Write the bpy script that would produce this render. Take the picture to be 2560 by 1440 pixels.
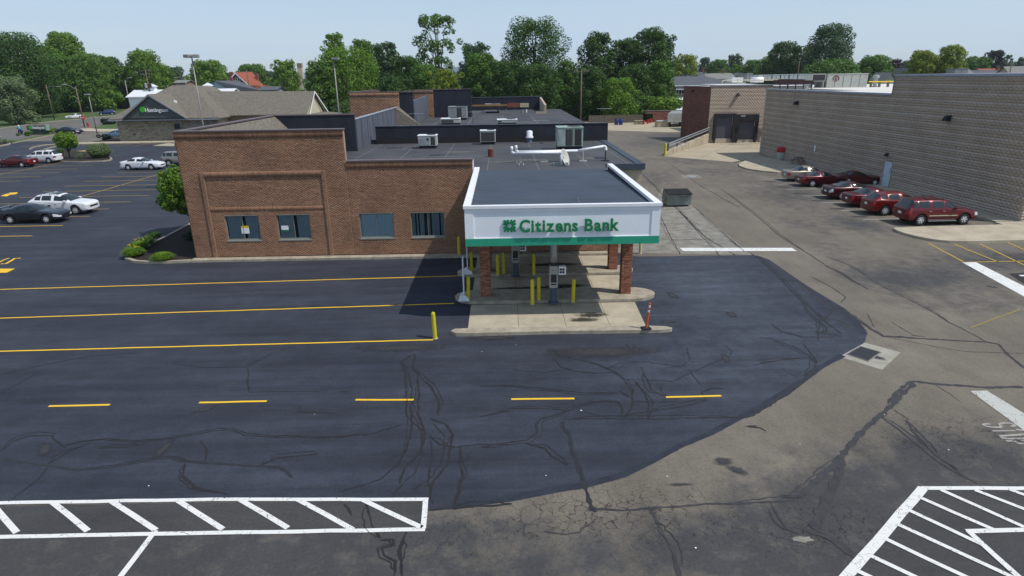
import bpy, math, random
import numpy as np
from mathutils import Vector, Matrix

random.seed(7)
rng = np.random.default_rng(11)
scene = bpy.context.scene
COL = scene.collection
for o in list(bpy.data.objects):
    bpy.data.objects.remove(o)

# ------------------------------------------------------------------ camera
CAM_H = 10.0
F = 1549.67 / 2560.0
pitch, roll, yaw = math.radians(18.8097), math.radians(-0.82536), math.radians(0.67553)
fwd = Vector((math.sin(yaw) * math.cos(pitch), math.cos(yaw) * math.cos(pitch), -math.sin(pitch)))
r0 = Vector((math.cos(yaw), -math.sin(yaw), 0))
u0 = r0.cross(fwd)
rt = r0 * math.cos(roll) + u0 * math.sin(roll)
up = -r0 * math.sin(roll) + u0 * math.cos(roll)
CP = Vector((0, 0, CAM_H))
cam_d = bpy.data.cameras.new("camera")
cam_d.sensor_width = 36.0
cam_d.lens = 36.0 * F
cam_d.clip_start = 0.5
cam_d.clip_end = 9000.0
cam = bpy.data.objects.new("camera", cam_d)
COL.objects.link(cam)
cam.matrix_world = Matrix((
    (rt.x, up.x, -fwd.x, CP.x), (rt.y, up.y, -fwd.y, CP.y),
    (rt.z, up.z, -fwd.z, CP.z), (0, 0, 0, 1)))
scene.camera = cam

# ------------------------------------------------------------------ sky, sun, exposure
SUN = Vector((0.62, -0.24, 1.0)).normalized()
world = bpy.data.worlds.new("World")
scene.world = world
world.use_nodes = True
wn = world.node_tree
wn.nodes.clear()
out = wn.nodes.new("ShaderNodeOutputWorld")
bg = wn.nodes.new("ShaderNodeBackground")
sky = wn.nodes.new("ShaderNodeTexSky")
sky.sky_type = 'NISHITA'
sky.sun_disc = False
sky.sun_elevation = math.asin(SUN.z)
sky.sun_rotation = math.atan2(SUN.x, SUN.y)
sky.altitude = 100
sky.air_density = 1.0
sky.dust_density = 0.6
sky.ozone_density = 3.0
tc = wn.nodes.new("ShaderNodeTexCoord")
mp = wn.nodes.new("ShaderNodeMapping")
mp.inputs['Scale'].default_value = (1.2, 1.2, 9.0)
mp.inputs['Rotation'].default_value = (0.05, -0.09, 0.3)
nz = wn.nodes.new("ShaderNodeTexNoise")
nz.inputs['Scale'].default_value = 1.6
nz.inputs['Detail'].default_value = 5
nz.inputs['Roughness'].default_value = 0.5
rm = wn.nodes.new("ShaderNodeValToRGB")
rm.color_ramp.elements[0].position = 0.36
rm.color_ramp.elements[0].color = (0.05, 0.05, 0.05, 1)
rm.color_ramp.elements[1].position = 0.72
rm.color_ramp.elements[1].color = (0.5, 0.5, 0.5, 1)
mx = wn.nodes.new("ShaderNodeMix")
mx.data_type = 'RGBA'
mx.inputs[7].default_value = (4.15, 5.15, 6.35, 1)
wn.links.new(tc.outputs['Generated'], mp.inputs['Vector'])
wn.links.new(mp.outputs[0], nz.inputs['Vector'])
wn.links.new(nz.outputs[0], rm.inputs[0])
sx = wn.nodes.new("ShaderNodeSeparateXYZ")
wn.links.new(tc.outputs['Generated'], sx.inputs[0])
hz_ = wn.nodes.new("ShaderNodeMapRange")
hz_.inputs[1].default_value = 0.0; hz_.inputs[2].default_value = 0.9
hz_.inputs[3].default_value = 0.55; hz_.inputs[4].default_value = 0.0
wn.links.new(sx.outputs['Z'], hz_.inputs[0])
sa = wn.nodes.new("ShaderNodeMath"); sa.operation = 'ADD'; sa.use_clamp = True
wn.links.new(hz_.outputs[0], sa.inputs[0]); wn.links.new(rm.outputs[0], sa.inputs[1])
wn.links.new(sa.outputs[0], mx.inputs[0])
wn.links.new(sky.outputs[0], mx.inputs[6])
wn.links.new(mx.outputs[2], bg.inputs['Color'])
bg.inputs['Strength'].default_value = 0.128
wn.links.new(bg.outputs[0], out.inputs['Surface'])

sd = bpy.data.lights.new("sun", 'SUN')
sd.energy = 3.5
sd.angle = math.radians(0.53)
sd.color = (1.0, 0.955, 0.89)
sun = bpy.data.objects.new("sun", sd)
COL.objects.link(sun)
sun.rotation_euler = SUN.to_track_quat('Z', 'Y').to_euler()
sun.location = (30, -20, 60)

scene.view_settings.view_transform = 'Standard'
scene.view_settings.look = 'None'
scene.view_settings.exposure = 0.0
scene.view_settings.gamma = 1.0
scene.view_settings.use_curve_mapping = False
scene.render.engine = 'CYCLES'
scene.cycles.max_bounces = 6
scene.cycles.transparent_max_bounces = 6

# ------------------------------------------------------------------ helpers
def ray(px, py):
    return fwd + rt * ((px - 1280) / 1549.67) - up * ((py - 720) / 1549.67)
def G(px, py, z=0.0):
    """place at height z seen in direction (px, py) of the survey photo"""
    d = ray(px, py)
    return CP + d * ((z - CAM_H) / d.z)
def P(px, py, Y):
    """place on the vertical plane y = Y"""
    d = ray(px, py)
    return CP + d * (Y / d.y)
def PX(px, py, X):
    d = ray(px, py)
    return CP + d * (X / d.x)

def wloc(o):
    v = Vector((0, 0, 0))
    while o is not None:
        v += Vector(o.location)
        o = o.parent
    return v

def tag(o, label=None, cat=None, group=None, kind=None):
    if label: o['label'] = label
    if cat: o['category'] = cat
    if group: o['group'] = group
    if kind: o['kind'] = kind
    return o

def thing(name, loc, label, cat, group=None, rz=0.0):
    o = bpy.data.objects.new(name, None)
    o.empty_display_size = 0.3
    o.location = loc
    o.rotation_euler = (0, 0, rz)
    COL.objects.link(o)
    return tag(o, label, cat, group)

def link(name, mesh, parent=None, loc=None, rot=None):
    o = bpy.data.objects.new(name, mesh)
    COL.objects.link(o)
    if parent is not None: o.parent = parent
    if loc is not None: o.location = loc
    if rot is not None: o.rotation_euler = rot
    return o

def mesh_np(name, V, Fq, mats, smooth=False):
    """fast mesh from numpy arrays; Fq is (n,3) or (n,4)"""
    me = bpy.data.meshes.new(name)
    V = np.asarray(V, dtype=np.float32); Fq = np.asarray(Fq, dtype=np.int32)
    k = Fq.shape[1]
    me.vertices.add(len(V)); me.vertices.foreach_set('co', V.ravel())
    me.loops.add(Fq.size); me.loops.foreach_set('vertex_index', Fq.ravel())
    me.polygons.add(len(Fq))
    me.polygons.foreach_set('loop_start', np.arange(0, Fq.size, k, dtype=np.int32))
    if smooth: me.polygons.foreach_set('use_smooth', np.ones(len(Fq), dtype=bool))
    for m in (mats if isinstance(mats, (list, tuple)) else [mats]): me.materials.append(m)
    me.update(calc_edges=True)
    return me

class MB:
    def __init__(s): s.v = []; s.f = []; s.m = []; s.cur = 0
    def add(s, vs, fs):
        b = len(s.v)
        s.v += [tuple(v) for v in vs]
        s.f += [tuple(b + i for i in f) for f in fs]
        s.m += [s.cur] * len(fs)
        return s
    def box(s, x0, x1, y0, y1, z0, z1):
        return s.add([(x0,y0,z0),(x1,y0,z0),(x1,y1,z0),(x0,y1,z0),(x0,y0,z1),(x1,y0,z1),(x1,y1,z1),(x0,y1,z1)],
              [(0,3,2,1),(4,5,6,7),(0,1,5,4),(1,2,6,5),(2,3,7,6),(3,0,4,7)])
    def obox(s, c, sx, sy, sz, rz=0.0, z0=True):
        """box centred on c in plan, standing on c.z, turned by rz"""
        ca, sa = math.cos(rz), math.sin(rz)
        vs = []
        for z in ((0, sz) if z0 else (-sz/2, sz/2)):
            for x, y in ((-1,-1),(1,-1),(1,1),(-1,1)):
                dx, dy = x*sx/2, y*sy/2
                vs.append((c[0]+dx*ca-dy*sa, c[1]+dx*sa+dy*ca, c[2]+z))
        return s.add(vs, [(0,3,2,1),(4,5,6,7),(0,1,5,4),(1,2,6,5),(2,3,7,6),(3,0,4,7)])
    def cyl(s, p0, p1, r0, r1=None, n=10, caps=True):
        r1 = r0 if r1 is None else r1
        p0 = Vector(p0); p1 = Vector(p1); d = (p1-p0)
        if d.length < 1e-6: return s
        d.normalize()
        a = d.orthogonal().normalized(); b = d.cross(a)
        vs = []
        for p, r in ((p0, r0), (p1, r1)):
            for i in range(n):
                t = 2*math.pi*i/n
                vs.append(p + a*(r*math.cos(t)) + b*(r*math.sin(t)))
        fs = [(i, (i+1) % n, n+(i+1) % n, n+i) for i in range(n)]
        if caps: fs += [tuple(range(n-1, -1, -1)), tuple(range(n, 2*n))]
        return s.add(vs, fs)
    def lathe(s, c, prof, n=16):
        vs = []
        for r, z in prof:
            for i in range(n):
                t = 2*math.pi*i/n
                vs.append((c[0]+r*math.cos(t), c[1]+r*math.sin(t), c[2]+z))
        fs = []
        for k in range(len(prof)-1):
            for i in range(n):
                fs.append((k*n+i, k*n+(i+1) % n, (k+1)*n+(i+1) % n, (k+1)*n+i))
        fs += [tuple(range(n-1, -1, -1)), tuple(range((len(prof)-1)*n, len(prof)*n))]
        return s.add(vs, fs)
    def poly(s, pts): return s.add(pts, [tuple(range(len(pts)))])
    def prism(s, pts, z0, z1):
        """extrude plan outline (counter-clockwise) from z0 to z1"""
        n = len(pts)
        ar = sum(pts[i][0]*pts[(i+1) % n][1]-pts[(i+1) % n][0]*pts[i][1] for i in range(n))
        if ar < 0: pts = pts[::-1]
        vs = [(p[0], p[1], z0) for p in pts] + [(p[0], p[1], z1) for p in pts]
        return s.add(vs, [tuple(range(n-1, -1, -1)), tuple(range(n, 2*n))] + [(i, (i+1) % n, n+(i+1) % n, n+i) for i in range(n)])
    def tube(s, pts, r, n=8):
        for a, b in zip(pts[:-1], pts[1:]): s.cyl(a, b, r, r, n)
        return s
    def strip(s, pts, w, z):
        """flat ribbon along plan polyline"""
        P2 = [Vector((p[0], p[1])) for p in pts]
        L = []; R = []
        for i, p in enumerate(P2):
            a = P2[max(i-1, 0)]; b = P2[min(i+1, len(P2)-1)]
            d = (b-a)
            if d.length < 1e-6: d = Vector((1, 0))
            d.normalize(); nrm = Vector((-d.y, d.x))
            ww = w[i] if isinstance(w, (list, tuple)) else w
            L.append(p+nrm*ww/2); R.append(p-nrm*ww/2)
        n = len(P2)
        return s.add([(q.x, q.y, z) for q in L]+[(q.x, q.y, z) for q in R],
                     [(i, n+i, n+i+1, i+1) for i in range(n-1)])
    def build(s, name, mat, parent=None, smooth=False, loc=None, local=False, kind=None, bevel=0.0, flip=False):
        base = Vector((0, 0, 0))
        if not local:
            if parent is not None: base = wloc(parent)
            elif loc is not None: base = Vector(loc)
        me = bpy.data.meshes.new(name)
        me.from_pydata([(v[0]-base[0], v[1]-base[1], v[2]-base[2]) for v in s.v], [], s.f)
        mats = mat if isinstance(mat, (list, tuple)) else [mat]
        for m in mats: me.materials.append(m)
        if len(mats) > 1: me.polygons.foreach_set('material_index', s.m)
        if smooth: me.polygons.foreach_set('use_smooth', [True]*len(me.polygons))
        me.update()
        o = link(name, me, parent)
        if parent is None and loc is not None: o.location = loc
        if kind: o['kind'] = kind
        if bevel > 0:
            b = o.modifiers.new('bevel', 'BEVEL'); b.width = bevel; b.segments = 2; b.limit_method = 'ANGLE'
        return o

# ------------------------------------------------------------------ materials
def srgb(r, g, b):
    f = lambda c: ((c/255)/12.92 if c/255 <= 0.04045 else (((c/255)+0.055)/1.055)**2.4)
    return (f(r), f(g), f(b), 1)

def mat(name, col, rough=0.7, metal=0.0, var=0.0, scale=1.0, bump=0.0, bscale=None, spec=0.4, island=0.0,
        col2=None, stretch=(1,1,1), emit=None, coat=0.0, fine=0.0):
    m = bpy.data.materials.new(name); m.use_nodes = True
    nt = m.node_tree; b = nt.nodes['Principled BSDF']
    col = tuple(col)+(1,) if len(col) == 3 else col
    b.inputs['Roughness'].default_value = rough
    b.inputs['Metallic'].default_value = metal
    b.inputs['Specular IOR Level'].default_value = spec
    b.inputs['Coat Weight'].default_value = coat
    b.inputs['Coat Roughness'].default_value = 0.04
    src = None
    N = nt.nodes.new; Lk = nt.links.new
    geo = N('ShaderNodeNewGeometry')
    mpg = N('ShaderNodeMapping'); mpg.inputs['Scale'].default_value = stretch
    Lk(geo.outputs['Position'], mpg.inputs['Vector'])
    c2 = col2 if col2 is not None else tuple(c*(1-var) for c in col[:3])
    c2 = tuple(c2)[:3]+(1,)
    if var > 0 or col2 is not None:
        n = N('ShaderNodeTexNoise'); n.inputs['Scale'].default_value = scale; n.inputs['Detail'].default_value = 6
        n.inputs['Roughness'].default_value = 0.62
        Lk(mpg.outputs[0], n.inputs['Vector'])
        r = N('ShaderNodeValToRGB'); r.color_ramp.elements[0].position = 0.34; r.color_ramp.elements[1].position = 0.66
        r.color_ramp.elements[0].color = c2; r.color_ramp.elements[1].color = tuple(min(1, c*(1+var*0.4)) for c in col[:3])+(1,)
        Lk(n.outputs[0], r.inputs[0]); src = r.outputs[0]
    else:
        rgb = N('ShaderNodeRGB'); rgb.outputs[0].default_value = col; src = rgb.outputs[0]
    if fine > 0:
        n3 = N('ShaderNodeTexNoise'); n3.inputs['Scale'].default_value = 28; n3.inputs['Detail'].default_value = 3
        Lk(geo.outputs['Position'], n3.inputs['Vector'])
        mr = N('ShaderNodeMapRange'); mr.inputs[1].default_value = 0.3; mr.inputs[2].default_value = 0.7
        mr.inputs[3].default_value = 1-fine; mr.inputs[4].default_value = 1+fine
        Lk(n3.outputs[0], mr.inputs[0])
        vm = N('ShaderNodeVectorMath'); vm.operation = 'SCALE'
        Lk(src, vm.inputs[0]); Lk(mr.outputs[0], vm.inputs['Scale']); src = vm.outputs[0]
    if island > 0:
        mr = N('ShaderNodeMapRange'); mr.inputs[3].default_value = 1-island; mr.inputs[4].default_value = 1+island
        Lk(geo.outputs['Random Per Island'], mr.inputs[0])
        vm = N('ShaderNodeVectorMath'); vm.operation = 'SCALE'
        Lk(src, vm.inputs[0]); Lk(mr.outputs[0], vm.inputs['Scale']); src = vm.outputs[0]
    Lk(src, b.inputs['Base Color'])
    if bump > 0:
        n2 = N('ShaderNodeTexNoise'); n2.inputs['Scale'].default_value = bscale or 30; n2.inputs['Detail'].default_value = 4
        Lk(geo.outputs['Position'], n2.inputs['Vector'])
        bp = N('ShaderNodeBump'); bp.inputs['Strength'].default_value = bump; bp.inputs['Distance'].default_value = 0.03
        Lk(n2.outputs[0], bp.inputs['Height']); Lk(bp.outputs[0], b.inputs['Normal'])
    if emit:
        b.inputs['Emission Color'].default_value = tuple(emit)+(1,); b.inputs['Emission Strength'].default_value = 1
    return m

def brick_mat(name, a, b_, c_, amt=0.25, stain=0.25):
    """per-brick random colour between three fired tones plus large soot stains"""
    m = bpy.data.materials.new(name); m.use_nodes = True
    nt = m.node_tree; bs = nt.nodes['Principled BSDF']; N = nt.nodes.new; Lk = nt.links.new
    bs.inputs['Roughness'].default_value = 0.88; bs.inputs['Specular IOR Level'].default_value = 0.2
    geo = N('ShaderNodeNewGeometry')
    oi = N('ShaderNodeObjectInfo')
    ad = N('ShaderNodeMath'); ad.operation = 'ADD'
    Lk(geo.outputs['Random Per Island'], ad.inputs[0]); Lk(oi.outputs['Random'], ad.inputs[1])
    fr = N('ShaderNodeMath'); fr.operation = 'FRACT'; Lk(ad.outputs[0], fr.inputs[0])
    r = N('ShaderNodeValToRGB'); e = r.color_ramp.elements
    e[0].color = a; e[1].color = c_; x = e.new(0.5); x.color = b_
    Lk(fr.outputs[0], r.inputs[0])
    n = N('ShaderNodeTexNoise'); n.inputs['Scale'].default_value = 0.45; n.inputs['Detail'].default_value = 5
    Lk(geo.outputs['Position'], n.inputs['Vector'])
    mr = N('ShaderNodeMapRange'); mr.inputs[1].default_value = 0.35; mr.inputs[2].default_value = 0.65
    mr.inputs[3].default_value = 1-stain; mr.inputs[4].default_value = 1+stain*0.4
    Lk(n.outputs[0], mr.inputs[0])
    vm = N('ShaderNodeVectorMath'); vm.operation = 'SCALE'; Lk(r.outputs[0], vm.inputs[0]); Lk(mr.outputs[0], vm.inputs['Scale'])
    Lk(vm.outputs[0], bs.inputs['Base Color'])
    n2 = N('ShaderNodeTexNoise'); n2.inputs['Scale'].default_value = 45
    Lk(geo.outputs['Position'], n2.inputs['Vector'])
    bp = N('ShaderNodeBump'); bp.inputs['Strength'].default_value = 0.4; bp.inputs['Distance'].default_value = 0.01
    Lk(n2.outputs[0], bp.inputs['Height']); Lk(bp.outputs[0], bs.inputs['Normal'])
    return m

def leaf_mat(name, c, dark=0.45, yellow=0.25):
    m = bpy.data.materials.new(name); m.use_nodes = True
    nt = m.node_tree; bs = nt.nodes['Principled BSDF']; N = nt.nodes.new; Lk = nt.links.new
    o = nt.nodes['Material Output']
    geo = N('ShaderNodeNewGeometry')
    r = N('ShaderNodeValToRGB'); e = r.color_ramp.elements
    e[0].color = tuple(x*(1-dark) for x in c)+(1,)
    e[1].color = (c[0]*(1.35+yellow), c[1]*1.3, c[2]*1.0, 1)
    x = e.new(0.55); x.color = tuple(c)+(1,)
    n = N('ShaderNodeTexNoise'); n.inputs['Scale'].default_value = 0.28; n.inputs['Detail'].default_value = 3
    Lk(geo.outputs['Position'], n.inputs['Vector'])
    mi = N('ShaderNodeMix'); mi.inputs[0].default_value = 0.45
    Lk(geo.outputs['Random Per Island'], mi.inputs[2]); Lk(n.outputs[0], mi.inputs[3])
    Lk(mi.outputs[0], r.inputs[0]); Lk(r.outputs[0], bs.inputs['Base Color'])
    bs.inputs['Roughness'].default_value = 0.62; bs.inputs['Specular IOR Level'].default_value = 0.3
    tr = N('ShaderNodeBsdfTranslucent')
    vm = N('ShaderNodeVectorMath'); vm.operation = 'MULTIPLY'; vm.inputs[1].default_value = (1.5, 1.6, 0.6)
    Lk(r.outputs[0], vm.inputs[0]); Lk(vm.outputs[0], tr.inputs['Color'])
    ms = N('ShaderNodeMixShader'); ms.inputs[0].default_value = 0.22
    Lk(bs.outputs[0], ms.inputs[1]); Lk(tr.outputs[0], ms.inputs[2]); Lk(ms.outputs[0], o.inputs['Surface'])
    return m

def paint_mat(name, col, wear=0.5, base=(0.05, 0.05, 0.055)):
    """road paint with cracks and rubbed spots"""
    m = bpy.data.materials.new(name); m.use_nodes = True
    nt = m.node_tree; bs = nt.nodes['Principled BSDF']; N = nt.nodes.new; Lk = nt.links.new
    bs.inputs['Roughness'].default_value = 0.75; bs.inputs['Specular IOR Level'].default_value = 0.25
    geo = N('ShaderNodeNewGeometry')
    n = N('ShaderNodeTexNoise'); n.inputs['Scale'].default_value = 7; n.inputs['Detail'].default_value = 8; n.inputs['Roughness'].default_value = 0.75
    Lk(geo.outputs['Position'], n.inputs['Vector'])
    r = N('ShaderNodeValToRGB'); r.color_ramp.elements[0].position = 0.60-0.0*wear; r.color_ramp.elements[1].position = 0.74
    r.color_ramp.elements[0].color = (0, 0, 0, 1); r.color_ramp.elements[1].color = (wear, wear, wear, 1)
    Lk(n.outputs[0], r.inputs[0])
    v = N('ShaderNodeTexVoronoi'); v.feature = 'DISTANCE_TO_EDGE'; v.inputs['Scale'].default_value = 1.7
    n2 = N('ShaderNodeTexNoise'); n2.inputs['Scale'].default_value = 3
    Lk(geo.outputs['Position'], n2.inputs['Vector'])
    am = N('ShaderNodeVectorMath'); am.operation = 'ADD'; Lk(geo.outputs['Position'], am.inputs[0]); Lk(n2.outputs[1], am.inputs[1])
    Lk(am.outputs[0], v.inputs['Vector'])
    lt = N('ShaderNodeMath'); lt.operation = 'LESS_THAN'; lt.inputs[1].default_value = 0.012*wear
    Lk(v.outputs['Distance'], lt.inputs[0])
    mxx = N('ShaderNodeMath'); mxx.operation = 'MAXIMUM'; Lk(lt.outputs[0], mxx.inputs[0]); Lk(r.outputs[0], mxx.inputs[1])
    mi = N('ShaderNodeMix'); mi.data_type = 'RGBA'; mi.inputs[6].default_value = tuple(col)+(1,); mi.inputs[7].default_value = tuple(base)+(1,)
    Lk(mxx.outputs[0], mi.inputs[0]); Lk(mi.outputs[2], bs.inputs['Base Color'])
    return m

M = {}
M['brickA'] = brick_mat('brown_red_brick', (0.248,0.125,0.075,1), (0.292,0.155,0.094,1), (0.335,0.19,0.118,1), stain=0.22)
M['brickC'] = brick_mat('column_brick', (0.15,0.05,0.03,1), (0.26,0.10,0.06,1), (0.36,0.16,0.10,1), stain=0.12)
M['mortar'] = mat('brick_mortar', (0.36,0.28,0.205), 0.9, var=0.2, scale=2)
M['mortar_dark'] = mat('weathered_mortar', (0.20,0.15,0.115), 0.9, var=0.2, scale=2)
M['block'] = brick_mat('split_face_block', (0.385,0.308,0.237,1), (0.392,0.315,0.243,1), (0.40,0.321,0.249,1), stain=0.10)
M['blockL'] = brick_mat('smooth_band_block', (0.45,0.378,0.312,1), (0.46,0.387,0.32,1), (0.47,0.396,0.33,1), stain=0.10)
M['blockmortar'] = mat('block_mortar', (0.40,0.325,0.255), 0.9, var=0.05, scale=2)
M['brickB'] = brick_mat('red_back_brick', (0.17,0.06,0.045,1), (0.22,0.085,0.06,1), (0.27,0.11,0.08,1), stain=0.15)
M['coping'] = mat('brown_metal_coping', (0.13,0.095,0.095), 0.45, var=0.1, scale=1.5, spec=0.5)
M['coping_grey'] = mat('grey_metal_coping', (0.34,0.36,0.42), 0.4, metal=0.2, var=0.1, scale=1.5)
M['white_trim'] = mat('white_painted_metal', (0.80,0.81,0.83), 0.45, var=0.05, scale=3)
M['stucco'] = mat('white_stucco', (0.82,0.85,0.88), 0.85, var=0.05, scale=1.2, bump=0.15, bscale=60)
M['green_band'] = mat('green_fascia_paint', (0.025,0.34,0.20), 0.55, var=0.1, scale=2, bump=0.08, bscale=60)
M['green_letter'] = mat('green_letter_plastic', (0.005,0.21,0.08), 0.35, var=0.1, scale=4, spec=0.5)
M['membrane'] = mat('roof_membrane', (0.058,0.077,0.105), 0.75, col2=(0.045,0.058,0.078), scale=0.5, fine=0.12, spec=0.3)
M['membrane_old'] = mat('dusty_roof_membrane', (0.082,0.082,0.086), 0.8, col2=(0.044,0.048,0.058), scale=0.22, fine=0.14, spec=0.3)
M['membrane_dark'] = mat('dark_parapet_membrane', (0.026,0.029,0.042), 0.7, var=0.35, scale=0.8, stretch=(1,1,0.3), bump=0.3, bscale=3, spec=0.3)
M['membrane_panel'] = mat('pale_wall_membrane', (0.105,0.115,0.145), 0.7, var=0.3, scale=1.2, stretch=(1,1,0.25), bump=0.3, bscale=2.5)  # paler than the dark parapet membrane, with upright streaks
M['seam'] = mat('membrane_seam_tape', (0.145,0.15,0.155), 0.8, var=0.3, scale=3)
M['shingle'] = mat('asphalt_shingle', (0.205,0.185,0.15), 0.9, col2=(0.11,0.095,0.075), scale=3.2, stretch=(1,1,2.5), bump=0.5, bscale=8, fine=0.25)
M['shingle_grey'] = mat('grey_shingle', (0.10,0.11,0.125), 0.9, var=0.3, scale=2.5, bump=0.3, bscale=8, fine=0.2)
M['shingle_lt'] = mat('light_grey_shingle', (0.22,0.22,0.20), 0.9, var=0.25, scale=2.5, fine=0.2)
M['shingle_red'] = mat('red_shingle', (0.30,0.088,0.05), 0.9, var=0.25, scale=2.5, fine=0.2)
M['tan_stucco'] = mat('tan_stucco', (0.44,0.37,0.27), 0.9, var=0.12, scale=1.5)
M['cream'] = mat('cream_siding', (0.55,0.50,0.36), 0.8, var=0.08, scale=2)
M['concrete'] = mat('cast_concrete', (0.47,0.415,0.305), 0.9, col2=(0.34,0.295,0.22), scale=0.9, bump=0.15, bscale=40, fine=0.08)
M['concrete_drive'] = mat('light_drive_concrete', (0.43,0.37,0.265), 0.9, col2=(0.34,0.285,0.20), scale=0.3, bump=0.1, bscale=40, fine=0.08)
M['concrete_old'] = mat('weathered_concrete', (0.275,0.262,0.225), 0.92, col2=(0.155,0.145,0.12), scale=1.6, bump=0.3, bscale=30, fine=0.22)
M['kerb'] = mat('kerb_concrete', (0.42,0.37,0.28), 0.9, col2=(0.27,0.235,0.18), scale=2.5, bump=0.2, bscale=30)
M['kerb_dirty'] = mat('stained_kerb_side', (0.13,0.115,0.09), 0.9, var=0.5, scale=2.0)
M['white_roof'] = mat('white_roof_membrane', (0.72,0.71,0.67), 0.7, col2=(0.60,0.57,0.50), scale=0.15)
M['galv'] = mat('galvanised_steel', (0.42,0.45,0.45), 0.45, metal=0.5, var=0.25, scale=3)
M['unit'] = mat('unit_beige_paint', (0.44,0.45,0.41), 0.55, var=0.15, scale=2)
M['unit_grey'] = mat('unit_grey_paint', (0.27,0.28,0.28), 0.6, var=0.2, scale=2)
M['unit_green'] = mat('unit_grey_green_paint', (0.34,0.42,0.37), 0.55, var=0.25, scale=2)
M['coil'] = mat('dark_coil', (0.035,0.035,0.035), 0.7, var=0.3, scale=8)
M['pvc'] = mat('white_plastic_pipe', (0.85,0.86,0.88), 0.3)
M['black'] = mat('black_rubber', (0.02,0.02,0.022), 0.8)
M['yellow'] = mat('yellow_bollard_sleeve', (0.62,0.54,0.02), 0.5, var=0.15, scale=5)
M['yellow_bright'] = mat('bright_yellow_paint', (0.72,0.52,0.02), 0.6)
M['cream_post'] = mat('faded_cream_bollard', (0.55,0.48,0.25), 0.6, var=0.15, scale=4)
M['blue_grey'] = mat('blue_grey_post_paint', (0.06,0.09,0.13), 0.5, var=0.15, scale=4)
M['machine'] = mat('beige_machine_housing', (0.36,0.36,0.32), 0.5, var=0.08, scale=5)
M['orange'] = mat('orange_plastic', (0.62,0.09,0.03), 0.5)
M['reflective'] = mat('white_reflective_tape', (0.75,0.76,0.78), 0.35)
M['glass'] = mat('window_glass', (0.01,0.03,0.035), 0.06, spec=0.8)
_m = bpy.data.materials.new('clear_window_glass'); _m.use_nodes = True; _n = _m.node_tree; _n.nodes.remove(_n.nodes['Principled BSDF'])
_t = _n.nodes.new('ShaderNodeBsdfTransparent'); _t.inputs[0].default_value = (.84,.90,.92,1)
_g = _n.nodes.new('ShaderNodeBsdfGlossy'); _g.inputs['Roughness'].default_value = .03
_l = _n.nodes.new('ShaderNodeLayerWeight'); _l.inputs[0].default_value = .25
_x = _n.nodes.new('ShaderNodeMixShader'); _n.links.new(_l.outputs['Fresnel'], _x.inputs[0]); _n.links.new(_t.outputs[0], _x.inputs[1]); _n.links.new(_g.outputs[0], _x.inputs[2]); _n.links.new(_x.outputs[0], _n.nodes['Material Output'].inputs[0])
M['glass_win'] = _m
M['frame_grey'] = mat('grey_window_frame', (0.26,0.27,0.24), 0.5)
M['blind'] = mat('vertical_blind', (0.42,0.45,0.47), 0.7, var=0.1, scale=4)
M['shade'] = mat('pale_roller_shade', (0.60,0.66,0.70), 0.7, var=0.06, scale=4)
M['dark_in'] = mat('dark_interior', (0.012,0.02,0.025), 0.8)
M['paper'] = mat('paper_notice', (0.8,0.82,0.8), 0.7)
M['wood'] = mat('weathered_wood', (0.16,0.13,0.105), 0.85, var=0.3, scale=4, stretch=(4,4,0.5))
M['pole_wood'] = mat('utility_pole_wood', (0.15,0.115,0.085), 0.9, var=0.3, scale=3)
M['pole_metal'] = mat('grey_pole_metal', (0.24,0.23,0.22), 0.5, metal=0.3)
M['bark'] = mat('tree_bark', (0.09,0.07,0.05), 0.95, var=0.4, scale=4, bump=0.5, bscale=8)
M['bark_pale'] = mat('pale_bark', (0.30,0.27,0.22), 0.9, var=0.4, scale=2)
M['mulch'] = mat('dark_mulch', (0.030,0.021,0.016), 0.95, var=0.5, scale=9, bump=0.9, bscale=20)
M['red_paint'] = mat('red_paint', (0.45,0.02,0.02), 0.4)
M['blue_paint'] = mat('blue_plastic', (0.015,0.04,0.20), 0.5)
M['doorwhite'] = mat('pale_steel_door', (0.52,0.60,0.68), 0.5)
M['dumpster'] = mat('faded_green_steel', (0.24,0.28,0.27), 0.6, col2=(0.16,0.18,0.17), scale=2.5)
M['awning'] = mat('white_awning', (0.7,0.72,0.72), 0.5)
M['tan_brick'] = mat('tan_brick_wall', (0.30,0.215,0.13), 0.9, var=0.2, scale=3, fine=0.2)
M['huntbrick'] = brick_mat('buff_brick', (0.19,0.165,0.12,1), (0.28,0.25,0.19,1), (0.37,0.34,0.27,1), stain=0.12)
M['sign_green'] = mat('dark_green_sign', (0.02,0.045,0.03), 0.5)
M['lime'] = mat('lime_green_logo', (0.05,0.42,0.02), 0.4)
M['grey_gable'] = mat('grey_gable_siding', (0.085,0.095,0.09), 0.7, var=0.1, scale=1)
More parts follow.
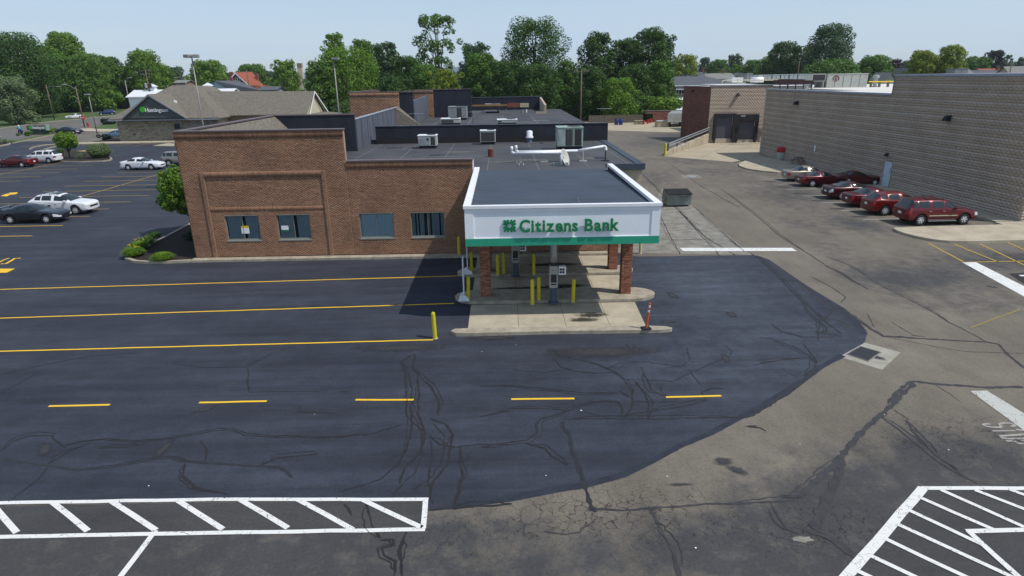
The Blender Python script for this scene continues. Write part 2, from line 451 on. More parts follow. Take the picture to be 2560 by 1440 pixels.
def soft_mat(name, col, strength=.85):
    m = bpy.data.materials.new(name); m.use_nodes = True; nt = m.node_tree; bs = nt.nodes['Principled BSDF']; N = nt.nodes.new; Lk = nt.links.new
    bs.inputs['Base Color'].default_value = tuple(col)+(1,); bs.inputs['Roughness'].default_value = .75
    tc_ = N('ShaderNodeTexCoord'); ln = N('ShaderNodeVectorMath'); ln.operation = 'LENGTH'; Lk(tc_.outputs['Object'], ln.inputs[0])
    g_ = N('ShaderNodeNewGeometry'); n_ = N('ShaderNodeTexNoise'); n_.inputs['Scale'].default_value = 3.5; n_.inputs['Detail'].default_value = 7; n_.inputs['Roughness'].default_value = .7; Lk(g_.outputs['Position'], n_.inputs['Vector'])
    ma = N('ShaderNodeMath'); ma.operation = 'MULTIPLY_ADD'; ma.inputs[1].default_value = 1.1; ma.inputs[2].default_value = -.55; Lk(n_.outputs[0], ma.inputs[0])
    ad = N('ShaderNodeMath'); ad.operation = 'ADD'; Lk(ln.outputs['Value'], ad.inputs[0]); Lk(ma.outputs[0], ad.inputs[1])
    mr = N('ShaderNodeMapRange'); mr.inputs[1].default_value = .30; mr.inputs[2].default_value = .85; mr.inputs[3].default_value = strength; mr.inputs[4].default_value = 0; Lk(ad.outputs[0], mr.inputs[0])
    Lk(mr.outputs[0], bs.inputs['Alpha']); return m
M['stain'] = soft_mat('oil_stain', (0.03,0.027,0.023))
M['scuff'] = soft_mat('rubber_scuff', (0.035,0.035,0.038), .9)
M['dust'] = soft_mat('roof_dust', (0.22,0.20,0.15), .5)
M['yline'] = paint_mat('yellow_road_paint', (0.80,0.49,0.03), 0.25, (0.09,0.08,0.05))
M['yline_far'] = paint_mat('faded_yellow_paint', (0.50,0.34,0.06), 0.45, (0.08,0.075,0.06))
M['wline'] = paint_mat('white_road_paint', (0.70,0.70,0.67), 0.55, (0.10,0.10,0.10))
M['wline_worn'] = paint_mat('worn_white_paint', (0.47,0.47,0.43), 0.95, (0.13,0.12,0.105))
M['sealant_tan'] = mat('crack_sealant_on_old', (0.044,0.043,0.047), 0.75, var=0.35, scale=3)
M['sealant'] = mat('crack_sealant', (0.024,0.024,0.028), 0.6, var=0.3, scale=6, spec=0.4)
M['sealant_soft'] = mat('old_crack_sealant', (0.019,0.018,0.019), 0.7, var=0.3, scale=4)

M['yline_ghost'] = paint_mat('ghost_yellow_paint', (0.26, 0.21, 0.07), 0.95, (0.13,0.12,0.09))
M['white_ghost'] = paint_mat('ghost_white_paint', (0.34,0.33,0.30), 0.97, (0.14,0.125,0.105))
# ------------------------------------------------------------------ asphalt materials
def asphalt(name, cA, cB, attr=None, cD=None, crack=0.0, rub=False, st=(0.35,2.2,1), sa=.16):
    m = bpy.data.materials.new(name); m.use_nodes = True
    nt = m.node_tree; bs = nt.nodes['Principled BSDF']; N = nt.nodes.new; Lk = nt.links.new
    bs.inputs['Roughness'].default_value = 0.82; bs.inputs['Specular IOR Level'].default_value = 0.35
    geo = N('ShaderNodeNewGeometry')
    def noise(sc, det=5, ro=0.6, st=None):
        n = N('ShaderNodeTexNoise'); n.inputs['Scale'].default_value = sc; n.inputs['Detail'].default_value = det
        n.inputs['Roughness'].default_value = ro
        if st:
            mp_ = N('ShaderNodeMapping'); mp_.inputs['Scale'].default_value = st
            Lk(geo.outputs['Position'], mp_.inputs[0]); Lk(mp_.outputs[0], n.inputs['Vector'])
        else: Lk(geo.outputs['Position'], n.inputs['Vector'])
        return n.outputs[0]
    def ramp(s, a, b, ca, cb):
        r = N('ShaderNodeValToRGB'); r.color_ramp.elements[0].position = a; r.color_ramp.elements[1].position = b
        r.color_ramp.elements[0].color = tuple(ca)+(1,); r.color_ramp.elements[1].color = tuple(cb)+(1,)
        Lk(s, r.inputs[0]); return r.outputs[0]
    def mixc(f, a, b):
        x = N('ShaderNodeMix'); x.data_type = 'RGBA'
        if isinstance(f, float): x.inputs[0].default_value = f
        else: Lk(f, x.inputs[0])
        for s, i in ((a, 6), (b, 7)):
            if isinstance(s, tuple): x.inputs[i].default_value = s+(1,)
            else: Lk(s, x.inputs[i])
        return x.outputs[2]
    def scl(c, f):
        v = N('ShaderNodeVectorMath'); v.operation = 'SCALE'; Lk(c, v.inputs[0]); Lk(f, v.inputs['Scale']); return v.outputs[0]
    def mr(s, a, b, c, d):
        x = N('ShaderNodeMapRange'); x.inputs[1].default_value = a; x.inputs[2].default_value = b
        x.inputs[3].default_value = c; x.inputs[4].default_value = d; Lk(s, x.inputs[0]); return x.outputs[0]
    c = ramp(noise(0.22, 5, 0.55), 0.35, 0.65, cA, cB)
    if attr:
        at = N('ShaderNodeAttribute'); at.attribute_name = attr
        ns = noise(1.3, 8, 0.72)
        ma = N('ShaderNodeMath'); ma.operation = 'MULTIPLY_ADD'
        Lk(ns, ma.inputs[0]); ma.inputs[1].default_value = 2.6; ma.inputs[2].default_value = -1.3
        ad = N('ShaderNodeMath'); ad.operation = 'ADD'; ad.use_clamp = True
        at2 = N('ShaderNodeMath'); at2.operation = 'MULTIPLY'
        # noise only acts where some wear is present
        Lk(at.outputs['Fac'], ad.inputs[0]); 
        w4 = N('ShaderNodeMath'); w4.operation = 'MULTIPLY'; Lk(ma.outputs[0], w4.inputs[0])
        k = N('ShaderNodeMapRange'); k.inputs[1].default_value = 0.0; k.inputs[2].default_value = 0.25; k.inputs[3].default_value = 0.25; k.inputs[4].default_value = 1
        Lk(at.outputs['Fac'], k.inputs[0]); Lk(k.outputs[0], w4.inputs[1]); Lk(w4.outputs[0], ad.inputs[1])
        c = mixc(ad.outputs[0], c, tuple(cD))
    if rub:
        # polished wheel lanes, scuffs and grit collected in bands
        c = scl(c, mr(noise(0.35, 7, 0.75, (0.22, 3.2, 1)), 0.38, 0.62, 0.80, 1.20))
        c = scl(c, mr(noise(1.6, 6, 0.7), 0.35, 0.7, 0.88, 1.16))
        sp = noise(26, 2, 0.5); c = mixc(mr(sp, 0.70, 0.78, 0.0, 0.35), c, (0.14, 0.13, 0.12))
    # streaks of tyre traffic and aggregate grain
    c = scl(c, mr(noise(0.6, 6, 0.7, st), 0.34, 0.66, 1-sa, 1+sa))
    c = scl(c, mr(noise(11, 6, 0.85), 0.32, 0.68, 0.74, 1.26))
    c = scl(c, mr(noise(55, 3, 0.8), 0.3, 0.7, 0.78, 1.25))
    if crack > 0:
        v = N('ShaderNodeTexVoronoi'); v.feature = 'DISTANCE_TO_EDGE'; v.inputs['Scale'].default_value = 2.6
        nn = N('ShaderNodeTexNoise'); nn.inputs['Scale'].default_value = 2.5; nn.inputs['Detail'].default_value = 4
        Lk(geo.outputs['Position'], nn.inputs['Vector'])
        vs = N('ShaderNodeVectorMath'); vs.operation = 'SCALE'; vs.inputs['Scale'].default_value = 0.7; Lk(nn.outputs[1], vs.inputs[0])
        am = N('ShaderNodeVectorMath'); am.operation = 'ADD'; Lk(geo.outputs['Position'], am.inputs[0]); Lk(vs.outputs[0], am.inputs[1])
        Lk(am.outputs[0], v.inputs['Vector'])
        a2 = N('ShaderNodeAttribute'); a2.attribute_name = 'cracked'
        th = N('ShaderNodeMath'); th.operation = 'MULTIPLY'; Lk(a2.outputs['Fac'], th.inputs[0]); th.inputs[1].default_value = 0.03*crack
        lt = N('ShaderNodeMath'); lt.operation = 'LESS_THAN'; Lk(v.outputs['Distance'], lt.inputs[0]); Lk(th.outputs[0], lt.inputs[1])
        f = mr(lt.outputs[0], 0, 1, 1, 0.35)
        c = scl(c, f)
    Lk(c, bs.inputs['Base Color'])
    n2 = noise(70, 3, 0.7)
    bp = N('ShaderNodeBump'); bp.inputs['Strength'].default_value = 0.5; bp.inputs['Distance'].default_value = 0.012
    Lk(n2, bp.inputs['Height']); Lk(bp.outputs[0], bs.inputs['Normal'])
    return m

M['asphalt_old'] = asphalt('aged_asphalt', (0.135,0.118,0.092), (0.172,0.150,0.118), 'wear', (0.052,0.052,0.054), 1.0, st=(1.3,.5,1), sa=.13)
M['asphalt_far'] = asphalt('aged_asphalt_far', (0.125,0.112,0.092), (0.16,0.142,0.115))
M['asphalt_new'] = asphalt('sealed_asphalt', (0.024,0.028,0.041), (0.036,0.041,0.056), 'lane', (0.052,0.064,0.085), rub=True)
M['asphalt_dark'] = asphalt('dark_sealed_strip', (0.043,0.043,0.044), (0.060,0.060,0.058), None)
M['road'] = asphalt('road_asphalt', (0.115,0.108,0.100), (0.145,0.135,0.122))
M['grass'] = mat('mown_grass', (0.075,0.115,0.028), 0.9, col2=(0.045,0.085,0.018), scale=0.25, fine=0.3, bump=0.6, bscale=12)
M['field'] = mat('far_ground', (0.055,0.075,0.035), 0.95, col2=(0.035,0.05,0.025), scale=0.02)

# ------------------------------------------------------------------ ground
def zp(px, py): return np.array(G(px, py)[:2])
gx = np.arange(-26, 46.01, 0.3); gy = np.arange(7.2, 125.01, 0.3)
XX, YY = np.meshgrid(gx, gy)
wear = np.zeros_like(XX); crk = np.zeros_like(XX)
def blob(px, py, sx, sy, a, rot=0.0, arr=None):
    global wear, crk
    c = zp(px, py)
    ca, sa = math.cos(rot), math.sin(rot)
    dx, dy = XX-c[0], YY-c[1]
    u = (dx*ca+dy*sa)/sx; v = (-dx*sa+dy*ca)/sy
    g = a*np.exp(-(u*u+v*v))
    if arr == 'c': crk = np.maximum(crk, g)
    else: wear = np.clip(wear+g, 0, 1)
# dark, once-sealed regions of the old lot
for b in [(500,1400,6,1.6,1.2),(100,1400,5,2.2,1.2),(800,1420,2.4,1.2,.8),(2250,1260,4.5,1.6,1.2,.2),(2500,1340,3.5,2.6,1.3),(1780,1380,3.4,1.0,.75),
          (2050,1400,2.0,.9,.9),(1350,1440,1.4,.8,.5),(2450,1110,2.2,1.0,.5),(2330,1120,1.0,.7,.45),(2350,690,3.2,2.2,.75,.1),(2560,650,5,2.2,1.0),
          (2450,760,3.2,1.2,.45),(2180,690,1.8,2.6,.4),(2000,560,1.2,3.0,.45,.2),(2080,620,1.0,2.2,.4),(2250,700,2,1.4,.5),(1950,500,2.0,6,.35),
          (2000,480,3.2,6.0,.65),(2150,560,2.0,3,.6),(1700,340,7,6.5,.75),(1620,360,4,7,.55),(1830,430,4,4,.35),(1650,460,1.6,3.5,.35),(1760,400,6,3,.4),
          (2240,870,.5,.5,.3),(1750,430,3,2,.3),(1110,1330,.7,.5,.4),(1250,1330,1.2,.35,.3),(2130,560,1.2,2.5,.35),(1640,440,1.4,3,.3)]:
    blob(*b)
for b in [(1500,1280,2.6,.9,1.0),(1150,1330,1.6,.9,.5),(1650,1300,2.0,.9,.8),(1990,1330,1.6,.8,.6),(2350,1100,1.6,1.2,.8),(950,1250,1.2,.6,.6),(1450,1190,.5,1.0,.8),
          (1350,1290,1.0,.8,.9),(2100,1300,1.3,1.0,.7),(2450,1080,1.4,1.0,.6)]:
    blob(*b, arr='c')
ny, nx = XX.shape
V = np.stack([XX.ravel(), YY.ravel(), np.zeros(XX.size)], 1)
idx = np.arange(ny*nx).reshape(ny, nx)
Fq = np.stack([idx[:-1,:-1].ravel(), idx[:-1,1:].ravel(), idx[1:,1:].ravel(), idx[1:,:-1].ravel()], 1)
me = mesh_np('ground', V, Fq, M['asphalt_old'])
for nm, arr in (('wear', wear), ('cracked', crk)):
    at = me.attributes.new(nm, 'FLOAT', 'POINT'); at.data.foreach_set('value', arr.ravel().astype(np.float32))
g = link('ground', me); g['kind'] = 'structure'
# the rest of the land, out to the horizon (ring of sheets butted round the detailed lot)
mb = MB()
X0, X1, Y0_, Y1_ = float(gx[0]), float(gx[-1]), float(gy[0]), float(gy[-1])
mb.add([(-300,-60,0),(300,-60,0),(300,Y0_,0),(-300,Y0_,0)], [(0,1,2,3)])
mb.add([(-300,Y0_,0),(X0,Y0_,0),(X0,Y1_,0),(-300,Y1_,0)], [(0,1,2,3)])
mb.add([(X1,Y0_,0),(300,Y0_,0),(300,Y1_,0),(X1,Y1_,0)], [(0,1,2,3)])
mb.add([(-300,Y1_,0),(300,Y1_,0),(300,165,0),(-300,165,0)], [(0,1,2,3)])
mb.build('outer_lot', M['asphalt_far'], kind='structure')
mb = MB()
mb.add([(-3000,-600,0),(3000,-600,0),(3000,-60,0),(-3000,-60,0)], [(0,1,2,3)])
mb.add([(-3000,-60,0),(-300,-60,0),(-300,165,0),(-3000,165,0)], [(0,1,2,3)])
mb.add([(300,-60,0),(3000,-60,0),(3000,165,0),(300,165,0)], [(0,1,2,3)])
mb.add([(-3000,165,0),(3000,165,0),(3000,2750,0),(-3000,2750,0)], [(0,1,2,3)])
mb.build('land', M['field'], kind='structure')

def inside(px, py, poly):
    c = np.zeros(px.shape, bool); n = len(poly); j = n-1
    for i in range(n):
        xi, yi = poly[i]; xj, yj = poly[j]
        if yi != yj: c ^= ((yi > py) != (yj > py)) & (px < (xj-xi)*(py-yi)/(yj-yi)+xi)
        j = i
    return c
def sheet(name, pts, m, z):
    mb = MB(); mb.poly([(p[0], p[1], z) for p in pts])
    return mb.build(name, m, kind='structure')
def GP(pts, z=0.0): return [G(x, y, z) for x, y in pts]

# freshly sealed asphalt: outline with slightly wavy brushed edge
edge = [(1072,1249),(1070,1274),(1130,1272),(1200,1262),(1280,1250),(1400,1226),(1465,1218),(1560,1190),(1640,1152),(1700,1122),(1780,1088),
        (1840,1056),(1900,1024),(1960,990),(2010,955),(2060,920),(2113,893),(2140,878),(2155,866),(2166,845),(2165,826),(2150,808),(2130,792),(2110,775),
        (2080,758),(2040,730),(1990,698),(1930,657),(1880,638),(1760,639),(1640,641),(1592,641)]
pts = [Vector((-70,12.9)), Vector((-13,13.33))]+[Vector(p[:2]) for p in GP([(135,1254),(535,1248),(1000,1247)])]+[Vector(p[:2]) for p in GP(edge)]
pts += [Vector((6.4,35.7)), Vector((-10,38)), Vector((-12,112.6)), Vector((-58,113.4)), Vector((-75,113)), Vector((-83,117.5)), Vector((-92,118)), Vector((-97,112)), Vector((-96,90)), Vector((-80,60))]
# densify + jitter the brushed front edge
dp = []
for i, p in enumerate(pts):
    q = pts[(i+1) % len(pts)]
    k = 5 if 4 <= i <= 30 else 1
    for j in range(k):
        t = j/k; r = p.lerp(q, t)
        if k > 1: r = r+Vector((random.uniform(-.03,.03), random.uniform(-.03,.03)))
        dp.append(r)
me = bpy.data.meshes.new('sealed_lot')
import bmesh
bm_s = bmesh.new(); bm_s.faces.new([bm_s.verts.new((p.x, p.y, 0.004)) for p in dp])
for k in range(14):
    x = -9+k*1.8
    bmesh.ops.bisect_plane(bm_s, geom=bm_s.verts[:]+bm_s.edges[:]+bm_s.faces[:], plane_co=(x,0,0), plane_no=(1,0,0))
for k in range(16):
    y = 14.5+k*1.5
    bmesh.ops.bisect_plane(bm_s, geom=bm_s.verts[:]+bm_s.edges[:]+bm_s.faces[:], plane_co=(0,y,0), plane_no=(0,1,0))
bm_s.to_mesh(me); bm_s.free(); me.materials.append(M['asphalt_new'])
lv = []
for v in me.vertices:
    a_ = 0.0
    for bx, by, sx_, sy_, am in ((9.5,29.5,3.2,5.5,.95),(7.5,20.5,4.0,3.0,.35),(-14,24,3,5,.12),(12.5,22.5,2.2,2.6,.35)):
        a_ += am*math.exp(-((v.co.x-bx)/sx_)**2-((v.co.y-by)/sy_)**2)
    lv.append(min(.95, a_))
at_ = me.attributes.new('lane', 'FLOAT', 'POINT'); at_.data.foreach_set('value', lv)
link('sealed_lot', me)['kind'] = 'structure'

# painted lines ---------------------------------------------------------
def pline(a, b, w, m='yline', z=0.012, name='painted_line'):
    A = G(*a); B = G(*b)
    n = max(2, int((B-A).length/0.7))
    pts = [A.lerp(B, t/n) for t in range(n+1)]
    d = (B-A); d = Vector((-d.y, d.x, 0)).normalized()
    wob = 0.012 if w < 0.3 else 0.02
    pts = [p+d*random.uniform(-wob, wob)*(0 if i in (0, n) else 1) for i, p in enumerate(pts)]
    mb = MB(); mb.strip(pts, w, z)
    return mb.build(name, M[m], kind='structure')
def gline(a, b, w, m='yline', z=0.012):
    mb = MB(); mb.strip([a, b], w, z); return mb.build('painted_line', M[m], kind='structure')
for a, b in [((-500,739),(1148,690)),((-500,812),(1135,759)),((-500,892),(1083,850))]: pline(a, b, 0.10)
for a, b in [((122,1016),(275,1012.5)),((498,1007),(667,1003.5)),((889,1000),(1036,1000)),((1278,998.5),(1436,997)),((1665,993.5),(1803,990))]: pline(a, b, 0.105)
gline((-21.3,18.3), (-19.2,18.3), 0.105)
# white hatched strip lower left
H7 = lambda x, y: (x/2, 860+y/2)
# dark sealed strip under the hatching
sheet('sealed_strip', [(-40,13.35),(-2.1,13.05),(-2.0,11.95),(-40,12.05)], M['asphalt_dark'], 0.004)
pline((-200,1262), (535,1249), .13, 'wline'); pline((533,1249), (1071,1249), .13, 'wline')
pline((-200,1346), (1063,1324), .13, 'wline')
for a, b in [((265,795),(440,937)),((560,790),(780,933)),((890,785),(1115,928)),((1200,780),(1440,922)),((1490,780),(1765,930)),((1815,782),(2110,920)),((-40,800),(85,945)),((-340,800),(-240,945))]:
    pline(H7(*a), H7(*b), .135, 'wline', 0.016)
pline(H7(2128,780), H7(2116,925), .13, 'wline', 0.016)
pline(H7(778,935), H7(560,1220), .135, 'wline', 0.016)
# white hatched triangle lower right
Z6 = lambda x, y: (2000+x/3, 960+y/3)
sheet('sealed_patch', [G(*Z6(*p)) for p in ((930,790),(1990,780),(2700,1500),(2700,2100),(250,1560))], M['asphalt_dark'], 0.004)
pline(Z6(915,783), Z6(2300,783), .145, 'wline')
pline(Z6(922,783), Z6(250,1560), .22, 'wline', 0.016)
for a, b in [((1055,797),(2000,1220)),((1310,798),(2100,1100)),((1570,795),(2100,980)),((885,848),(1450,1095)),((805,945),(1385,1218)),((720,1050),(2000,1640)),
             ((620,1155),(1700,1670)),((515,1285),(1200,1610)),((420,1400),(1000,1680))]:
    pline(Z6(*a), Z6(*b), .12, 'wline', 0.020)
pline(Z6(1250,1108), Z6(1900,1095), .14, 'wline', 0.016); pline(Z6(1262,1108), Z6(1900,1690), .14, 'wline', 0.024)
# worn bars, stop bars
def quad(pts, m, z=0.012, name='painted_line'):
    mb = MB(); mb.poly([tuple(G(*p)[:2])+(z,) for p in pts]); return mb.build(name, M[m], kind='structure')
quad([(1699,620),(1980,620),(1992,628),(1708,628)], 'wline')
quad([(2405,656),(2440,656),(2640,756),(2640,786)], 'wline', 0.012)
quad([(2425,978),(2467,977),(2680,1108),(2680,1165)], 'wline_worn', 0.012)
quad([(2522,684),(2600,680),(2600,716),(2560,710)], 'sealant_soft', 0.006, 'patch')
quad([(2546,688),(2600,686),(2600,692),(2552,691)], 'wline', 0.012)
# worn, broken pavement lettering at the right edge: an S followed by upright strokes
S8 = lambda x, y: (2380+x/8.47, 960+y/8.47)
def curve_paint(pts, w, m='white_ghost', z=0.014):
    mb = MB(); mb.strip([G(*S8(*p)) for p in pts], w, z); return mb.build('painted_letter', M[m], kind='structure')
curve_paint([(800,850),(680,855),(660,880),(740,905),(900,925),(1010,925),(1040,895),(990,855),(1080,835),(1220,835),(1320,870),(1330,895),(1240,905)], .09)
curve_paint([(850,1003),(1350,995)], .06); curve_paint([(1350,970),(1700,1010)], .09)
curve_paint([(1000,1110),(1700,1065)], .09); curve_paint([(1030,1145),(1200,1165),(1700,1160)], .08)
curve_paint([(1140,1212),(1290,1215)], .08); curve_paint([(1320,1210),(1390,1265),(1700,1275)], .07); curve_paint([(1450,1195),(1700,1240)], .06)
# yellow diagonal bay beside the right-hand kerb
for a, b in [((2320,608),(2410,656)),((2384,610),(2495,655)),((2450,610),(2600,682)),((2518,606),(2640,660)),((2408,656),(2700,650))]: pline(a, b, .10, 'yline_far')
pline((2550,774), (2425,820), .08, 'yline_ghost')
# white stall lines by the supermarket wall
for i, y in enumerate([43.1,46.18,49.34,52.38,55.57,58.45,61.61]):
    gline((25.65,y), (30.6,y), .10, 'wline_worn')
# left-hand lot: double rows of yellow stalls with spines
rows = [51.75+3.13*k for k in range(8)]
for k, y in enumerate(rows): gline((-45.0,y), (-33.0-max(0,(y-58)*0.33) if y > 60 else -33.0, y), .10, 'yline_far')
for y in (48.84,45.6,42.45,39.3): gline((-45.0,y), (-32.75,y), .10, 'yline_far' if y > 46 else 'yline')
gline((-39.15,36.5), (-39.35,74.8), .11, 'yline_far')
for k in range(11):
    y = 49.6+3.13*k; gline((-65.3,y), (-52.4,y+.02), .10, 'yline_far')
gline((-58.4,45), (-58.9,84.6), .11, 'yline_far')
gline((-96,36.1), (-45,36.1), .10, 'yline')
for k in range(8): gline((-79.5+k*3.2, 112.1), (-80.5+k*3.2,106.8), .10, 'yline_far')
for k in range(4): gline((-62.2+k*3.4,112), (-64.4+k*3.4,105.5), .10, 'yline_far')
# arrows
Z5 = lambda x, y: (x/4, 360+y/4)
quad([Z5(5,522), Z5(60,500), Z5(95,496), Z5(90,488), Z5(180,484), Z5(165,502), Z5(100,508), Z5(70,524)], 'yline', 0.012, 'painted_arrow')
quad([(-30,672),(38,672),(17,682),(-30,683)], 'yline', 0.012, 'painted_arrow')
mb = MB(); mb.strip([G(*Z5(*p)) for p in ((10,1200),(60,1198),(110,1170),(150,1145),(205,1143))], .16, 0.012); mb.build('painted_arrow', M['yline'], kind='structure')
mb = MB(); mb.strip([G(*Z5(*p)) for p in ((-40,1200),(40,1160),(90,1142))], .12, 0.012); mb.build('painted_arrow', M['yline'], kind='structure')
for (x0, y0, x1) in ((157,379,187),(190,378,219),(187,388,217),(187,398.5,196)): quad([(x0,y0),(x1-6,y0-2.2),(x1,y0-1),(x1-4,y0+.8)], 'yline_far', 0.012, 'painted_arrow')

# crack sealant ribbons ---------------------------------------------------
def crack(pts, w, m='sealant_soft', z=0.008, tf=None, jit=0.03, twin=True):
    if w < .12: w *= 1.2 if m != 'sealant_tan' else .95
    Q = [G(*(tf(*p) if tf else p)) for p in pts]
    out = []; wk = Vector((0,0,0))
    for a, b in zip(Q[:-1], Q[1:]):
        n = max(1, int((b-a).length/0.13))
        for i in range(n):
            jit = .03 if w < .1 else .018
            wk = (wk*.8)+Vector((random.uniform(-jit,jit), random.uniform(-jit,jit), 0))*.75
            out.append(a.lerp(b, i/n)+wk)
    out.append(Q[-1])
    ws = [w*random.uniform(.45,1.4) for _ in out]; ws[0] *= .4; ws[-1] *= .4
    mb = MB(); mb.strip(out, ws, z+random.uniform(0,.0035)); mb.build('crack_seal', M[m], kind='structure')
    if twin and len(out) > 8 and .05 < w < .11:
        i0 = random.randrange(0, len(out)//3); i1 = random.randrange(len(out)*2//3, len(out)); dx = random.choice((-1,1))*random.uniform(.09,.22)
        k = i1-i0; q = []
        for i in range(i0, i1+1):
            t = (i-i0)/k; a_ = math.sin(math.pi*t)**.5*dx; d = (out[min(i+1,len(out)-1)]-out[max(i-1,0)]); nv = Vector((-d.y,d.x,0)).normalized(); q.append(out[i]+nv*a_+Vector((random.uniform(-.03,.03),random.uniform(-.03,.03),0)))
        mb = MB(); mb.strip(q, [w*.45*random.uniform(.4,1.2) for _ in q], z+random.uniform(.004,.0042)); mb.build('crack_seal', M[m], kind='structure')
t7 = H7
t8 = lambda x, y: (1200+x/2.483, 860+y/2.483)
t5 = lambda x, y: (1900+x/3.879, 640+y/3.879)
t6 = Z6
for pts, w in [
  ([(0,535),(60,490),(150,462),(260,462),(300,500),(330,518)],.05), ([(300,515),(400,490),(520,478),(680,488),(820,480),(950,462),(1100,430),(1160,428),(1220,455),(1400,465),(1700,470),(1850,450),(2010,405)],.055),
  ([(0,575),(120,590),(250,610),(400,628),(560,615),(700,590),(800,572),(870,575),(930,592),(1100,600),(1300,610),(1400,615),(1460,668)],.09), ([(240,600),(330,545),(450,495)],.05),
  ([(1300,608),(1400,570),(1590,553)],.05), ([(240,620),(180,690),(60,780)],.04), ([(500,520),(640,515),(720,500)],.05), ([(930,600),(915,660),(980,720),(1140,755)],.06),
  ([(1000,480),(1030,530),(1025,590)],.035), ([(0,155),(200,110),(450,60),(700,45)],.03), ([(0,250),(180,150)],.03), ([(870,98),(1010,115),(1230,118),(1370,45)],.03), ([(1240,118),(1245,238),(1600,240)],.04),
  ([(1500,310),(1505,338),(1680,347)],.04), ([(1690,238),(1750,238)],.05),
  ([(2070,50),(2010,90),(2035,150),(2060,230),(2050,330),(2060,420),(2030,520),(1990,600),(1900,680),(1700,740)],.05), ([(2075,50),(2070,120),(2110,170),(2160,220),(2195,290),(2190,360)],.055),
  ([(2090,160),(2100,260),(2090,350),(2120,440),(2100,540),(2020,620),(2000,700)],.06), ([(2150,370),(2220,400),(2255,450),(2240,540),(2235,600),(2160,690),(2150,760),(2165,805)],.06),
  ([(2300,520),(2300,590),(2310,660),(2290,740),(2270,800)],.07), ([(2250,520),(2400,500),(2560,505)],.04), ([(2150,480),(2160,560),(2140,680),(2060,730)],.04), ([(2030,140),(2025,240),(2040,370),(2110,430)],.035),
  ([(2120,530),(2080,640),(1980,730),(1960,790)],.03), ([(2170,400),(2230,460),(2210,530)],.04), ([(2235,590),(2290,590),(2360,560)],.04), ([(2150,460),(2200,500),(2300,520)],.05),
  ([(1900,980),(1960,980),(1965,1010),(1905,1030),(1915,1060),(1970,1090),(1970,1160)],.05), ([(2030,940),(1990,1040),(2010,1160)],.06), ([(1835,790),(1850,900),(1900,970)],.05),
  ([(1720,800),(1760,860)],.04), ([(2130,835),(2250,825),(2560,800)],.05), ([(2390,365),(2450,355),(2560,335)],.03)]:
    crack(pts, w, tf=t7, m='sealant' if w > .08 else 'sealant_soft')
for pts, w in [
  ([(515,480),(510,510),(555,560),(570,650),(600,740),(640,850),(690,1020),(720,1045)],.10), ([(520,470),(800,468),(1100,465),(1400,458),(1660,460)],.06),
  ([(690,1022),(900,1030),(1100,1010),(1400,992),(1700,980),(1850,972),(1940,965),(2010,930),(2080,860),(2140,800),(2230,730),(2300,640),(2380,530),(2483,430)],.075),
  ([(1660,460),(1800,380),(1960,260),(2050,190),(2110,130)],.10), ([(1050,1010),(1080,1080),(1110,1160),(1160,1240),(1200,1330),(1240,1460)],.10),
  ([(2250,740),(2210,860),(2150,980),(2070,1130)],.17), ([(1810,990),(1850,1080),(1900,1140),(1980,1180)],.08), ([(2080,1150),(2160,1180),(2260,1260),(2340,1330)],.12),
  ([(400,1165),(520,1180),(620,1170),(690,1120),(720,1080)],.05), ([(450,35),(490,75),(640,100),(740,130),(830,180),(900,230),(935,290),(945,350),(905,460)],.06),
  ([(455,90),(500,140),(580,170),(720,183),(820,178)],.04), ([(790,150),(870,115),(1020,112),(1250,140),(1300,100),(1290,20)],.04), ([(0,265),(150,258),(350,272),(620,300),(780,308),(880,297),(930,330)],.045),
  ([(960,230),(1010,290),(1045,370),(1050,460)],.07), ([(1000,140),(1040,220),(1070,290),(1130,320),(1230,340)],.05), ([(0,455),(100,435),(200,405),(400,402),(560,408),(700,360),(850,358),(880,400),(870,450)],.045),
  ([(560,410),(380,465),(350,500),(350,560),(290,605),(0,640)],.05), ([(290,620),(400,650),(440,700),(540,755)],.05), ([(900,440),(1100,410),(1300,385),(1400,350),(1370,300),(1450,275),(1520,280)],.05),
  ([(940,355),(1150,362),(1390,350)],.04), ([(640,420),(760,450),(880,450)],.035), ([(900,0),(960,70)],.04), ([(1660,515),(1750,522),(1775,542)],.05), ([(1120,260),(1130,300),(1160,320)],.05),
  ([(1510,0),(1570,50),(1540,80),(1300,180),(1200,230),(900,222)],.035), ([(1300,160),(1370,260)],.03), ([(2010,0),(2090,110),(2080,150),(2010,200)],.06), ([(1700,130),(1900,95),(2050,85)],.035), ([(1870,150),(1980,215)],.03), ([(200,160),(400,180),(500,165)],.03)]:
    crack(pts, w, tf=t8, m='sealant_tan' if (pts[0][1] > 900 or w >= .17) else ('sealant' if w >= .08 else 'sealant_soft'))
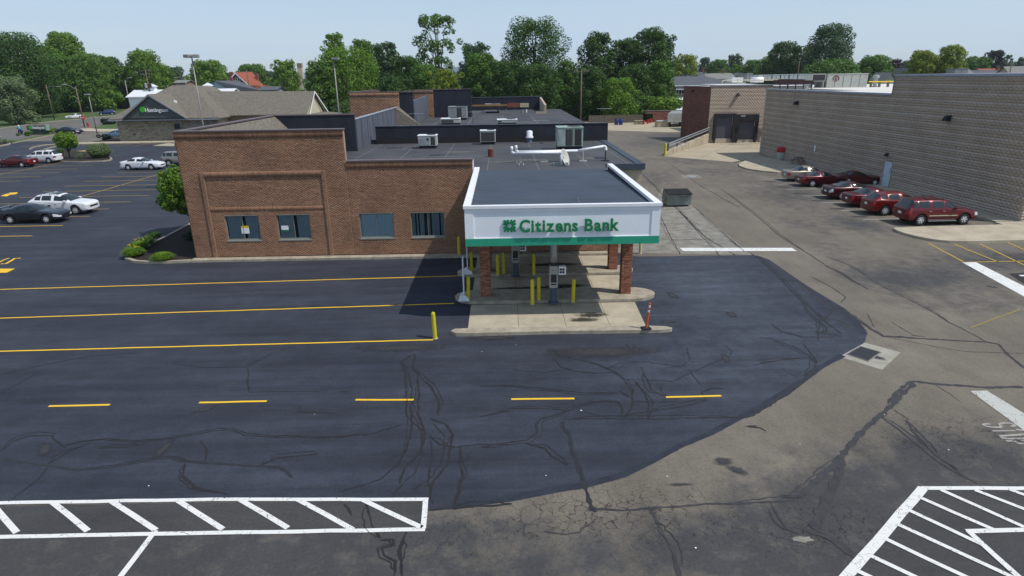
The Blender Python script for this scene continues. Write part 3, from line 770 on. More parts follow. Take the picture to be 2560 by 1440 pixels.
for pts, w in [
  ([(-300,-150),(0,30),(400,430),(640,650),(800,760)],.06), ([(30,20),(350,250),(560,430),(700,520),(780,575),(890,578),(1000,650),(1100,720),(1200,780),(1450,795),(1900,820),(2190,835),(2310,855),(2400,950),(2560,1090)],.10),
  ([(640,0),(860,90),(1000,170),(1140,270),(1300,350),(1540,470),(1700,560),(1850,650),(2000,720),(2190,830)],.06), ([(620,85),(780,165),(840,210),(1050,325)],.06),
  ([(100,650),(190,720),(400,780),(720,785)],.05), ([(0,790),(100,800),(300,870),(450,950),(550,1040),(540,1080)],.06), ([(400,440),(470,540),(540,600),(640,680),(650,730),(560,760)],.07), ([(700,530),(640,600),(590,640),(570,820)],.05),
  ([(700,590),(760,640),(830,700),(870,760)],.09), ([(0,1040),(200,1010),(430,985)],.05), ([(1240,1435),(1330,1330),(1430,1240),(1500,1218),(1700,1240),(2000,1262),(2200,1275),(2560,1270)],.13),
  ([(1050,560),(1110,690)],.03), ([(500,200),(700,310),(830,400),(790,450)],.03), ([(1700,1250),(1850,1340),(1960,1430)],.02), ([(1200,780),(1700,880),(2000,930),(2560,945)],.025),([(1280,640),(1400,720),(1500,770)],.04), ([(1470,770),(1600,785)],.06)]:
    crack(pts, w, tf=t5, m='sealant_tan' if (w > .08 or pts[-1][0] > 1100) else 'sealant_soft')
for pts, w in [
  ([(860,0),(780,60),(700,150),(600,240),(500,330),(420,410),(330,520),(230,630),(130,720),(20,830)],.17), ([(610,250),(700,310),(800,390),(900,480),(1000,560),(1120,640),(1330,750)],.07),
  ([(800,280),(860,370),(960,470),(1060,560),(1180,640)],.10), ([(320,560),(270,720),(190,880),(100,1090)],.22), ([(50,1100),(200,1150),(300,1230),(440,1320)],.14), ([(700,190),(800,260),(790,310)],.05)]:
    crack(pts, w, tf=t6, m='sealant_tan')
crack([(1880,340-0),(1640,440)], .04); crack([(1600,430),(1690,520),(1760,590),(1840,640)], .07); crack([(1660,400),(1760,470),(1850,520)], .04)
crack([(1800,470),(1880,530),(1950,590),(2060,660)], .05)
M['edge'] = mat('brushed_sealer_edge', (0.022,0.026,0.040), 0.75, var=0.35, scale=2, fine=.2)
eg = [(1130,1268),(1200,1258),(1280,1246),(1400,1221),(1465,1213),(1560,1185),(1640,1147),(1700,1117),(1780,1083),(1840,1050),(1900,1018),(1960,984),(2010,949),(2060,914),(2105,888)]
mb = MB(); mb.strip([G(*p)+Vector((random.uniform(-.03,.03),random.uniform(-.03,.03),0)) for p in eg], [random.uniform(.16,.3) for _ in eg], .0062); mb.build('sealer_edge', M['edge'], kind='structure')
eg = [(2160,835),(2135,800),(2100,772),(2060,748),(2015,718),(1965,684),(1915,650),(1885,640)]
mb = MB(); mb.strip([G(*p) for p in eg], [random.uniform(.3,.5) for _ in eg], .0062); mb.build('sealer_edge', M['edge'], kind='structure')
# dark rubber scuffs and the pale patched hole
def smear(px, py, rx, ry, m, z=0.007, name='scuff_mark', n=16, rot=0, jit=.25):
    c = G(px, py); mb = MB(); pts = []
    for i in range(n):
        t = 2*math.pi*i/n; r = 1+random.uniform(-jit, jit)
        x, y = rx*r*math.cos(t), ry*r*math.sin(t)
        pts.append((c.x+x*math.cos(rot)-y*math.sin(rot), c.y+x*math.sin(rot)+y*math.cos(rot), z))
    mb.poly(pts); return mb.build(name, m, kind='structure')
def soft(px, py, rx, ry, m, z=.017, name='stain_mark', rot=0.0):
    mb = MB(); mb.poly([(math.cos(2*math.pi*i/24), math.sin(2*math.pi*i/24), 0) for i in range(24)])
    o = mb.build(name, m, local=True, kind='structure'); c = G(px, py); o.location = (c.x, c.y, z); o.scale = (rx, ry, 1); o.rotation_euler = (0,0,rot); return o
soft(1808,1154,.42,.24,M['scuff']); soft(1845,1177,.36,.22,M['scuff'],rot=-.8,z=.018); soft(1700,1212,.5,.08,M['scuff'],z=.018); soft(1980,1243,.35,.10,M['scuff'],z=.018); soft(1230,845,1.5,.25,M['scuff'],z=.019); soft(1880,1066,.25,.06,M['scuff'],z=.018)
for i in range(12):
    px_, py_ = [(random.uniform(20,1000), random.uniform(700,1180)), (random.uniform(1650,1900), random.uniform(670,980)), (random.uniform(1950,2500), random.uniform(640,900))][i % 3]
    soft(px_, py_, random.uniform(.3,.7), random.uniform(.15,.3), M['scuff'], z=.0135+.00008*i, rot=random.random()*3, name='oil_drip')
for i, (px_, py_) in enumerate(((1955,452),(1990,466),(2030,482),(2075,500),(2125,520),(2180,540))): soft(px_-30, py_+2, .9, .35, M['scuff'], z=.0132+.0001*i, name='oil_drip')
soft(1000,870,2.5,.5,M['scuff'],z=.0165); soft(1500,880,3.0,.7,M['scuff'],z=.0162)
smear(2006,1349,.24,.10,M['concrete_old'],z=.010,name='pothole_patch')
for px, py, r in ((1453,1027,.045),(1365,1190,.03),(1668,1192,.03),(2211,1038,.03),(2371,1126,.03),(1205,880,.03),(372,1216,.03),(1290,863,.02),(2000,1112,.02),(1739,1371,.03),(787,1037,.02)):
    smear(px, py, r*.7, r*.6, M['paper'], z=.02, name='litter', n=7)

# ------------------------------------------------------------------ kerbs, islands and slabs around the bank
def stadium(x0, x1, y0, y1, n=8, taper=0.0):
    r = (y1-y0)/2; cy = (y0+y1)/2; pts = []
    rx = r+taper
    for i in range(n+1):
        t = -math.pi/2+math.pi*i/n; pts.append((x1-rx+rx*math.cos(t), cy+r*math.sin(t)))
    for i in range(n+1):
        t = math.pi/2+math.pi*i/n; pts.append((x0+rx+rx*math.cos(t), cy+r*math.sin(t)))
    return pts
def raised(name, pts, z, m=None, z0=-0.1, bev=0.02):
    mb = MB(); mb.prism([(p[0], p[1]) for p in pts], z0, z)
    o = mb.build(name, m or M['kerb'], kind='structure', bevel=bev); return o
raised('kerb_island', [(-2.28,23.6),(-2.05,23.36),(-1.5,23.33),(2,23.38),(6.3,23.30),(6.75,23.38),(6.85,23.5),(6.6,23.66),(6.0,23.75),(2,23.84),(-1.5,23.86),(-2.1,23.83)], 0.16)
raised('teller_island', stadium(-2.4,7.15,27.05,28.75,taper=.35), 0.16)
raised('teller_island', stadium(-2.55,6.9,31.2,32.5,taper=.25), 0.16)
# drive lane slabs, each a slab of its own
pad = thing('concrete_pad', (2.2,25.8,0), None, None); pad['kind'] = 'structure'
def slabs(x_list, y0, y1, right=None, m='concrete', zt=0.012):
    for i in range(len(x_list)-1):
        a, b = x_list[i]+.008, x_list[i+1]-.008
        mb = MB(); mb.prism([(a,y0),(b if not(right and i == len(x_list)-2) else right[0],y0),(b if not(right and i == len(x_list)-2) else right[1],y1),(a,y1)], -0.05, zt)
        mb.build('slab', M[m], pad)
slabs([-1.6,.55,2.55,4.4,6.0], 23.88, 26.98, right=(5.88,6.02)); slabs([-1.6,.55,2.55,4.4,6.05], 28.80, 31.15); slabs([-1.6,.55,2.55,4.4,6.05], 32.55, 34.95)
soft(1480,788,.95,.42,M['stain'],z=.0175); soft(1460,800,.9,.35,M['stain'],z=.0165); soft(1350,722,2.2,.5,M['stain'],z=.0175); soft(1420,715,1.4,.4,M['stain'],z=.0165); soft(1380,662,2.2,.45,M['stain'],z=.0175); soft(1280,725,1.8,.5,M['stain'],z=.0170)
# kerb along the facade in pieces, planting bed kerb at the corner
kb = thing('facade_kerb', (-10,35.3,0), None, None); kb['kind'] = 'structure'
x = -18.3
while x < 5.9:
    x2 = min(x+3.05, 6.4)
    mb = MB(); mb.box(x+.006, x2-.006, 34.98, 35.5, -.1, .15); mb.build('kerb_piece', M['kerb'], kb, bevel=.02)
    x = x2
bk = [(-18.35,34.98),(-20.4,34.78),(-21.6,35.05),(-22.5,35.7),(-22.75,36.6),(-22.9,40.6),(-23.1,44.4),(-23.2,47.5)]
bk2 = [(-18.35,35.18),(-20.4,34.98),(-21.5,35.25),(-22.3,35.85),(-22.55,36.6),(-22.7,40.6),(-22.9,44.4),(-23.0,47.5)]
for i in range(len(bk)-1):
    mb = MB(); mb.prism([bk[i], bk[i+1], bk2[i+1], bk2[i]], -.1, .15); mb.build('kerb', M['kerb'], kind='structure')
mb = MB(); mb.prism(bk2+[(-18.25,47.5)], -.1, .10); mb.build('planting_bed', M['mulch'], kind='structure')
# weathered slabs beside the bank (right), broken by joints
cs = [G(*p) for p in ((1560,560),(1640,520),(1735,517),(1835,600),(1862,622),(1830,637),(1590,641))]
mb = MB(); mb.poly([(6.45,35.6,.004),(8.9,39.9,.004)]+[tuple(G(*p)[:2])+(.004,) for p in ((1655,470),(1735,517),(1862,624),(1880,637))]); mb.build('concrete_apron', M['concrete_old'], kind='structure')
for a, b in [((1600,600),(1830,600)),((1640,560),(1780,560)),((1640,520),(1700,636)),((1690,520),(1800,640)),((1735,517),(1862,630))]: crack([a, b], .045, z=.010)
# storm drain set in its concrete collar
mb = MB(); mb.poly([tuple(G(*p)[:2])+(.006,) for p in ((2098,892),(2205,925),(2252,881),(2162,857))]); mb.build('drain_collar', mat('pale_collar_concrete',(.36,.34,.29),.9,col2=(.28,.265,.22),scale=2,fine=.15), kind='structure')
dr = thing('storm_drain', G(2158,884), 'rectangular iron storm drain grate set in a pale concrete collar', 'drain grate')
c0, c1, c2, c3 = G(2119,886), G(2170,903), G(2199,882), G(2150,868)
mb = MB(); mb.poly([(p.x,p.y,.010) for p in (c0,c1,c2,c3)]); mb.build('pit', M['black'], dr)
mb = MB()
for i in range(11):
    t = (i+.5)/11; a = c0.lerp(c1, t); b = c3.lerp(c2, t); d = (c1-c0).normalized()*.022
    mb.prism([(a-d)[:2], (a+d)[:2], (b+d)[:2], (b-d)[:2]], .011, .028)
for t in (0, .33, .66, 1):
    a = c0.lerp(c3, t); b = c1.lerp(c2, t); d = (c3-c0).normalized()*.022
    mb.prism([(a-d)[:2], (a+d)[:2], (b+d)[:2], (b-d)[:2]], .011, .032)
mb.build('grate', mat('cast_iron',(.035,.038,.045),.6), dr)
mb = MB(); q = [c0,c1,c2,c3]; ctr = (c0+c1+c2+c3)/4
for i in range(4):
    a, b = q[i], q[(i+1)%4]; a2 = ctr+(a-ctr)*1.12; b2 = ctr+(b-ctr)*1.12
    mb.prism([a[:2], b[:2], b2[:2], a2[:2]], .004, .026)
mb.build('rim', M['concrete_old'], dr)
# manhole slab in the back drive
mb = MB(); mb.poly([tuple(G(*p)[:2])+(.006,) for p in ((1697,438),(1712,446),(1757,444),(1740,436))]); mb.build('manhole_collar', M['concrete_old'], kind='structure')
mb = MB(); mb.lathe(G(1728,441), [(.45,.004),(.45,.02),(.42,.024)], 18)
tag(mb.build('manhole_cover', M['galv'], loc=G(1728,441)), 'dark round manhole cover in a pale slab behind the bank', 'manhole cover')

# sidewalks by the supermarket: separate slabs
def slab_walk(name, outline_list, z, m='concrete', joints=None):
    root = thing(name, (outline_list[0][0][0], outline_list[0][0][1], 0), None, None); root['kind'] = 'structure'
    for pts in outline_list:
        mb = MB(); mb.prism([(p[0], p[1]) for p in pts], -.1, z); mb.build('slab', M[m], root)
    return root
g2 = lambda px, py: tuple(G(px, py)[:2])
def shrink(pts, d=.012):
    c = Vector((sum(p[0] for p in pts)/len(pts), sum(p[1] for p in pts)/len(pts)))
    return [tuple(c+(Vector(p)-c)*(1-d/max(.3,(Vector(p)-c).length))) for p in pts]
fr = [(25.9,39.95),(25.72,39.3),(25.75,38.6),(26.0,37.6),(26.5,36.8),(27.2,36.35),(28.2,36.2)]
sl = [fr+[(28.2,40.15)], [(28.2,36.2),(31.0,36.25),(31.0,40.25),(28.2,40.15)], [(31.0,36.25),(33.6,36.3),(33.6,40.35),(31.0,40.25)], [(33.6,36.3),(35.5,36.3),(35.4,41.1),(33.6,41.1)],[(35.5,36.3),(60,36.5),(60,40.9),(35.45,40.9)]]
slab_walk('sidewalk', [shrink(s) for s in sl], .15)
slab_walk('sidewalk', [shrink([(33.9,41.3),(35.3,41.3),(34.9,52),(33.4,52)]), shrink([(33.4,52),(34.9,52),(34.3,64.5),(32.9,64.5)])], .13)
nose = [(28.9,65.0),(27.6,66.4),(26.75,68.2),(26.75,70.5),(27.3,72.2),(29.2,75.0),(31.0,76.8)]
slab_walk('sidewalk', [shrink([(28.9,65.0),(27.6,66.4),(26.75,68.2),(26.75,70.5),(27.3,72.2),(29.2,75.0),(30.6,76.5),(33.2,76.5),(34.2,65.0)])], .15)
mb = MB(); mb.poly([tuple(G(*p)[:2])+(.006,) for p in ((1662,391),(1771,357))]+[(40,96.4,.006),(40,90,.006),(33.4,82,.006),(33.6,76.3,.006),(30.5,77.0,.006),(27.4,74.6,.006)]); mb.build('loading_apron', M['concrete_drive'], kind='structure')
mb = MB(); mb.poly([(14,126,.005),(31,116,.005),(37,118,.005),(37,150,.005),(9,152,.005),(8,134,.005)]); mb.build('rear_yard', M['concrete_drive'], kind='structure')

# ------------------------------------------------------------------ masonry generator
def masonry(name, parent, O, U, L, H, bw, bh, j, dep, m, mortar, holes=(), z0=0.0, soldier=(), bandmat=None, backing=True, rowmat=None, jit=.0, mo=.004):
    """bricks as real boxes on wall plane O + u*U + z; outward normal = U x Z ... faces bulge towards n.
    holes: (u0,u1,z0,z1).  soldier: (z0,z1) rows laid upright (proud)."""
    U = Vector(U).normalized(); Nn = Vector((U.y, -U.x, 0))      # outward
    O = Vector(O)
    rows = []; z = z0; k = 0
    while z < H-1e-4:
        s = next((q for q in soldier if abs(z-q[0]) < bh*0.6), None)
        if s: rows.append((s[0], min(s[1], H), True)); z = s[1]; continue
        nxt = min([q[0] for q in soldier if q[0] > z+1e-3]+[H])
        z2 = min(z+bh, nxt)
        if nxt-z2 < bh*.35: z2 = nxt
        rows.append((z, z2, False)); z = z2
    Vs = []; cnt = 0; groups = {}
    for ri, (a, b, sold) in enumerate(rows):
        w = (bh if sold else bw); off = 0 if (ri % 2 == 0 or sold) else -w/2
        us = np.arange(off, L, w)
        extra = .035 if (sold and b-a > .30) else 0
        for u in us:
            segs = [(max(u, 0)+j/2, min(u+w, L)-j/2)]
            for h in holes:
                if b > h[2]+.01 and a < h[3]-.01:
                    ns = []
                    for s0, s1 in segs:
                        if h[1] <= s0 or h[0] >= s1: ns.append((s0, s1)); continue
                        if h[0]-s0 > .02: ns.append((s0, h[0]))
                        if s1-h[1] > .02: ns.append((h[1], s1))
                    segs = ns
            for s0, s1 in segs:
                if s1-s0 < .02: continue
                d = dep+extra+random.uniform(-jit, jit)
                key = (rowmat(ri, a) if rowmat else 0)
                groups.setdefault(key, []).append((s0, s1, a+j/2, b-j/2, d))
    base = wloc(parent)
    for key, bl in groups.items():
        A = np.array(bl)
        n = len(A)
        Uv = np.array(U); Nv = np.array(Nn); O_ = np.array(O-base)
        V = np.zeros((n, 8, 3))
        for i, (ui, zi, di) in enumerate([(0,2,0),(1,2,0),(1,3,0),(0,3,0),(0,2,1),(1,2,1),(1,3,1),(0,3,1)]):
            dd = A[:,4] if di else np.zeros(n)
            V[:,i,:] = O_+A[:,ui][:,None]*Uv+dd[:,None]*Nv
            V[:,i,2] += A[:,zi]
        f = np.array([[4,5,6,7],[0,1,5,4],[1,2,6,5],[2,3,7,6],[3,0,4,7]])
        Fq = (np.arange(n)[:,None,None]*8+f[None]).reshape(-1,4)
        mm = m if not rowmat else m[key]
        o = link(name, mesh_np(name, V.reshape(-1,3), Fq, mm), parent); o['kind'] = 'stuff'
    if backing:
        mb = MB()
        # backing wall sheet with openings: grid of cells between all hole borders
        us = sorted(set([0, L]+[max(0,min(L,h[i])) for h in holes for i in (0,1)])); zs = sorted(set([z0, H]+[max(z0,min(H,h[i])) for h in holes for i in (2,3)]))
        for a, b in zip(us[:-1], us[1:]):
            for c, d in zip(zs[:-1], zs[1:]):
                cu, cz = (a+b)/2, (c+d)/2
                if any(h[0] < cu < h[1] and h[2] < cz < h[3] for h in holes): continue
                p = O+U*a+Nn*(dep-mo); q = O+U*b+Nn*(dep-mo)
                mb.add([(p.x,p.y,p.z+c),(q.x,q.y,q.z+c),(q.x,q.y,q.z+d),(p.x,p.y,p.z+d)], [(0,1,2,3)])
        mb.build('mortar_bed', mortar, parent)

# ------------------------------------------------------------------ the bank wing of the strip mall
FY = 35.6           # facade plane
RZ = 4.55           # flat roof level
bank = thing('bank_building', (-6,FY,0), 'brown brick bank wing with dark flat roof and four blind-covered windows beside the drive-through', 'building')
XL, XM, XR = -18.22, -8.882, 6.45
wins = [(-16.19,-14.25),(-13.2,-11.3),(-8.42,-6.45),(-5.43,-3.47)]
WZ0, WZ1 = 1.14, 2.6
holes = [(a-XL, b-XL, WZ0, WZ1) for a, b in wins]
# left (tall) part and lower part
masonry('brickwork', bank, (XL,FY,0), (1,0,0), XM-XL, 7.32, .203, .0677, .010, .02, M['brickA'], M['mortar'], holes[:2], z0=.15, soldier=[(6.98,7.32)], jit=.003)
masonry('brickwork', bank, (XM,FY,0), (1,0,0), -1.72-XM, 5.56, .203, .0677, .010, .02, M['brickA'], M['mortar'], [(h[0]-(XM-XL), h[1]-(XM-XL), h[2], h[3]) for h in holes[2:]], z0=.15, soldier=[(5.22,5.56)], jit=.003)
masonry('brickwork', bank, (-1.72,FY,0), (1,0,0), XR+1.72, 4.3, .203, .0677, .010, .02, M['brickA'], M['mortar'], [], z0=.15, jit=.003)
# raised brick border of the blind arch
mbk = [(-17.17,-16.95,0.15,5.12),(-10.32,-10.10,0.15,5.12)]
for a, b, c, d in mbk:
    masonry('brick_border', bank, (a,FY-.022,0), (1,0,0), b-a, d, .11, .0677, .010, .055, M['brickA'], M['mortar'], z0=c)
    mb = MB(); mb.box(a+.002, b-.002, FY-.060, FY-.015, c, d); mb.build('border_core', M['mortar'], bank)
masonry('brick_border', bank, (-16.95,FY-.022,0), (1,0,0), 6.63, 5.12, .203, .0677, .010, .055, M['brickA'], M['mortar'], z0=4.84, soldier=[(4.84,5.12)])
mb = MB(); mb.box(-16.95, -10.32, FY-.060, FY-.015, 4.84, 5.12); mb.build('border_core', M['mortar'], bank)
masonry('lintel_course', bank, (-16.94,FY,0), (1,0,0), 6.61, 3.12, .203, .0677, .010, .024, M['brickA'], M['mortar'], [], z0=2.84, soldier=[(2.84,3.12)])
# step edge of the tall part and side walls
mb = MB(); mb.box(XM, XM+.012, FY, FY+.32, 5.5, 7.32); mb.build('return_edge', M['mortar'], bank)
mb2 = MB()
# wall core (split so the window openings stay open)
mb2.box(XL, XM, FY+.005, FY+.30, 2.61, 7.31); mb2.box(XM, -1.72, FY+.005, FY+.30, 2.61, 5.55); mb2.box(-1.72, XR, FY+.005, FY+.30, .13, 4.29)
mb2.box(XL, -1.73, FY+.005, FY+.30, .0, 1.13)
for a, b in [(XL,-16.19),(-14.25,-13.2),(-11.3,-8.42),(-6.45,-5.43),(-3.47,-1.73)]: mb2.box(a, b, FY+.006, FY+.29, 1.125, 2.615)
mb2.build('wall_core', M['mortar_dark'], bank)
mb = MB(); mb.box(XL+.001, XL+.3, FY+.3, 112, 0, 3.6); mb.build('shopfront_wall', M['tan_stucco'], bank)
masonry('brickwork', bank, (XL,50.7,0), (0,-1,0), 50.7-FY, 7.32, .203, .0677, .010, .02, M['brickA'], M['mortar'], [], z0=.15, jit=.003)
mb = MB(); mb.box(XL+.001, XL+.28, FY+.31, 50.7, 3.6, 7.3); mb.build('wall_core', M['mortar_dark'], bank)
# copings
mb = MB(); mb.box(XL-.07, XM+.05, FY-.09, FY+.36, 7.33, 7.41); mb.build('coping', M['coping'], bank, bevel=.008)
mb = MB(); mb.box(XL-.07, XL+.38, FY+.37, 50.95, 7.33, 7.41); mb.build('coping', M['coping'], bank)
mb = MB(); mb.box(XM+.06, -1.68, FY-.09, FY+.36, 5.57, 5.66); mb.build('coping', M['coping'], bank, bevel=.008)
mb = MB(); mb.box(-1.72, -1.66, FY+.01, FY+.35, 4.9, 5.56); mb.build('coping_end', M['white_trim'], bank)
# windows with blinds, sills and meeting rails
for i, (a, b) in enumerate(wins):
    w = MB(); t = .045
    w.box(a,a+t,FY+.05,FY+.13,WZ0,WZ1); w.box(b-t,b,FY+.05,FY+.13,WZ0,WZ1); w.box(a+t,b-t,FY+.05,FY+.13,WZ1-t,WZ1); w.box(a+t,b-t,FY+.05,FY+.13,WZ0,WZ0+.07)
    w.box((a+b)/2-.012,(a+b)/2+.012,FY+.06,FY+.12,WZ0+.07,WZ1-t)
    fr_ = w.build('window', M['frame_grey'], bank)
    if i < 2: tag(fr_, ['window with a yellow and white notice taped to the glass','window with a white paper notice inside'][i])
    w = MB(); w.box(a-.04,b+.04,FY-.045,FY+.05,WZ0-.075,WZ0-.001); w.build('sill', M['frame_grey'], fr_, bevel=.006)
    w = MB(); w.box(a+t,b-t,FY+.088,FY+.094,WZ0+.07,WZ1-t); gl = w.build('pane', M['glass_win'] if 'glass_win' in M else M['glass'], fr_)
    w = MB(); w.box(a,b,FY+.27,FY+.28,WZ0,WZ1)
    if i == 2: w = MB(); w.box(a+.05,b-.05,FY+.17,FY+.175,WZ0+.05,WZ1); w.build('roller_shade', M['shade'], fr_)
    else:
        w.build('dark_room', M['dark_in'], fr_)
        w = MB(); x = a+.06
        gap = (a+.9,a+1.05) if i != 3 else (a+.72,a+.80)
        while x < b-.1:
            if not (gap[0] < x < gap[1]) and not (i == 3 and random.random() < .12): 
                ang = .35 if i != 1 else .15
                c = Vector((x+.04, FY+.19, WZ0)); w.obox(c, .075, .004, WZ1-WZ0, ang)
            x += .088
        bo = w.build('blind', M['blind'], fr_); bo['kind'] = 'stuff'
w = MB(); w.box(-15.36,-14.9,FY+.07,FY+.075,1.52,1.85); w.build('notice', M['paper'], bank); w = MB(); w.box(-15.36,-14.9,FY+.07,FY+.076,1.86,1.98); w.build('notice_header', M['yellow_bright'], bank)
w = MB(); w.box(-13.02,-12.6,FY+.07,FY+.075,1.70,1.95); w.build('notice', M['paper'], bank); w = MB(); w.box(-12.9,-12.6,FY+.07,FY+.076,1.60,1.69); w.build('notice_footer', M['green_letter'], bank)
# flat roof, seams
mb = MB(); mb.box(-11.6, 9.1, 40.2, 56.0, RZ-.35, RZ); mb.box(-8.9, XR, FY+.3, 40.2, RZ-.35, RZ-.001); mb.box(-17.9, -11.6, FY+.3, 50.6, RZ-.35, RZ-.002); mb.build('roof', M['membrane_old'], bank)
w = MB()
for X in (-14.2,-10.6,-7.4,-4.2,-1.0,2.2,5.4,8.1): w.box(X, X+.06, FY+.4 if X < XR and X > -8.8 else 40.4, 55.8, RZ, RZ+.006)
w.build('roof_seam', M['seam'], bank)
w = MB(); w.box(8.6,9.15,40.1,56.0,RZ,RZ+.05); w.box(6.6,9.15,40.05,40.3,RZ-.28,RZ+.07); w.build('roof_edge', M['membrane'], bank)
mb = MB(); mb.box(6.46, 9.0, 40.3, 55.9, 0, RZ-.36); mb.build('rear_wall', M['tan_stucco'], bank)
mb = MB(); mb.box(6.46,9.14,40.08,40.29,RZ-.30,RZ-.02); mb.build('gutter', M['galv'], bank)
for (px, py, rx, ry) in ((1250,405,1.6,.5),(1330,400,2.2,.6),(1150,380,2.0,.8),(1000,372,1.5,.6),(1480,395,1.6,.7),(1400,408,1.5,.3),(1100,392,2.5,.4)):
    p = G(px, py, RZ); mb = MB(); mb.poly([(math.cos(2*math.pi*i/24), math.sin(2*math.pi*i/24), 0) for i in range(24)])
    o = mb.build('dust_mark', M['dust'], bank, local=True); o.location = (p.x-wloc(bank).x, p.y-wloc(bank).y, RZ+.004+.0006*random.random()*4); o.scale = (rx, ry, 1)
for (x0_, x1_, y0_, y1_) in ((-5.4,-4.6,46.5,47.3),(1.2,2.3,50.1,50.9),(6.4,7.2,43.2,44.4),(-9.5,-8.2,52.0,52.8)):
    w = MB(); w.box(x0_, x1_, y0_, y1_, RZ, RZ+.009); w.build('roof_patch', M['membrane_dark'], bank)
# tower behind: inner shingle slope, dark back wall
TB = 50.75
sh = MB(); sh.add([(XL+.4,FY+.38,7.28),(XL+.4,TB,7.28),(-15.2,TB,RZ),(-15.2,FY+.38,RZ)], [(0,3,2,1)]); sh.add([(XL+.4,FY+.38,7.28),(XL+.4,TB,7.28),(XL+.4,TB,7.1),(XL+.4,FY+.38,7.1)],[(0,1,2,3)])
sh.build('shingle_slope', M['shingle'], bank)
mb = MB(); mb.box(XL+.4, -11.65, TB, TB+.3, RZ-.3, 7.33); mb.build('back_parapet', M['membrane_dark'], bank)
mb = MB(); mb.box(XL+.38, -11.6, TB-.05, TB+.38, 7.335, 7.42); mb.build('coping', M['coping'], bank)
# long paler panel wall running back along the roof
mb = MB(); mb.box(-11.95, -11.62, TB+.3, 73, RZ-.3, 6.95); mb.build('membrane_wall', M['membrane_panel'], bank)
mb = MB(); mb.box(-12.0, -11.58, TB+.38, 73, 6.955, 7.0); mb.build('coping', M['coping_grey'], bank)
for y in np.arange(53, 72, 2.4): w = MB(); w.box(-11.62, -11.605, y, y+.07, RZ, 6.9); w.build('wall_seam', M['membrane_dark'], bank)
# dark rooftop screen across the roof
SY = 56.0
mb = MB(); mb.box(-11.1, 9.3, SY, SY+.25, RZ+.0, 6.03); mb.build('screen_wall', M['membrane_dark'], bank)
mb = MB(); mb.box(-11.1, 9.35, SY-.05, SY+.3, 6.035, 6.09); mb.build('coping', M['membrane_panel'], bank)
for X in np.arange(-9.5, 9, 3.1): w = MB(); w.box(X, X+.08, SY-.012, SY, RZ, 6.0); w.build('wall_seam', M['black'], bank)
mb = MB(); mb.box(-11.1, 9.0, SY-.03, SY-.001, RZ+.001, RZ+.5); mb.build('base_flashing', M['black'], bank)

# ------------------------------------------------------------------ rear part of the strip mall beyond the screen
R2 = 4.9
mall = thing('strip_mall', (-6,84,0), 'long brown brick strip mall with stepped dark parapets beyond the bank roof', 'building')
p1 = G(1330,262,R2); 
mb = MB(); mb.box(-17.9, 9.3, 56.3, 73, R2-5, R2-.02); mb.box(-17.9, 9.6, 73, 105.9, R2-5, R2-.021); mb.build('roof', M['membrane_old'], mall)
def slabwall(name, xa, ya, xb, yb, z0, z1, m, th=.3, parent=None):
    mb = MB(); d = Vector((xb-xa, yb-ya, 0)).normalized(); n = Vector((-d.y, d.x, 0))*th
    mb.prism([(xa,ya),(xb,yb),(xb+n.x,yb+n.y),(xa+n.x,ya+n.y)], z0, z1); return mb.build(name, m, parent or mall)
# second tower: brick front, dark return
a = P(877,290,73); b_ = P(999,262,73)
zt = P(940,230,73).z
masonry('brickwork', mall, (a.x,73,0), (1,0,0), b_.x-a.x, zt-.1, .41, .135, .02, .02, M['brickA'], M['mortar'], [], z0=R2-.5, soldier=[(zt-.5,zt-.1)])
slabwall('tower_core', a.x, 73.02, b_.x, 73.02, 0, zt-.1, M['mortar_dark']); slabwall('coping', a.x-.1, 72.95, b_.x+3.6, 72.95, zt-.08, zt+.02, M['coping'], .45)
slabwall('coping', a.x-.1, 73.4, a.x-.1, 88, zt-.08, zt+.02, M['coping'], -.4)
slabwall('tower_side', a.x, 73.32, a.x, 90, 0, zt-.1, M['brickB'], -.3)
c = P(1034,283,73)
slabwall('dark_parapet', b_.x, 73.03, c.x, 73.03, R2-.5, P(1015,229,73).z-.02, M['membrane_dark'])
# shingled gable slope falling right behind the panel wall
mb = MB(); mb.add([(-11.6,73.0,6.95),(-11.6,70.6,6.95),(-8.9,71.5,R2),(-11.6,70.6,R2)], [(0,1,2),(1,3,2)]); mb.build('shingle_slope', M['shingle'], mall)
# third step
y3 = 88.0
a3 = P(1036,245,y3); b3 = P(1083,240,y3); z3 = P(1060,226,y3).z
masonry('brickwork', mall, (a3.x,y3,0), (1,0,0), b3.x-a3.x, z3, .41, .135, .02, .02, M['brickA'], M['mortar'], [], z0=R2-.5, soldier=[(z3-.4,z3)])
slabwall('tower_core', a3.x-1.5, y3+.02, b3.x, y3+.02, 0, z3, M['mortar_dark'])
d3 = P(1178,243,y3)
slabwall('dark_parapet', b3.x+.01, y3+.03, d3.x, y3+.03, R2-.2, P(1130,224,y3).z, M['membrane_dark'])
slabwall('coping', a3.x-.2, y3-.03, d3.x+.1, y3-.03, P(1130,224,y3).z+.003, P(1130,224,y3).z+.09, M['coping'], .4)
mb = MB(); q0, q1 = P(1037,252,73.3), P(1085,240,y3); mb.add([(c.x,73.35,R2),(c.x,73.35,q0.z),(c.x,y3,q1.z+.1),(c.x,y3,R2)], [(0,1,2,3)]); mb.add([(c.x-.3,73.35,R2),(c.x-.3,73.35,q0.z),(c.x-.3,y3,q1.z+.1),(c.x-.3,y3,R2),(c.x,73.35,q0.z),(c.x,y3,q1.z+.1)], [(3,2,1,0),(1,2,5,4)])
mb.build('membrane_wall', M['membrane_panel'], mall)
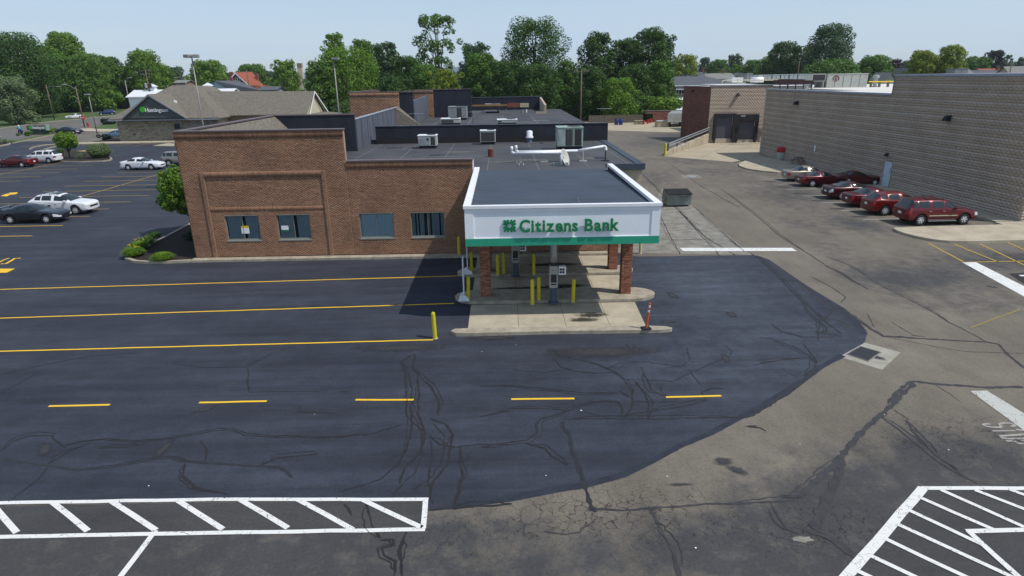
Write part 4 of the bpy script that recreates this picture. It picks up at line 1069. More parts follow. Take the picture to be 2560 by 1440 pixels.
# yellow-brown exposed strip, brick and buff panels in front of the far screen
ys = 92.0
def pstrip(nm, xa, xb, yt, yb, m, dy=0.0):
    A, B = P(xa, yt, ys-dy), P(xb, yb, ys-dy); slabwall(nm, A.x, ys-dy, B.x, ys-dy, B.z, A.z, m)
M['ochre'] = mat('exposed_ochre_board', (0.33,0.20,0.05), 0.85, col2=(0.22,0.13,0.05), scale=2)
M['buff_panel'] = mat('buff_panel', (0.45,0.40,0.26), 0.85, var=.1)
pstrip('exposed_board', 1065, 1268, 264, 269, M['ochre'], .0)
pstrip('brick_panel', 1268, 1300, 258, 268, M['brickB'], .05); pstrip('buff_panel', 1300, 1322, 258, 268, M['buff_panel'], .1)
pstrip('coping', 1065, 1322, 262.5, 264, M['coping_grey'], -.15) if False else None
pstrip('curb_wall', 1062, 1322, 268, 273, M['membrane_dark'], .02)
A, B = P(1178,245,105), P(1349,259,105)
slabwall('far_parapet', A.x-4, 105.5, B.x, 105.5, R2-1, P(1300,243,105).z, M['membrane_dark'])
slabwall('coping', A.x-4, 105.45, B.x, 105.45, P(1300,243,105).z+.003, P(1300,243,105).z+.08, M['membrane_panel'], .4)
e0, e1 = P(1349,243,105.5), P(1361,262,93)
mb = MB(); mb.add([(e0.x,105.7,0),(e0.x,105.7,e0.z),(e1.x,93,P(1361,262,93).z),(e1.x,93,0),(e0.x+.3,105.7,0),(e0.x+.3,105.7,e0.z),(e1.x+.3,93,P(1361,262,93).z),(e1.x+.3,93,0)], [(0,1,2,3),(7,6,5,4),(1,5,6,2),(3,2,6,7)])
mb.build('end_wall', M['tan_stucco'], mall)
slabwall('end_wall', P(1340,275,93).x, 93, e1.x, 93, 0, R2+.3, M['tan_stucco'])
w = MB()
for k in range(5): w.box(-8+k*4, -7.9+k*4, 57, 90, R2-.02, R2-.01)
w.build('roof_seam', M['seam'], mall)

# ------------------------------------------------------------------ drive-through canopy
CX0, CX1, CY0, CZB, CZT = -1.60, 6.41, 24.85, 3.38, 5.08
can = thing('drive_through_canopy', ((CX0+CX1)/2, 30, 0), 'white and green drive-through canopy on brick columns with green raised lettering', 'canopy')
mb = MB()
# front fascia with a shallow recessed panel
px0, px1, pz0, pz1 = CX0+.36, CX1-.35, 3.72, 4.80
mb.box(CX0, px0, CY0, CY0+.2, 3.701, CZT-.14); mb.box(px1, CX1, CY0, CY0+.2, 3.701, CZT-.14)
mb.box(px0, px1, CY0, CY0+.2, pz1, CZT-.14); mb.box(px0, px1, CY0, CY0+.2, 3.701, pz0)
mb.box(px0, px1, CY0+.035, CY0+.2, pz0, pz1)
fas = mb.build('fascia', M['stucco'], can)
mb = MB(); mb.box(CX0, CX0+.2, CY0+.2, FY-.02, 3.701, CZT-.14); mb.build('side_fascia', M['stucco'], can)
mb = MB(); mb.box(CX1-.2, CX1, CY0+.2, FY+1.6, 3.701, CZT-.14); mb.build('side_fascia', M['stucco'], can)
mb = MB(); mb.box(CX0-.003, CX1+.003, CY0-.004, CY0+.2, CZB, 3.70); mb.box(CX0-.003, CX0+.2, CY0+.2, FY-.02, CZB, 3.70); mb.box(CX1-.2, CX1+.003, CY0+.2, FY-.02, CZB, 3.70); mb.build('green_band', M['green_band'], can)
mb = MB(); mb.box(CX0-.05, CX1+.05, CY0-.05, CY0+.16, CZT-.139, CZT); mb.box(CX0-.05, CX0+.25, CY0+.16, 36.3, CZT-.139, CZT); mb.box(CX1-.25, CX1+.05, CY0+.16, 36.9, CZT-.139, CZT); mb.build('coping', M['white_trim'], can, bevel=.012)
mb = MB(); mb.box(CX0+.2, CX1-.2, CY0+.2, FY-.01, CZB+.12, CZB+.25); mb.build('soffit', mat('canopy_soffit', (.14,.135,.13), .9), can)  # soffit colour kept darker than real to deepen the shade under the canopy
mb = MB(); mb.add([(CX0+.2,CY0+.2,4.93),(CX1-.2,CY0+.2,4.93),(CX1-.2,FY-.02,4.78),(CX0+.2,FY-.02,4.78)], [(0,1,2,3)]); mb.add([(CX0+.25,FY-.02,4.78),(CX1-.2,FY-.02,4.78),(CX1-.2,38.7,RZ),(CX0-.1,38.7,RZ)], [(0,1,2,3)]); mb.build('roof', M['membrane'], can)
mb = MB(); mb.box(CX1-.215, CX1-.2, CY0+.2, 36.9, 4.55, CZT-.14); mb.build('inner_flashing', M['membrane_dark'], can)
w = MB()
for y, zz in ((27.0,4.905),(29.6,4.87),(32.3,4.83),(34.9,4.79)): w.box(CX0+.2, CX1-.2, y, y+.035, zz, zz+.006)
w.box(3.2,3.24,CY0+.2,27.0,4.915,4.935)
w.build('roof_seam', M['seam'], can)
# brick columns, brick by brick
def column(xc, yc, ht, singles, w=.47):
    core = MB(); core.box(xc-w/2+.001, xc+w/2-.001, yc-w/2+.001, yc+w/2-.001, .15, ht)
    col = core.build('column', M['mortar'], can)
    bh, j, d = .0677, .010, .0
    n = int((ht-.16)/bh)
    L_ = w/2-.0; hl = .2
    meshes = {}
    def bm(sx, sy, sz):
        k = (round(sx,3), round(sy,3), round(sz,3))
        if k not in meshes:
            q = MB(); q.box(-sx/2, sx/2, -sy/2, sy/2, -sz/2, sz/2)
            me = bpy.data.meshes.new('brick'); me.from_pydata(q.v, [], q.f); me.materials.append(M['brickC']); meshes[k] = me
        return meshes[k]
    rest = MB(); base = wloc(col)
    cnt = 0
    for r in range(n):
        z = .16+r*bh+bh/2
        upright = r < 0
        if r % 2 == 0: cuts = [0, .203, .406, w]
        else: cuts = [0, .101, .304, w]
        for face in range(4):
            for c0, c1 in zip(cuts[:-1], cuts[1:]):
                if c1-c0 < .05: 
                    pass
                m_ = (c0+c1)/2-w/2; s = c1-c0-j; dd = .05
                off = w/2-dd/2+.004
                if face == 0: ctr, sz = (xc+m_, yc-off), (s, dd)
                elif face == 1: ctr, sz = (xc+off, yc+m_), (dd, s)
                elif face == 2: ctr, sz = (xc-m_, yc+off), (s, dd)
                else: ctr, sz = (xc-off, yc-m_), (dd, s)
                vis = singles and face in ((0, 3) if xc > 1 else (0, 1))
                if vis and cnt < 290:
                    o = link('brick', bm(sz[0], sz[1], bh-j), col, (ctr[0]-base.x, ctr[1]-base.y, z-base.z)); cnt += 1
                else:
                    rest.box(ctr[0]-sz[0]/2, ctr[0]+sz[0]/2, ctr[1]-sz[1]/2, ctr[1]+sz[1]/2, z-(bh-j)/2, z+(bh-j)/2)
    ro = rest.build('brickwork', M['brickC'], col); ro['kind'] = 'stuff'
    return col
c1 = P(1213,750,27.7); c2 = P(1564,742,27.7)
column(-.92, 27.92, CZB+.1, True); column(5.72, 27.92, CZB+.1, True); column(5.80, 31.9, CZB+.1, False); column(-.92, 31.9, CZB+.1, False)
# raised lettering
def text_thing(parent, s, x0, x1, yfront, zbase, height, depth, m, name='letter', offset=0.0, axis='x', O=None, U=None):
    """lettering cut as separate solid letters standing on a vertical plane; O,U give the plane when not facing -Y"""
    items = []; adv = 0.0
    cur = bpy.data.curves.new('t', 'FONT')
    for ch in s:
        if ch == ' ': adv += .36; continue
        cur.body = ch; cur.extrude = .0; cur.offset = offset; cur.resolution_u = 4
        ob = bpy.data.objects.new('t', cur); COL.objects.link(ob)
        bpy.context.view_layer.update()
        dg = bpy.context.evaluated_depsgraph_get()
        me = bpy.data.meshes.new_from_object(ob.evaluated_get(dg))
        bpy.data.objects.remove(ob)
        xs = [v.co.x for v in me.vertices]
        a, b = min(xs), max(xs)
        for v in me.vertices: v.co.x += adv-a
        items.append((ch, me)); adv += (b-a)+.075
    cur_h = .70
    sx = (x1-x0)/(adv-.075); sy = height/cur_h
    U = Vector(U) if U is not None else Vector((1,0,0)); O = Vector(O) if O is not None else Vector((x0, yfront, zbase))
    Nn = Vector((U.y, -U.x, 0)); base = wloc(parent)
    for ch, me in items:
        n = len(me.vertices); vs = []
        for dd in (depth, 0):
            for v in me.vertices:
                p = O+U*(v.co.x*sx)+Vector((0,0,v.co.y*sy))+Nn*dd-base; vs.append(p)
        fs = [tuple(p.vertices) for p in me.polygons]
        back = [tuple(n+i for i in reversed(f)) for f in fs]
        from collections import Counter
        ec = Counter()
        for f in fs:
            for i in range(len(f)): ec[tuple(sorted((f[i], f[(i+1)%len(f)])))] += 1
        side = []
        for f in fs:
            for i in range(len(f)):
                a, b = f[i], f[(i+1)%len(f)]
                if ec[tuple(sorted((a, b)))] == 1: side.append((a, n+a, n+b, b))
        m2 = bpy.data.meshes.new(name); m2.from_pydata([tuple(v) for v in vs], [], fs+back+side); m2.materials.append(m); m2.update()
        link(name, m2, parent)
text_thing(can, 'Citizens Bank', .63, 4.71, CY0+.035-.075, 3.985, .49, .075, M['green_letter'], offset=.030)
# daisy-wheel emblem: twelve lobes round an open centre
mb = MB(); ec_ = Vector((.235, 0, 4.225)); ri = .085
yb, yf = CY0+.035, CY0-.04
for i, (tx, tz) in enumerate([(-.235,.235),(-.085,.245),(.085,.245),(.235,.235),(.245,.085),(.245,-.085),(.235,-.235),(.085,-.245),(-.085,-.245),(-.235,-.235),(-.245,-.085),(-.245,.085)]):
    d = Vector((tx, 0, tz)); u = d.normalized(); n_ = Vector((-u.z, 0, u.x)); wv = .047
    a = ec_+u*ri; b = ec_+d*.88
    pts = [a-n_*.022, b-n_*wv]+[b+u*(wv*math.sin(t))*1.0-n_*(wv*math.cos(t)) for t in (.5,1.1,1.57,2.1,2.7)]+[b+n_*wv, a+n_*.022]
    k = len(pts); yy = .0008*i
    mb.add([(p.x, yf+yy, p.z) for p in pts]+[(p.x, yb, p.z) for p in pts], [tuple(range(k)), tuple(range(2*k-1, k-1, -1))]+[(i2, k+i2, k+(i2+1)%k, (i2+1)%k) for i2 in range(k)])
k = 24
for r0_, r1_ in ((.095,.15),):
    vs = []
    for y in (yf+.012, yb):
        for r in (r0_, r1_):
            for i in range(k): t = 2*math.pi*i/k; vs.append((ec_.x+r*math.cos(t), y, ec_.z+r*math.sin(t)))
    fs = []
    for i in range(k):
        j_ = (i+1)%k; fs += [(i, j_, k+j_, k+i), (k+i, k+j_, 3*k+j_, 3*k+i), (i, 2*k+i, 2*k+j_, j_)]
    mb.add(vs, fs)
mb.build('emblem', M['green_letter'], can)

# ------------------------------------------------------------------ teller machines, bollards, lane posts
def teller(x, y, tube, label):
    t = thing('teller_machine', (x, y, .16), label, 'teller machine', 'drive-through teller machines under the canopy')
    mb = MB(); mb.lathe((x,y,.16), [(.24,0),(.24,.03),(.15,.06),(.15,.75)], 14); mb.build('post', M['blue_grey'], t, smooth=False)
    mb = MB(); mb.box(x-.19,x+.19,y-.17,y+.17,.91,1.95); mb.build('housing', M['machine'], t, bevel=.025)
    mb = MB(); mb.box(x-.13,x+.13,y-.185,y-.172,1.18,1.56); mb.build('carrier_door', M['coil'], t); mb = MB(); mb.box(x-.09,x+.02,y-.185,y-.172,1.72,1.78); mb.build('call_panel', M['unit_grey'], t)
    mb = MB(); mb.box(x-.12,x+.12,y-.186,y-.172,1.06,1.12); mb.build('slot', M['coil'], t)
    mb = MB(); mb.box(x+.22,x+.56,y-.14,y+.14,1.52,1.92); sc = mb.build('speaker_box', M['white_trim'], t, bevel=.02)
    mb = MB()
    for i in range(2):
        for k in range(2): mb.box(x+.26+k*.12,x+.36+k*.12,y-.148,y-.141,1.60+i*.13,1.70+i*.13)
    mb.build('keypad', M['coil'], sc)
    if tube:
        mb = MB(); mb.cyl((x+.0,y,1.96),(x+.0,y,3.48),.155,.155,14); mb.build('air_tube', M['galv'], t, smooth=True)
        mb = MB(); mb.cyl((x,y,1.951),(x,y,2.1),.17,.17,14); mb.build('collar', M['coil'], t)
tp = G(1383,756,.16); teller(tp.x, tp.y, True, 'beige teller machine on blue post joined to the grey air tube, nearer lane')
tp2 = G(1289,690,.16); teller(tp2.x, tp2.y, False, 'beige teller machine without air tube on the farther lane island')
def bollard(px, pyb, h, label, m='yellow', z0=.16, r=.085, lean=0.0, group='yellow safety bollards'):
    p = G(px, pyb, z0)
    t = thing('bollard', p, label, 'bollard', group)
    mb = MB(); tp_ = Vector((p.x+lean*h, p.y, p.z+h))
    d = (tp_-p)
    mb.cyl(p, p+d*.94, r, r, 16, False); mb.cyl(p+d*.94, p+d*.985, r, r*.75, 16, False); mb.cyl(p+d*.985, p+d, r*.75, r*.25, 16, True)
    mb.build('sleeve', M[m], t, smooth=True)
    mb = MB(); mb.lathe((p.x,p.y,p.z), [(r*1.45,0),(r*1.35,.02),(r*1.02,.03)], 14); mb.build('footing', M['kerb'], t)
bollard(1148,637,1.1,'yellow bollard against the shaded brick wall left of the canopy')
bollard(1179,682,1.15,'yellow bollard beside the farther white lane board')
bollard(1245,689,1.15,'left of the two yellow bollards before the farther teller machine')
bollard(1259.5,684,1.15,'right of the two yellow bollards before the farther teller machine')
bollard(1334,688,1.15,'single yellow bollard right of the farther teller machine')
bollard(1170,748,1.12,'yellow bollard beside the paired white lane boards on the nearer island', lean=.05)
bollard(1331,761,1.22,'left and front yellow bollard of the pair by the nearer teller machine')
bollard(1347,751,1.15,'right and rear yellow bollard of the pair by the nearer teller machine')
bollard(1432,756,1.12,'yellow bollard right of the nearer teller machine at the shadow edge', lean=.03)
bollard(1088,846,1.15,'tall yellow bollard standing alone in the open at the end of the yellow line', z0=.0, lean=-.03)
bollard(1600,634,1.0,'faded cream bollard on a round base right of the brick columns', m='cream_post', z0=0, group='faded bollards')
bollard(1662,390,1.6,'yellow bollard at the low end of the loading ramp wall', z0=0, r=.16)
# orange delineator
p = G(1615,822,.16); t = thing('delineator_post', p, 'orange flexible lane post with white bands on a black rubber base at the island end', 'lane post')
mb = MB(); mb.obox(p, .36,.30,.06,.2); mb.build('base', M['black'], t)
tp_ = p+Vector((.10,.0,1.12)); d = tp_-p
for i, (a, b, m_) in enumerate([(.05,.66,'orange'),(.66,.74,'reflective'),(.74,.84,'orange'),(.84,.93,'reflective'),(.93,1.0,'orange')]):
    mb = MB(); mb.cyl(p+d*a, p+d*b, .05-.008*a, .05-.008*b, 12); mb.build('band' if 'ref' in m_ else 'tube', M[m_], t, smooth=False)
# white lane boards seen edge-on, each on half-round feet
def board(px, pyb, h, label):
    p = G(px, pyb, .16)
    t = thing('lane_board', p, label, 'sign board', 'white lane boards at the island heads')
    mb = MB(); mb.box(p.x-.022,p.x+.022,p.y-.0,p.y+.55,.30,.16+h); mb.build('board', M['white_trim'], t, bevel=.005)
    for dy in (.0, .5):
        mb = MB(); k = 12; pts = [(p.x+.26*math.cos(math.pi*i/k), .16+.27*math.sin(math.pi*i/k)) for i in range(k+1)]
        vs = [(x, p.y+dy-.015, z) for x, z in pts]+[(x, p.y+dy+.015, z) for x, z in pts]; n = k+1
        mb.add(vs, [tuple(range(n)), tuple(range(2*n-1, n-1, -1))]+[(i, n+i, n+(i+1)%n, (i+1)%n) for i in range(n)]); mb.build('foot', M['white_trim'], t)
board(1160,753,2.05,'white lane board on half-round feet at the head of the nearer teller island')
board(1169,686,2.05,'white lane board on half-round feet at the head of the farther teller island')

# ------------------------------------------------------------------ rooftop equipment of the bank
def rtu(px, py, wpx, hpx, dep, label, m='unit', coil=(.0,1.0), z0=RZ, curb=.22, group='rooftop air units', topm=None, panels=()):
    """air unit: px,py = left foot on roof; sized by its apparent width/height at that distance"""
    a = G(px, py, z0); s = (a-CP).dot(fwd)/1549.67
    W_, H_ = wpx*s, hpx*s/.95
    t = thing('air_unit', a, label, 'air unit', group)
    mb = MB(); mb.box(a.x+.06, a.x+W_-.06, a.y+.05, a.y+dep-.05, z0, z0+curb); mb.build('curb', M['black'], t)
    mb = MB(); mb.box(a.x, a.x+W_, a.y, a.y+dep, z0+curb, z0+H_-.06); cab = mb.build('cabinet', M[m], t, bevel=.015)
    mb = MB(); mb.box(a.x-.03, a.x+W_+.03, a.y-.03, a.y+dep+.03, z0+H_-.06, z0+H_); mb.build('lid', M[topm or m], t, bevel=.01)
    c0_, c1_ = coil
    if c1_ > c0_:
        mb = MB(); mb.box(a.x+W_*c0_+.05, a.x+W_*c1_-.05, a.y-.012, a.y-.001, z0+curb+.06, z0+H_-.16); ci = mb.build('coil', M['coil'], t)
        mb = MB(); n = max(3, int(W_*(c1_-c0_)/.12))
        for i in range(1, n): x = a.x+W_*c0_+.05+(W_*(c1_-c0_)-.1)*i/n; mb.box(x-.006, x+.006, a.y-.02, a.y-.013, z0+curb+.06, z0+H_-.16)
        mb.build('guard', M['unit_grey'], ci)
    for p0, p1, q0, q1, mm in panels:
        mb = MB(); mb.box(a.x+W_*p0, a.x+W_*p1, a.y-.02, a.y-.001, z0+curb+(H_-curb)*q0, z0+curb+(H_-curb)*q1); mb.build('panel', M[mm], t, bevel=.004)
    mb = MB(); mb.lathe((a.x+W_*.7, a.y+dep*.5, z0+H_), [(min(W_,dep)*.33,0),(min(W_,dep)*.33,.03),(min(W_,dep)*.28,.035)], 18); mb.build('fan_guard', M['coil'], t)
    return t
rtu(1046,372,46,31,1.1,'small beige air unit with service panels, left on the bank roof', topm='white_trim', coil=(.66,.95), panels=[(.02,.28,.05,.7,'unit_grey'),(.3,.62,.1,.85,'galv'),(.48,.58,.5,.7,'paper')])
rtu(1201,362,38,33,1.0,'square air unit with large dark coil face left of the red vent', topm='white_trim', coil=(.02,.98))
rtu(1393,378,64,55,1.7,'big grey-green air unit with two dark coils behind the dish', m='unit_green', coil=(.30,.62), curb=.35, panels=[(.64,.66,.0,1.,'unit_green'),(.05,.16,.35,.75,'galv')])
a = G(1393,378,RZ); s = (a-CP).dot(fwd)/1549.67
mb = MB(); mb.box(a.x+64*s*.67, a.x+64*s*.94, a.y-.012, a.y-.001, RZ+.41, RZ+55*s/.95-.16)
un = [o for o in COL.objects if o.name.startswith('air_unit')][-1]; mb.build('coil', M['coil'], un)
# dome vent
p = G(1324,356,RZ); mb = MB(); mb.lathe(p, [(.24,0),(.24,.28),(.34,.30),(.36,.40),(.27,.44),(.27,.85),(.2,.93),(.05,.96)], 18)
t = thing('roof_vent', p, 'white domed roof vent with grey-blue base before the dark screen', 'roof vent')
mb = MB(); mb.lathe(p, [(.22,0),(.22,.30),(.32,.34),(.32,.38)], 18); mb.build('base', mat('blue_grey_vent', (.12,.19,.26), .5), t, smooth=False)
mb = MB(); mb.lathe(p, [(.33,.381),(.34,.46),(.26,.55),(.26,.92),(.20,.99),(.06,1.02)], 20); mb.build('cap', M['pvc'], t, smooth=True)
# red-brown stack
p = G(1227,392,RZ); t = thing('roof_vent', p, 'red-brown clay vent stack on the bank roof', 'roof vent')
mb = MB(); mb.lathe(p, [(.20,0),(.20,.5),(.19,.52)], 18); mb.build('stack', mat('red_brown_clay', (.15,.045,.035), .85), t, smooth=False)
mb = MB(); mb.lathe(p, [(.215,.521),(.215,.56),(.17,.57)], 18); mb.build('rim', M['brickB'], t)
# white pipe run on supports
pr = thing('pipe_run', G(1400,400,RZ), 'long white plastic pipe run on stands crossing the bank roof', 'pipe')
YP = 42.0
def pp(x, y): return P(x, y, YP)
mb = MB(); r = .085
def bend(a, b, c, rr=.15, n=5):
    a, b, c = Vector(a), Vector(b), Vector(c)
    u = (a-b).normalized(); v = (c-b).normalized(); s = b+u*rr; e = b+v*rr
    return [s*(1-t)**2+b*2*t*(1-t)+e*t*t for t in [i/n for i in range(n+1)]]
path = [pp(1279,366)]+bend(pp(1279,366), pp(1280,383), pp(1405,381))+bend(pp(1280,383), pp(1404,381), pp(1403,408))+[pp(1402,407)]
mb.tube(path, r, 10); mb.build('pipe', M['pvc'], pr, smooth=True)
mb = MB(); path = [pp(1290,364)]+bend(pp(1290,364), pp(1291,380)+Vector((0,.05,0)), pp(1440,378)+Vector((0,.3,0)))+[pp(1445,378)+Vector((0,.3,0))]+bend(pp(1445,378)+Vector((0,.3,0)), pp(1516,366)+Vector((0,.3,0)), pp(1517,380)+Vector((0,.3,0)))+[pp(1517,379)+Vector((0,.3,0))]
mb.tube(path, r, 10); mb.build('pipe', M['pvc'], pr, smooth=True)
for px, pb in ((1300,411),(1361,409),(1459,404),(1515,395)):
    top = pp(px, 384 if px < 1400 else 376); mb = MB(); mb.box(top.x-.035, top.x+.035, YP-.04+.15, YP+.04+.15, RZ, top.z-.02); mb.box(top.x-.25, top.x+.25, YP+.0, YP+.3, RZ, RZ+.06)
    mb.build('stand', M['black'] if px == 1515 else M['unit'], pr)
# satellite dish
p = G(1412,414,RZ+0); t = thing('satellite_dish', p, 'pale round satellite dish turned edge-on at the back of the canopy roof', 'satellite dish')
mb = MB(); cz = p+Vector((.05,.1,.52)); nrm = Vector((.80,-.42,.32)).normalized(); aa = nrm.orthogonal().normalized(); bb = nrm.cross(aa)
vs = [cz-nrm*.14]; rings = [.15,.3,.45,.55]; k = 28
for r in rings:
    for i in range(k): tt = 2*math.pi*i/k; vs.append(cz+aa*r*math.cos(tt)+bb*r*math.sin(tt)+nrm*(-.14+.14*(r/.55)**2))
fs = [(0, 1+i, 1+(i+1)%k) for i in range(k)]
for q in range(3):
    for i in range(k): fs.append((1+q*k+i, 1+(q+1)*k+i, 1+(q+1)*k+(i+1)%k, 1+q*k+(i+1)%k))
mb.add(vs, fs); o = mb.build('reflector', mat('pale_dish', (.50,.51,.47), .6), t, smooth=True); sm = o.modifiers.new('s','SOLIDIFY'); sm.thickness = .02
mb = MB(); mb.cyl((p.x-.1,p.y+.15,RZ),(p.x-.1,p.y+.15,RZ+.55),.035); mb.cyl((p.x-.1,p.y+.15,RZ+.5), cz-nrm*.1, .03); mb.cyl(cz-bb*.5, cz+nrm*.55, .012); mb.build('mast', M['unit_grey'], t)
mb = MB(); mb.box(p.x-.75,p.x+.3,p.y-.15,p.y+.45,RZ,RZ+.04); mb.box(p.x-.75,p.x-.3,p.y-.1,p.y+.1,RZ+.041,RZ+.22); mb.box(p.x-.1,p.x+.2,p.y-.12,p.y+.08,RZ+.041,RZ+.2); mb.build('ballast_tray', M['unit_grey'], t)
for px, py in ((1297,414),(1308,414)):
    p = G(px, py, RZ); t = thing('pipe_vent', p, ('left' if px < 1300 else 'right')+' of two short capped pipe stubs by the white pipe stand', 'roof pipe', 'short pipe stubs on the bank roof')
    mb = MB(); mb.cyl(p, p+Vector((0,0,.22)), .05); mb.build('stub', M['unit'], t); mb = MB(); mb.cyl(p+Vector((0,0,.221)), p+Vector((0,0,.26)), .065); mb.build('cap', M['black'], t)
# slack cable and small antenna masts
def antenna(px, pyb, h, z0, label, arms=3):
    p = G(px, pyb, z0); t = thing('antenna', p, label, 'antenna', 'thin roof antennas')
    mb = MB(); mb.cyl(p, p+Vector((0,0,h)), .02, .015, 6); mb.obox(p, .3,.3,.04); mb.build('mast', M['coil'], t)
    mb = MB(); mb.cyl(p+Vector((-.7,0,h)), p+Vector((.7,.1,h)), .012, .012, 5)
    for i in range(arms): x = -.5+i*.5; l = .45-.1*i; mb.cyl(p+Vector((x,-l,h)), p+Vector((x,l,h)), .009, .009, 5)
    mb.build('boom', M['galv'], t)
antenna(1184,356,2.6,RZ,'thin dark antenna mast by the square air unit'); antenna(1044,352,2.4,RZ,'thin dark antenna mast beside the small beige air unit'); antenna(1353,358,1.9,RZ,'thin antenna mast between the domed vent and the big air unit'); antenna(1509,345,2.6,RZ,'spiky television antenna above the end of the dark roof screen', 5)
# units beyond the screen
for (px,py,wp,hp,dp_,lb,kw) in [
  (1102,313,48,15,1.6,'low white-topped air unit just behind the dark screen, left',dict(topm='white_trim',coil=(.02,.7),z0=R2)),
  (1243,312,50,12,1.6,'low white-topped air unit just behind the dark screen, right',dict(topm='white_trim',coil=(.02,.25),z0=R2)),
  (1121,300,46,30,2.4,'tall grey air unit with ladder-like grille on the rear roof',dict(m='unit_grey',coil=(.45,.75),z0=R2)),
  (1213,283,37,21,1.8,'grey air unit with dark right grille on the rear roof',dict(m='unit_grey',coil=(.78,.98),z0=R2,panels=[(.1,.2,.3,.6,'paper'),(.24,.34,.3,.6,'paper'),(.45,.58,.4,.7,'paper')])),
  (1141,262,21,14,1.6,'pale boxy air unit by the farthest dark parapet',dict(coil=(0,0),z0=R2,m='unit')),
  (1199,261,30,9,1.5,'small low grey air unit near the farthest dark parapet',dict(m='unit_grey',coil=(.6,.95),z0=R2)),
  (1146,272,24,10,1.5,'cream topped air unit behind the tall grey one',dict(topm='white_trim',coil=(.4,.95),z0=R2))]:
    rtu(px, py, wp, hp, dp_, lb, group='air units on the rear mall roof', **kw)
for i, (px, pb, hp) in enumerate([(1265,275,10),(1282,272,8),(1306,284,15),(1316,281,9),(1345,262,12)]):
    p = G(px, pb, R2); s = (p-CP).dot(fwd)/1549.67; t = thing('pipe_vent', p, ['leftmost vent pipe right of the rear air unit','second short white vent pipe on the far mall roof','tallest vent pipe in the middle of the far mall roof','short white vent pipe right of the tallest one','grey vent pipe at the corner of the far parapet'][i], 'roof pipe', 'vent pipes on the far mall roof')
    mb = MB(); mb.cyl(p, p+Vector((0,0,hp*s)), .12, .12, 10); mb.build('stub', M['pvc'] if i in (1,3) else M['galv'], t); mb = MB(); mb.cyl(p+Vector((0,0,hp*s)), p+Vector((0,0,hp*s+.06)), .17, .17, 10); mb.build('cap', M['galv'], t)

# ------------------------------------------------------------------ supermarket (right)
A0 = Vector((33.57,81.91,0)); B0 = Vector((35.42,41.2,0)); Ud = (B0-A0).normalized(); Nd = Vector((Ud.y,-Ud.x,0)); LW = (B0-A0).length
sup = thing('supermarket', (34.5,60,0), 'long tan split-face block supermarket with banded walls and white roof', 'building')
def onw(px, py):
    d = ray(px, py); n = Nd; t_ = n.dot(A0-CP)/n.dot(d); p = CP+d*t_; return (p-A0).dot(Ud), p.z
ustep = onw(2235,215)[0]
LOWH, HIGHH = 7.98, 9.58
band = lambda ri, z: 1 if (z > .6 and (int(z/.2+.5) % 3 == 2)) or z < .75 else 0
dU = (onw(2203,460)[0], onw(2218,462)[0]); du0 = onw(2206,440)[0]; du1 = onw(2222,440)[0]
door_hole = (min(du0,du1), min(du0,du1)+1.15, 0.0, 2.35)
bm_ = [M['block'], M['blockL']]
masonry('blockwork', sup, A0, Ud, ustep, LOWH, .406, .2, .003, .012, bm_, M['blockmortar'], [door_hole] if door_hole[0] < ustep else [], rowmat=band, mo=.001)
masonry('blockwork', sup, A0+Ud*ustep, Ud, LW-ustep, HIGHH, .406, .2, .003, .012, bm_, M['blockmortar'], [(door_hole[0]-ustep, door_hole[1]-ustep, 0, 2.35)] if door_hole[0] > ustep else [], rowmat=band, mo=.001)
def wprism(parent, u0, u1, n0, n1, z0, z1, m, name, bevel=0):
    mb = MB(); pts = [A0+Ud*u+Nd*n for u, n in ((u0,n0),(u1,n0),(u1,n1),(u0,n1))]; mb.prism([(p.x,p.y) for p in pts], z0, z1); return mb.build(name, m, parent, bevel=bevel)
# solid core: wall behind the masonry, door recess left in
wprism(sup, 0, door_hole[0], -.3, .005, 0, 7.9, M['blockmortar'], 'wall_core'); wprism(sup, door_hole[1], ustep, -.3, .005, 0, 7.9, M['blockmortar'], 'wall_core'); wprism(sup, door_hole[0], door_hole[1], -.3, .004, 2.35, 7.9, M['blockmortar'], 'wall_core')
wprism(sup, ustep+.01, LW, -.3, .005, 0, 9.5, M['blockmortar'], 'wall_core'); wprism(sup, LW-.3, LW, -60, -.3, 0, 9.5, M['blockmortar'], 'wall_core')
wprism(sup, 0, .3, -3, -.3, 0, 7.9, M['blockmortar'], 'wall_core')
wprism(sup, ustep, ustep+.3, -60, -.3, 0, 9.5, M['blockmortar'], 'wall_core')
masonry('blockwork', sup, B0, Vector((-Nd.x,-Nd.y,0)), 22, HIGHH, .406, .2, .003, .012, bm_, M['blockmortar'], [], rowmat=band, mo=.001)
wprism(sup, -.08, ustep, -.45, .09, LOWH+.0, LOWH+.17, M['coping_grey'], 'coping'); wprism(sup, ustep-.06, LW+.09, -.45, .09, HIGHH, HIGHH+.17, M['coping_grey'], 'coping'); wprism(sup, ustep-.06, ustep+.30, -60, -.46, HIGHH, HIGHH+.17, M['coping_grey'], 'coping')
wprism(sup, ustep-.05, ustep-.01, -.44, .07, LOWH+.17, HIGHH-.001, M['coping_grey'], 'corner_flashing')
wprism(sup, 0, ustep, -60, -.31, 7.2, 7.75, M['white_roof'], 'roof')
mb = MB(); mb.box(46, 95, 82, 125, 5, 7.745); mb.build('roof', M['white_roof'], sup)
wprism(sup, ustep+.31, LW-.31, -60, -.31, 8.6, 9.2, M['white_roof'], 'roof')
dr_ = wprism(sup, door_hole[0]+.05, door_hole[1]-.05, -.10, .02, .02, 2.3, M['doorwhite'], 'door')
for q in ((door_hole[0], door_hole[0]+.05, 0, 2.35), (door_hole[1]-.05, door_hole[1], 0, 2.35), (door_hole[0]+.05, door_hole[1]-.05, 2.3, 2.35)): wprism(dr_, q[0], q[1], -.12, .035, q[2], q[3], M['unit_grey'], 'door_frame')
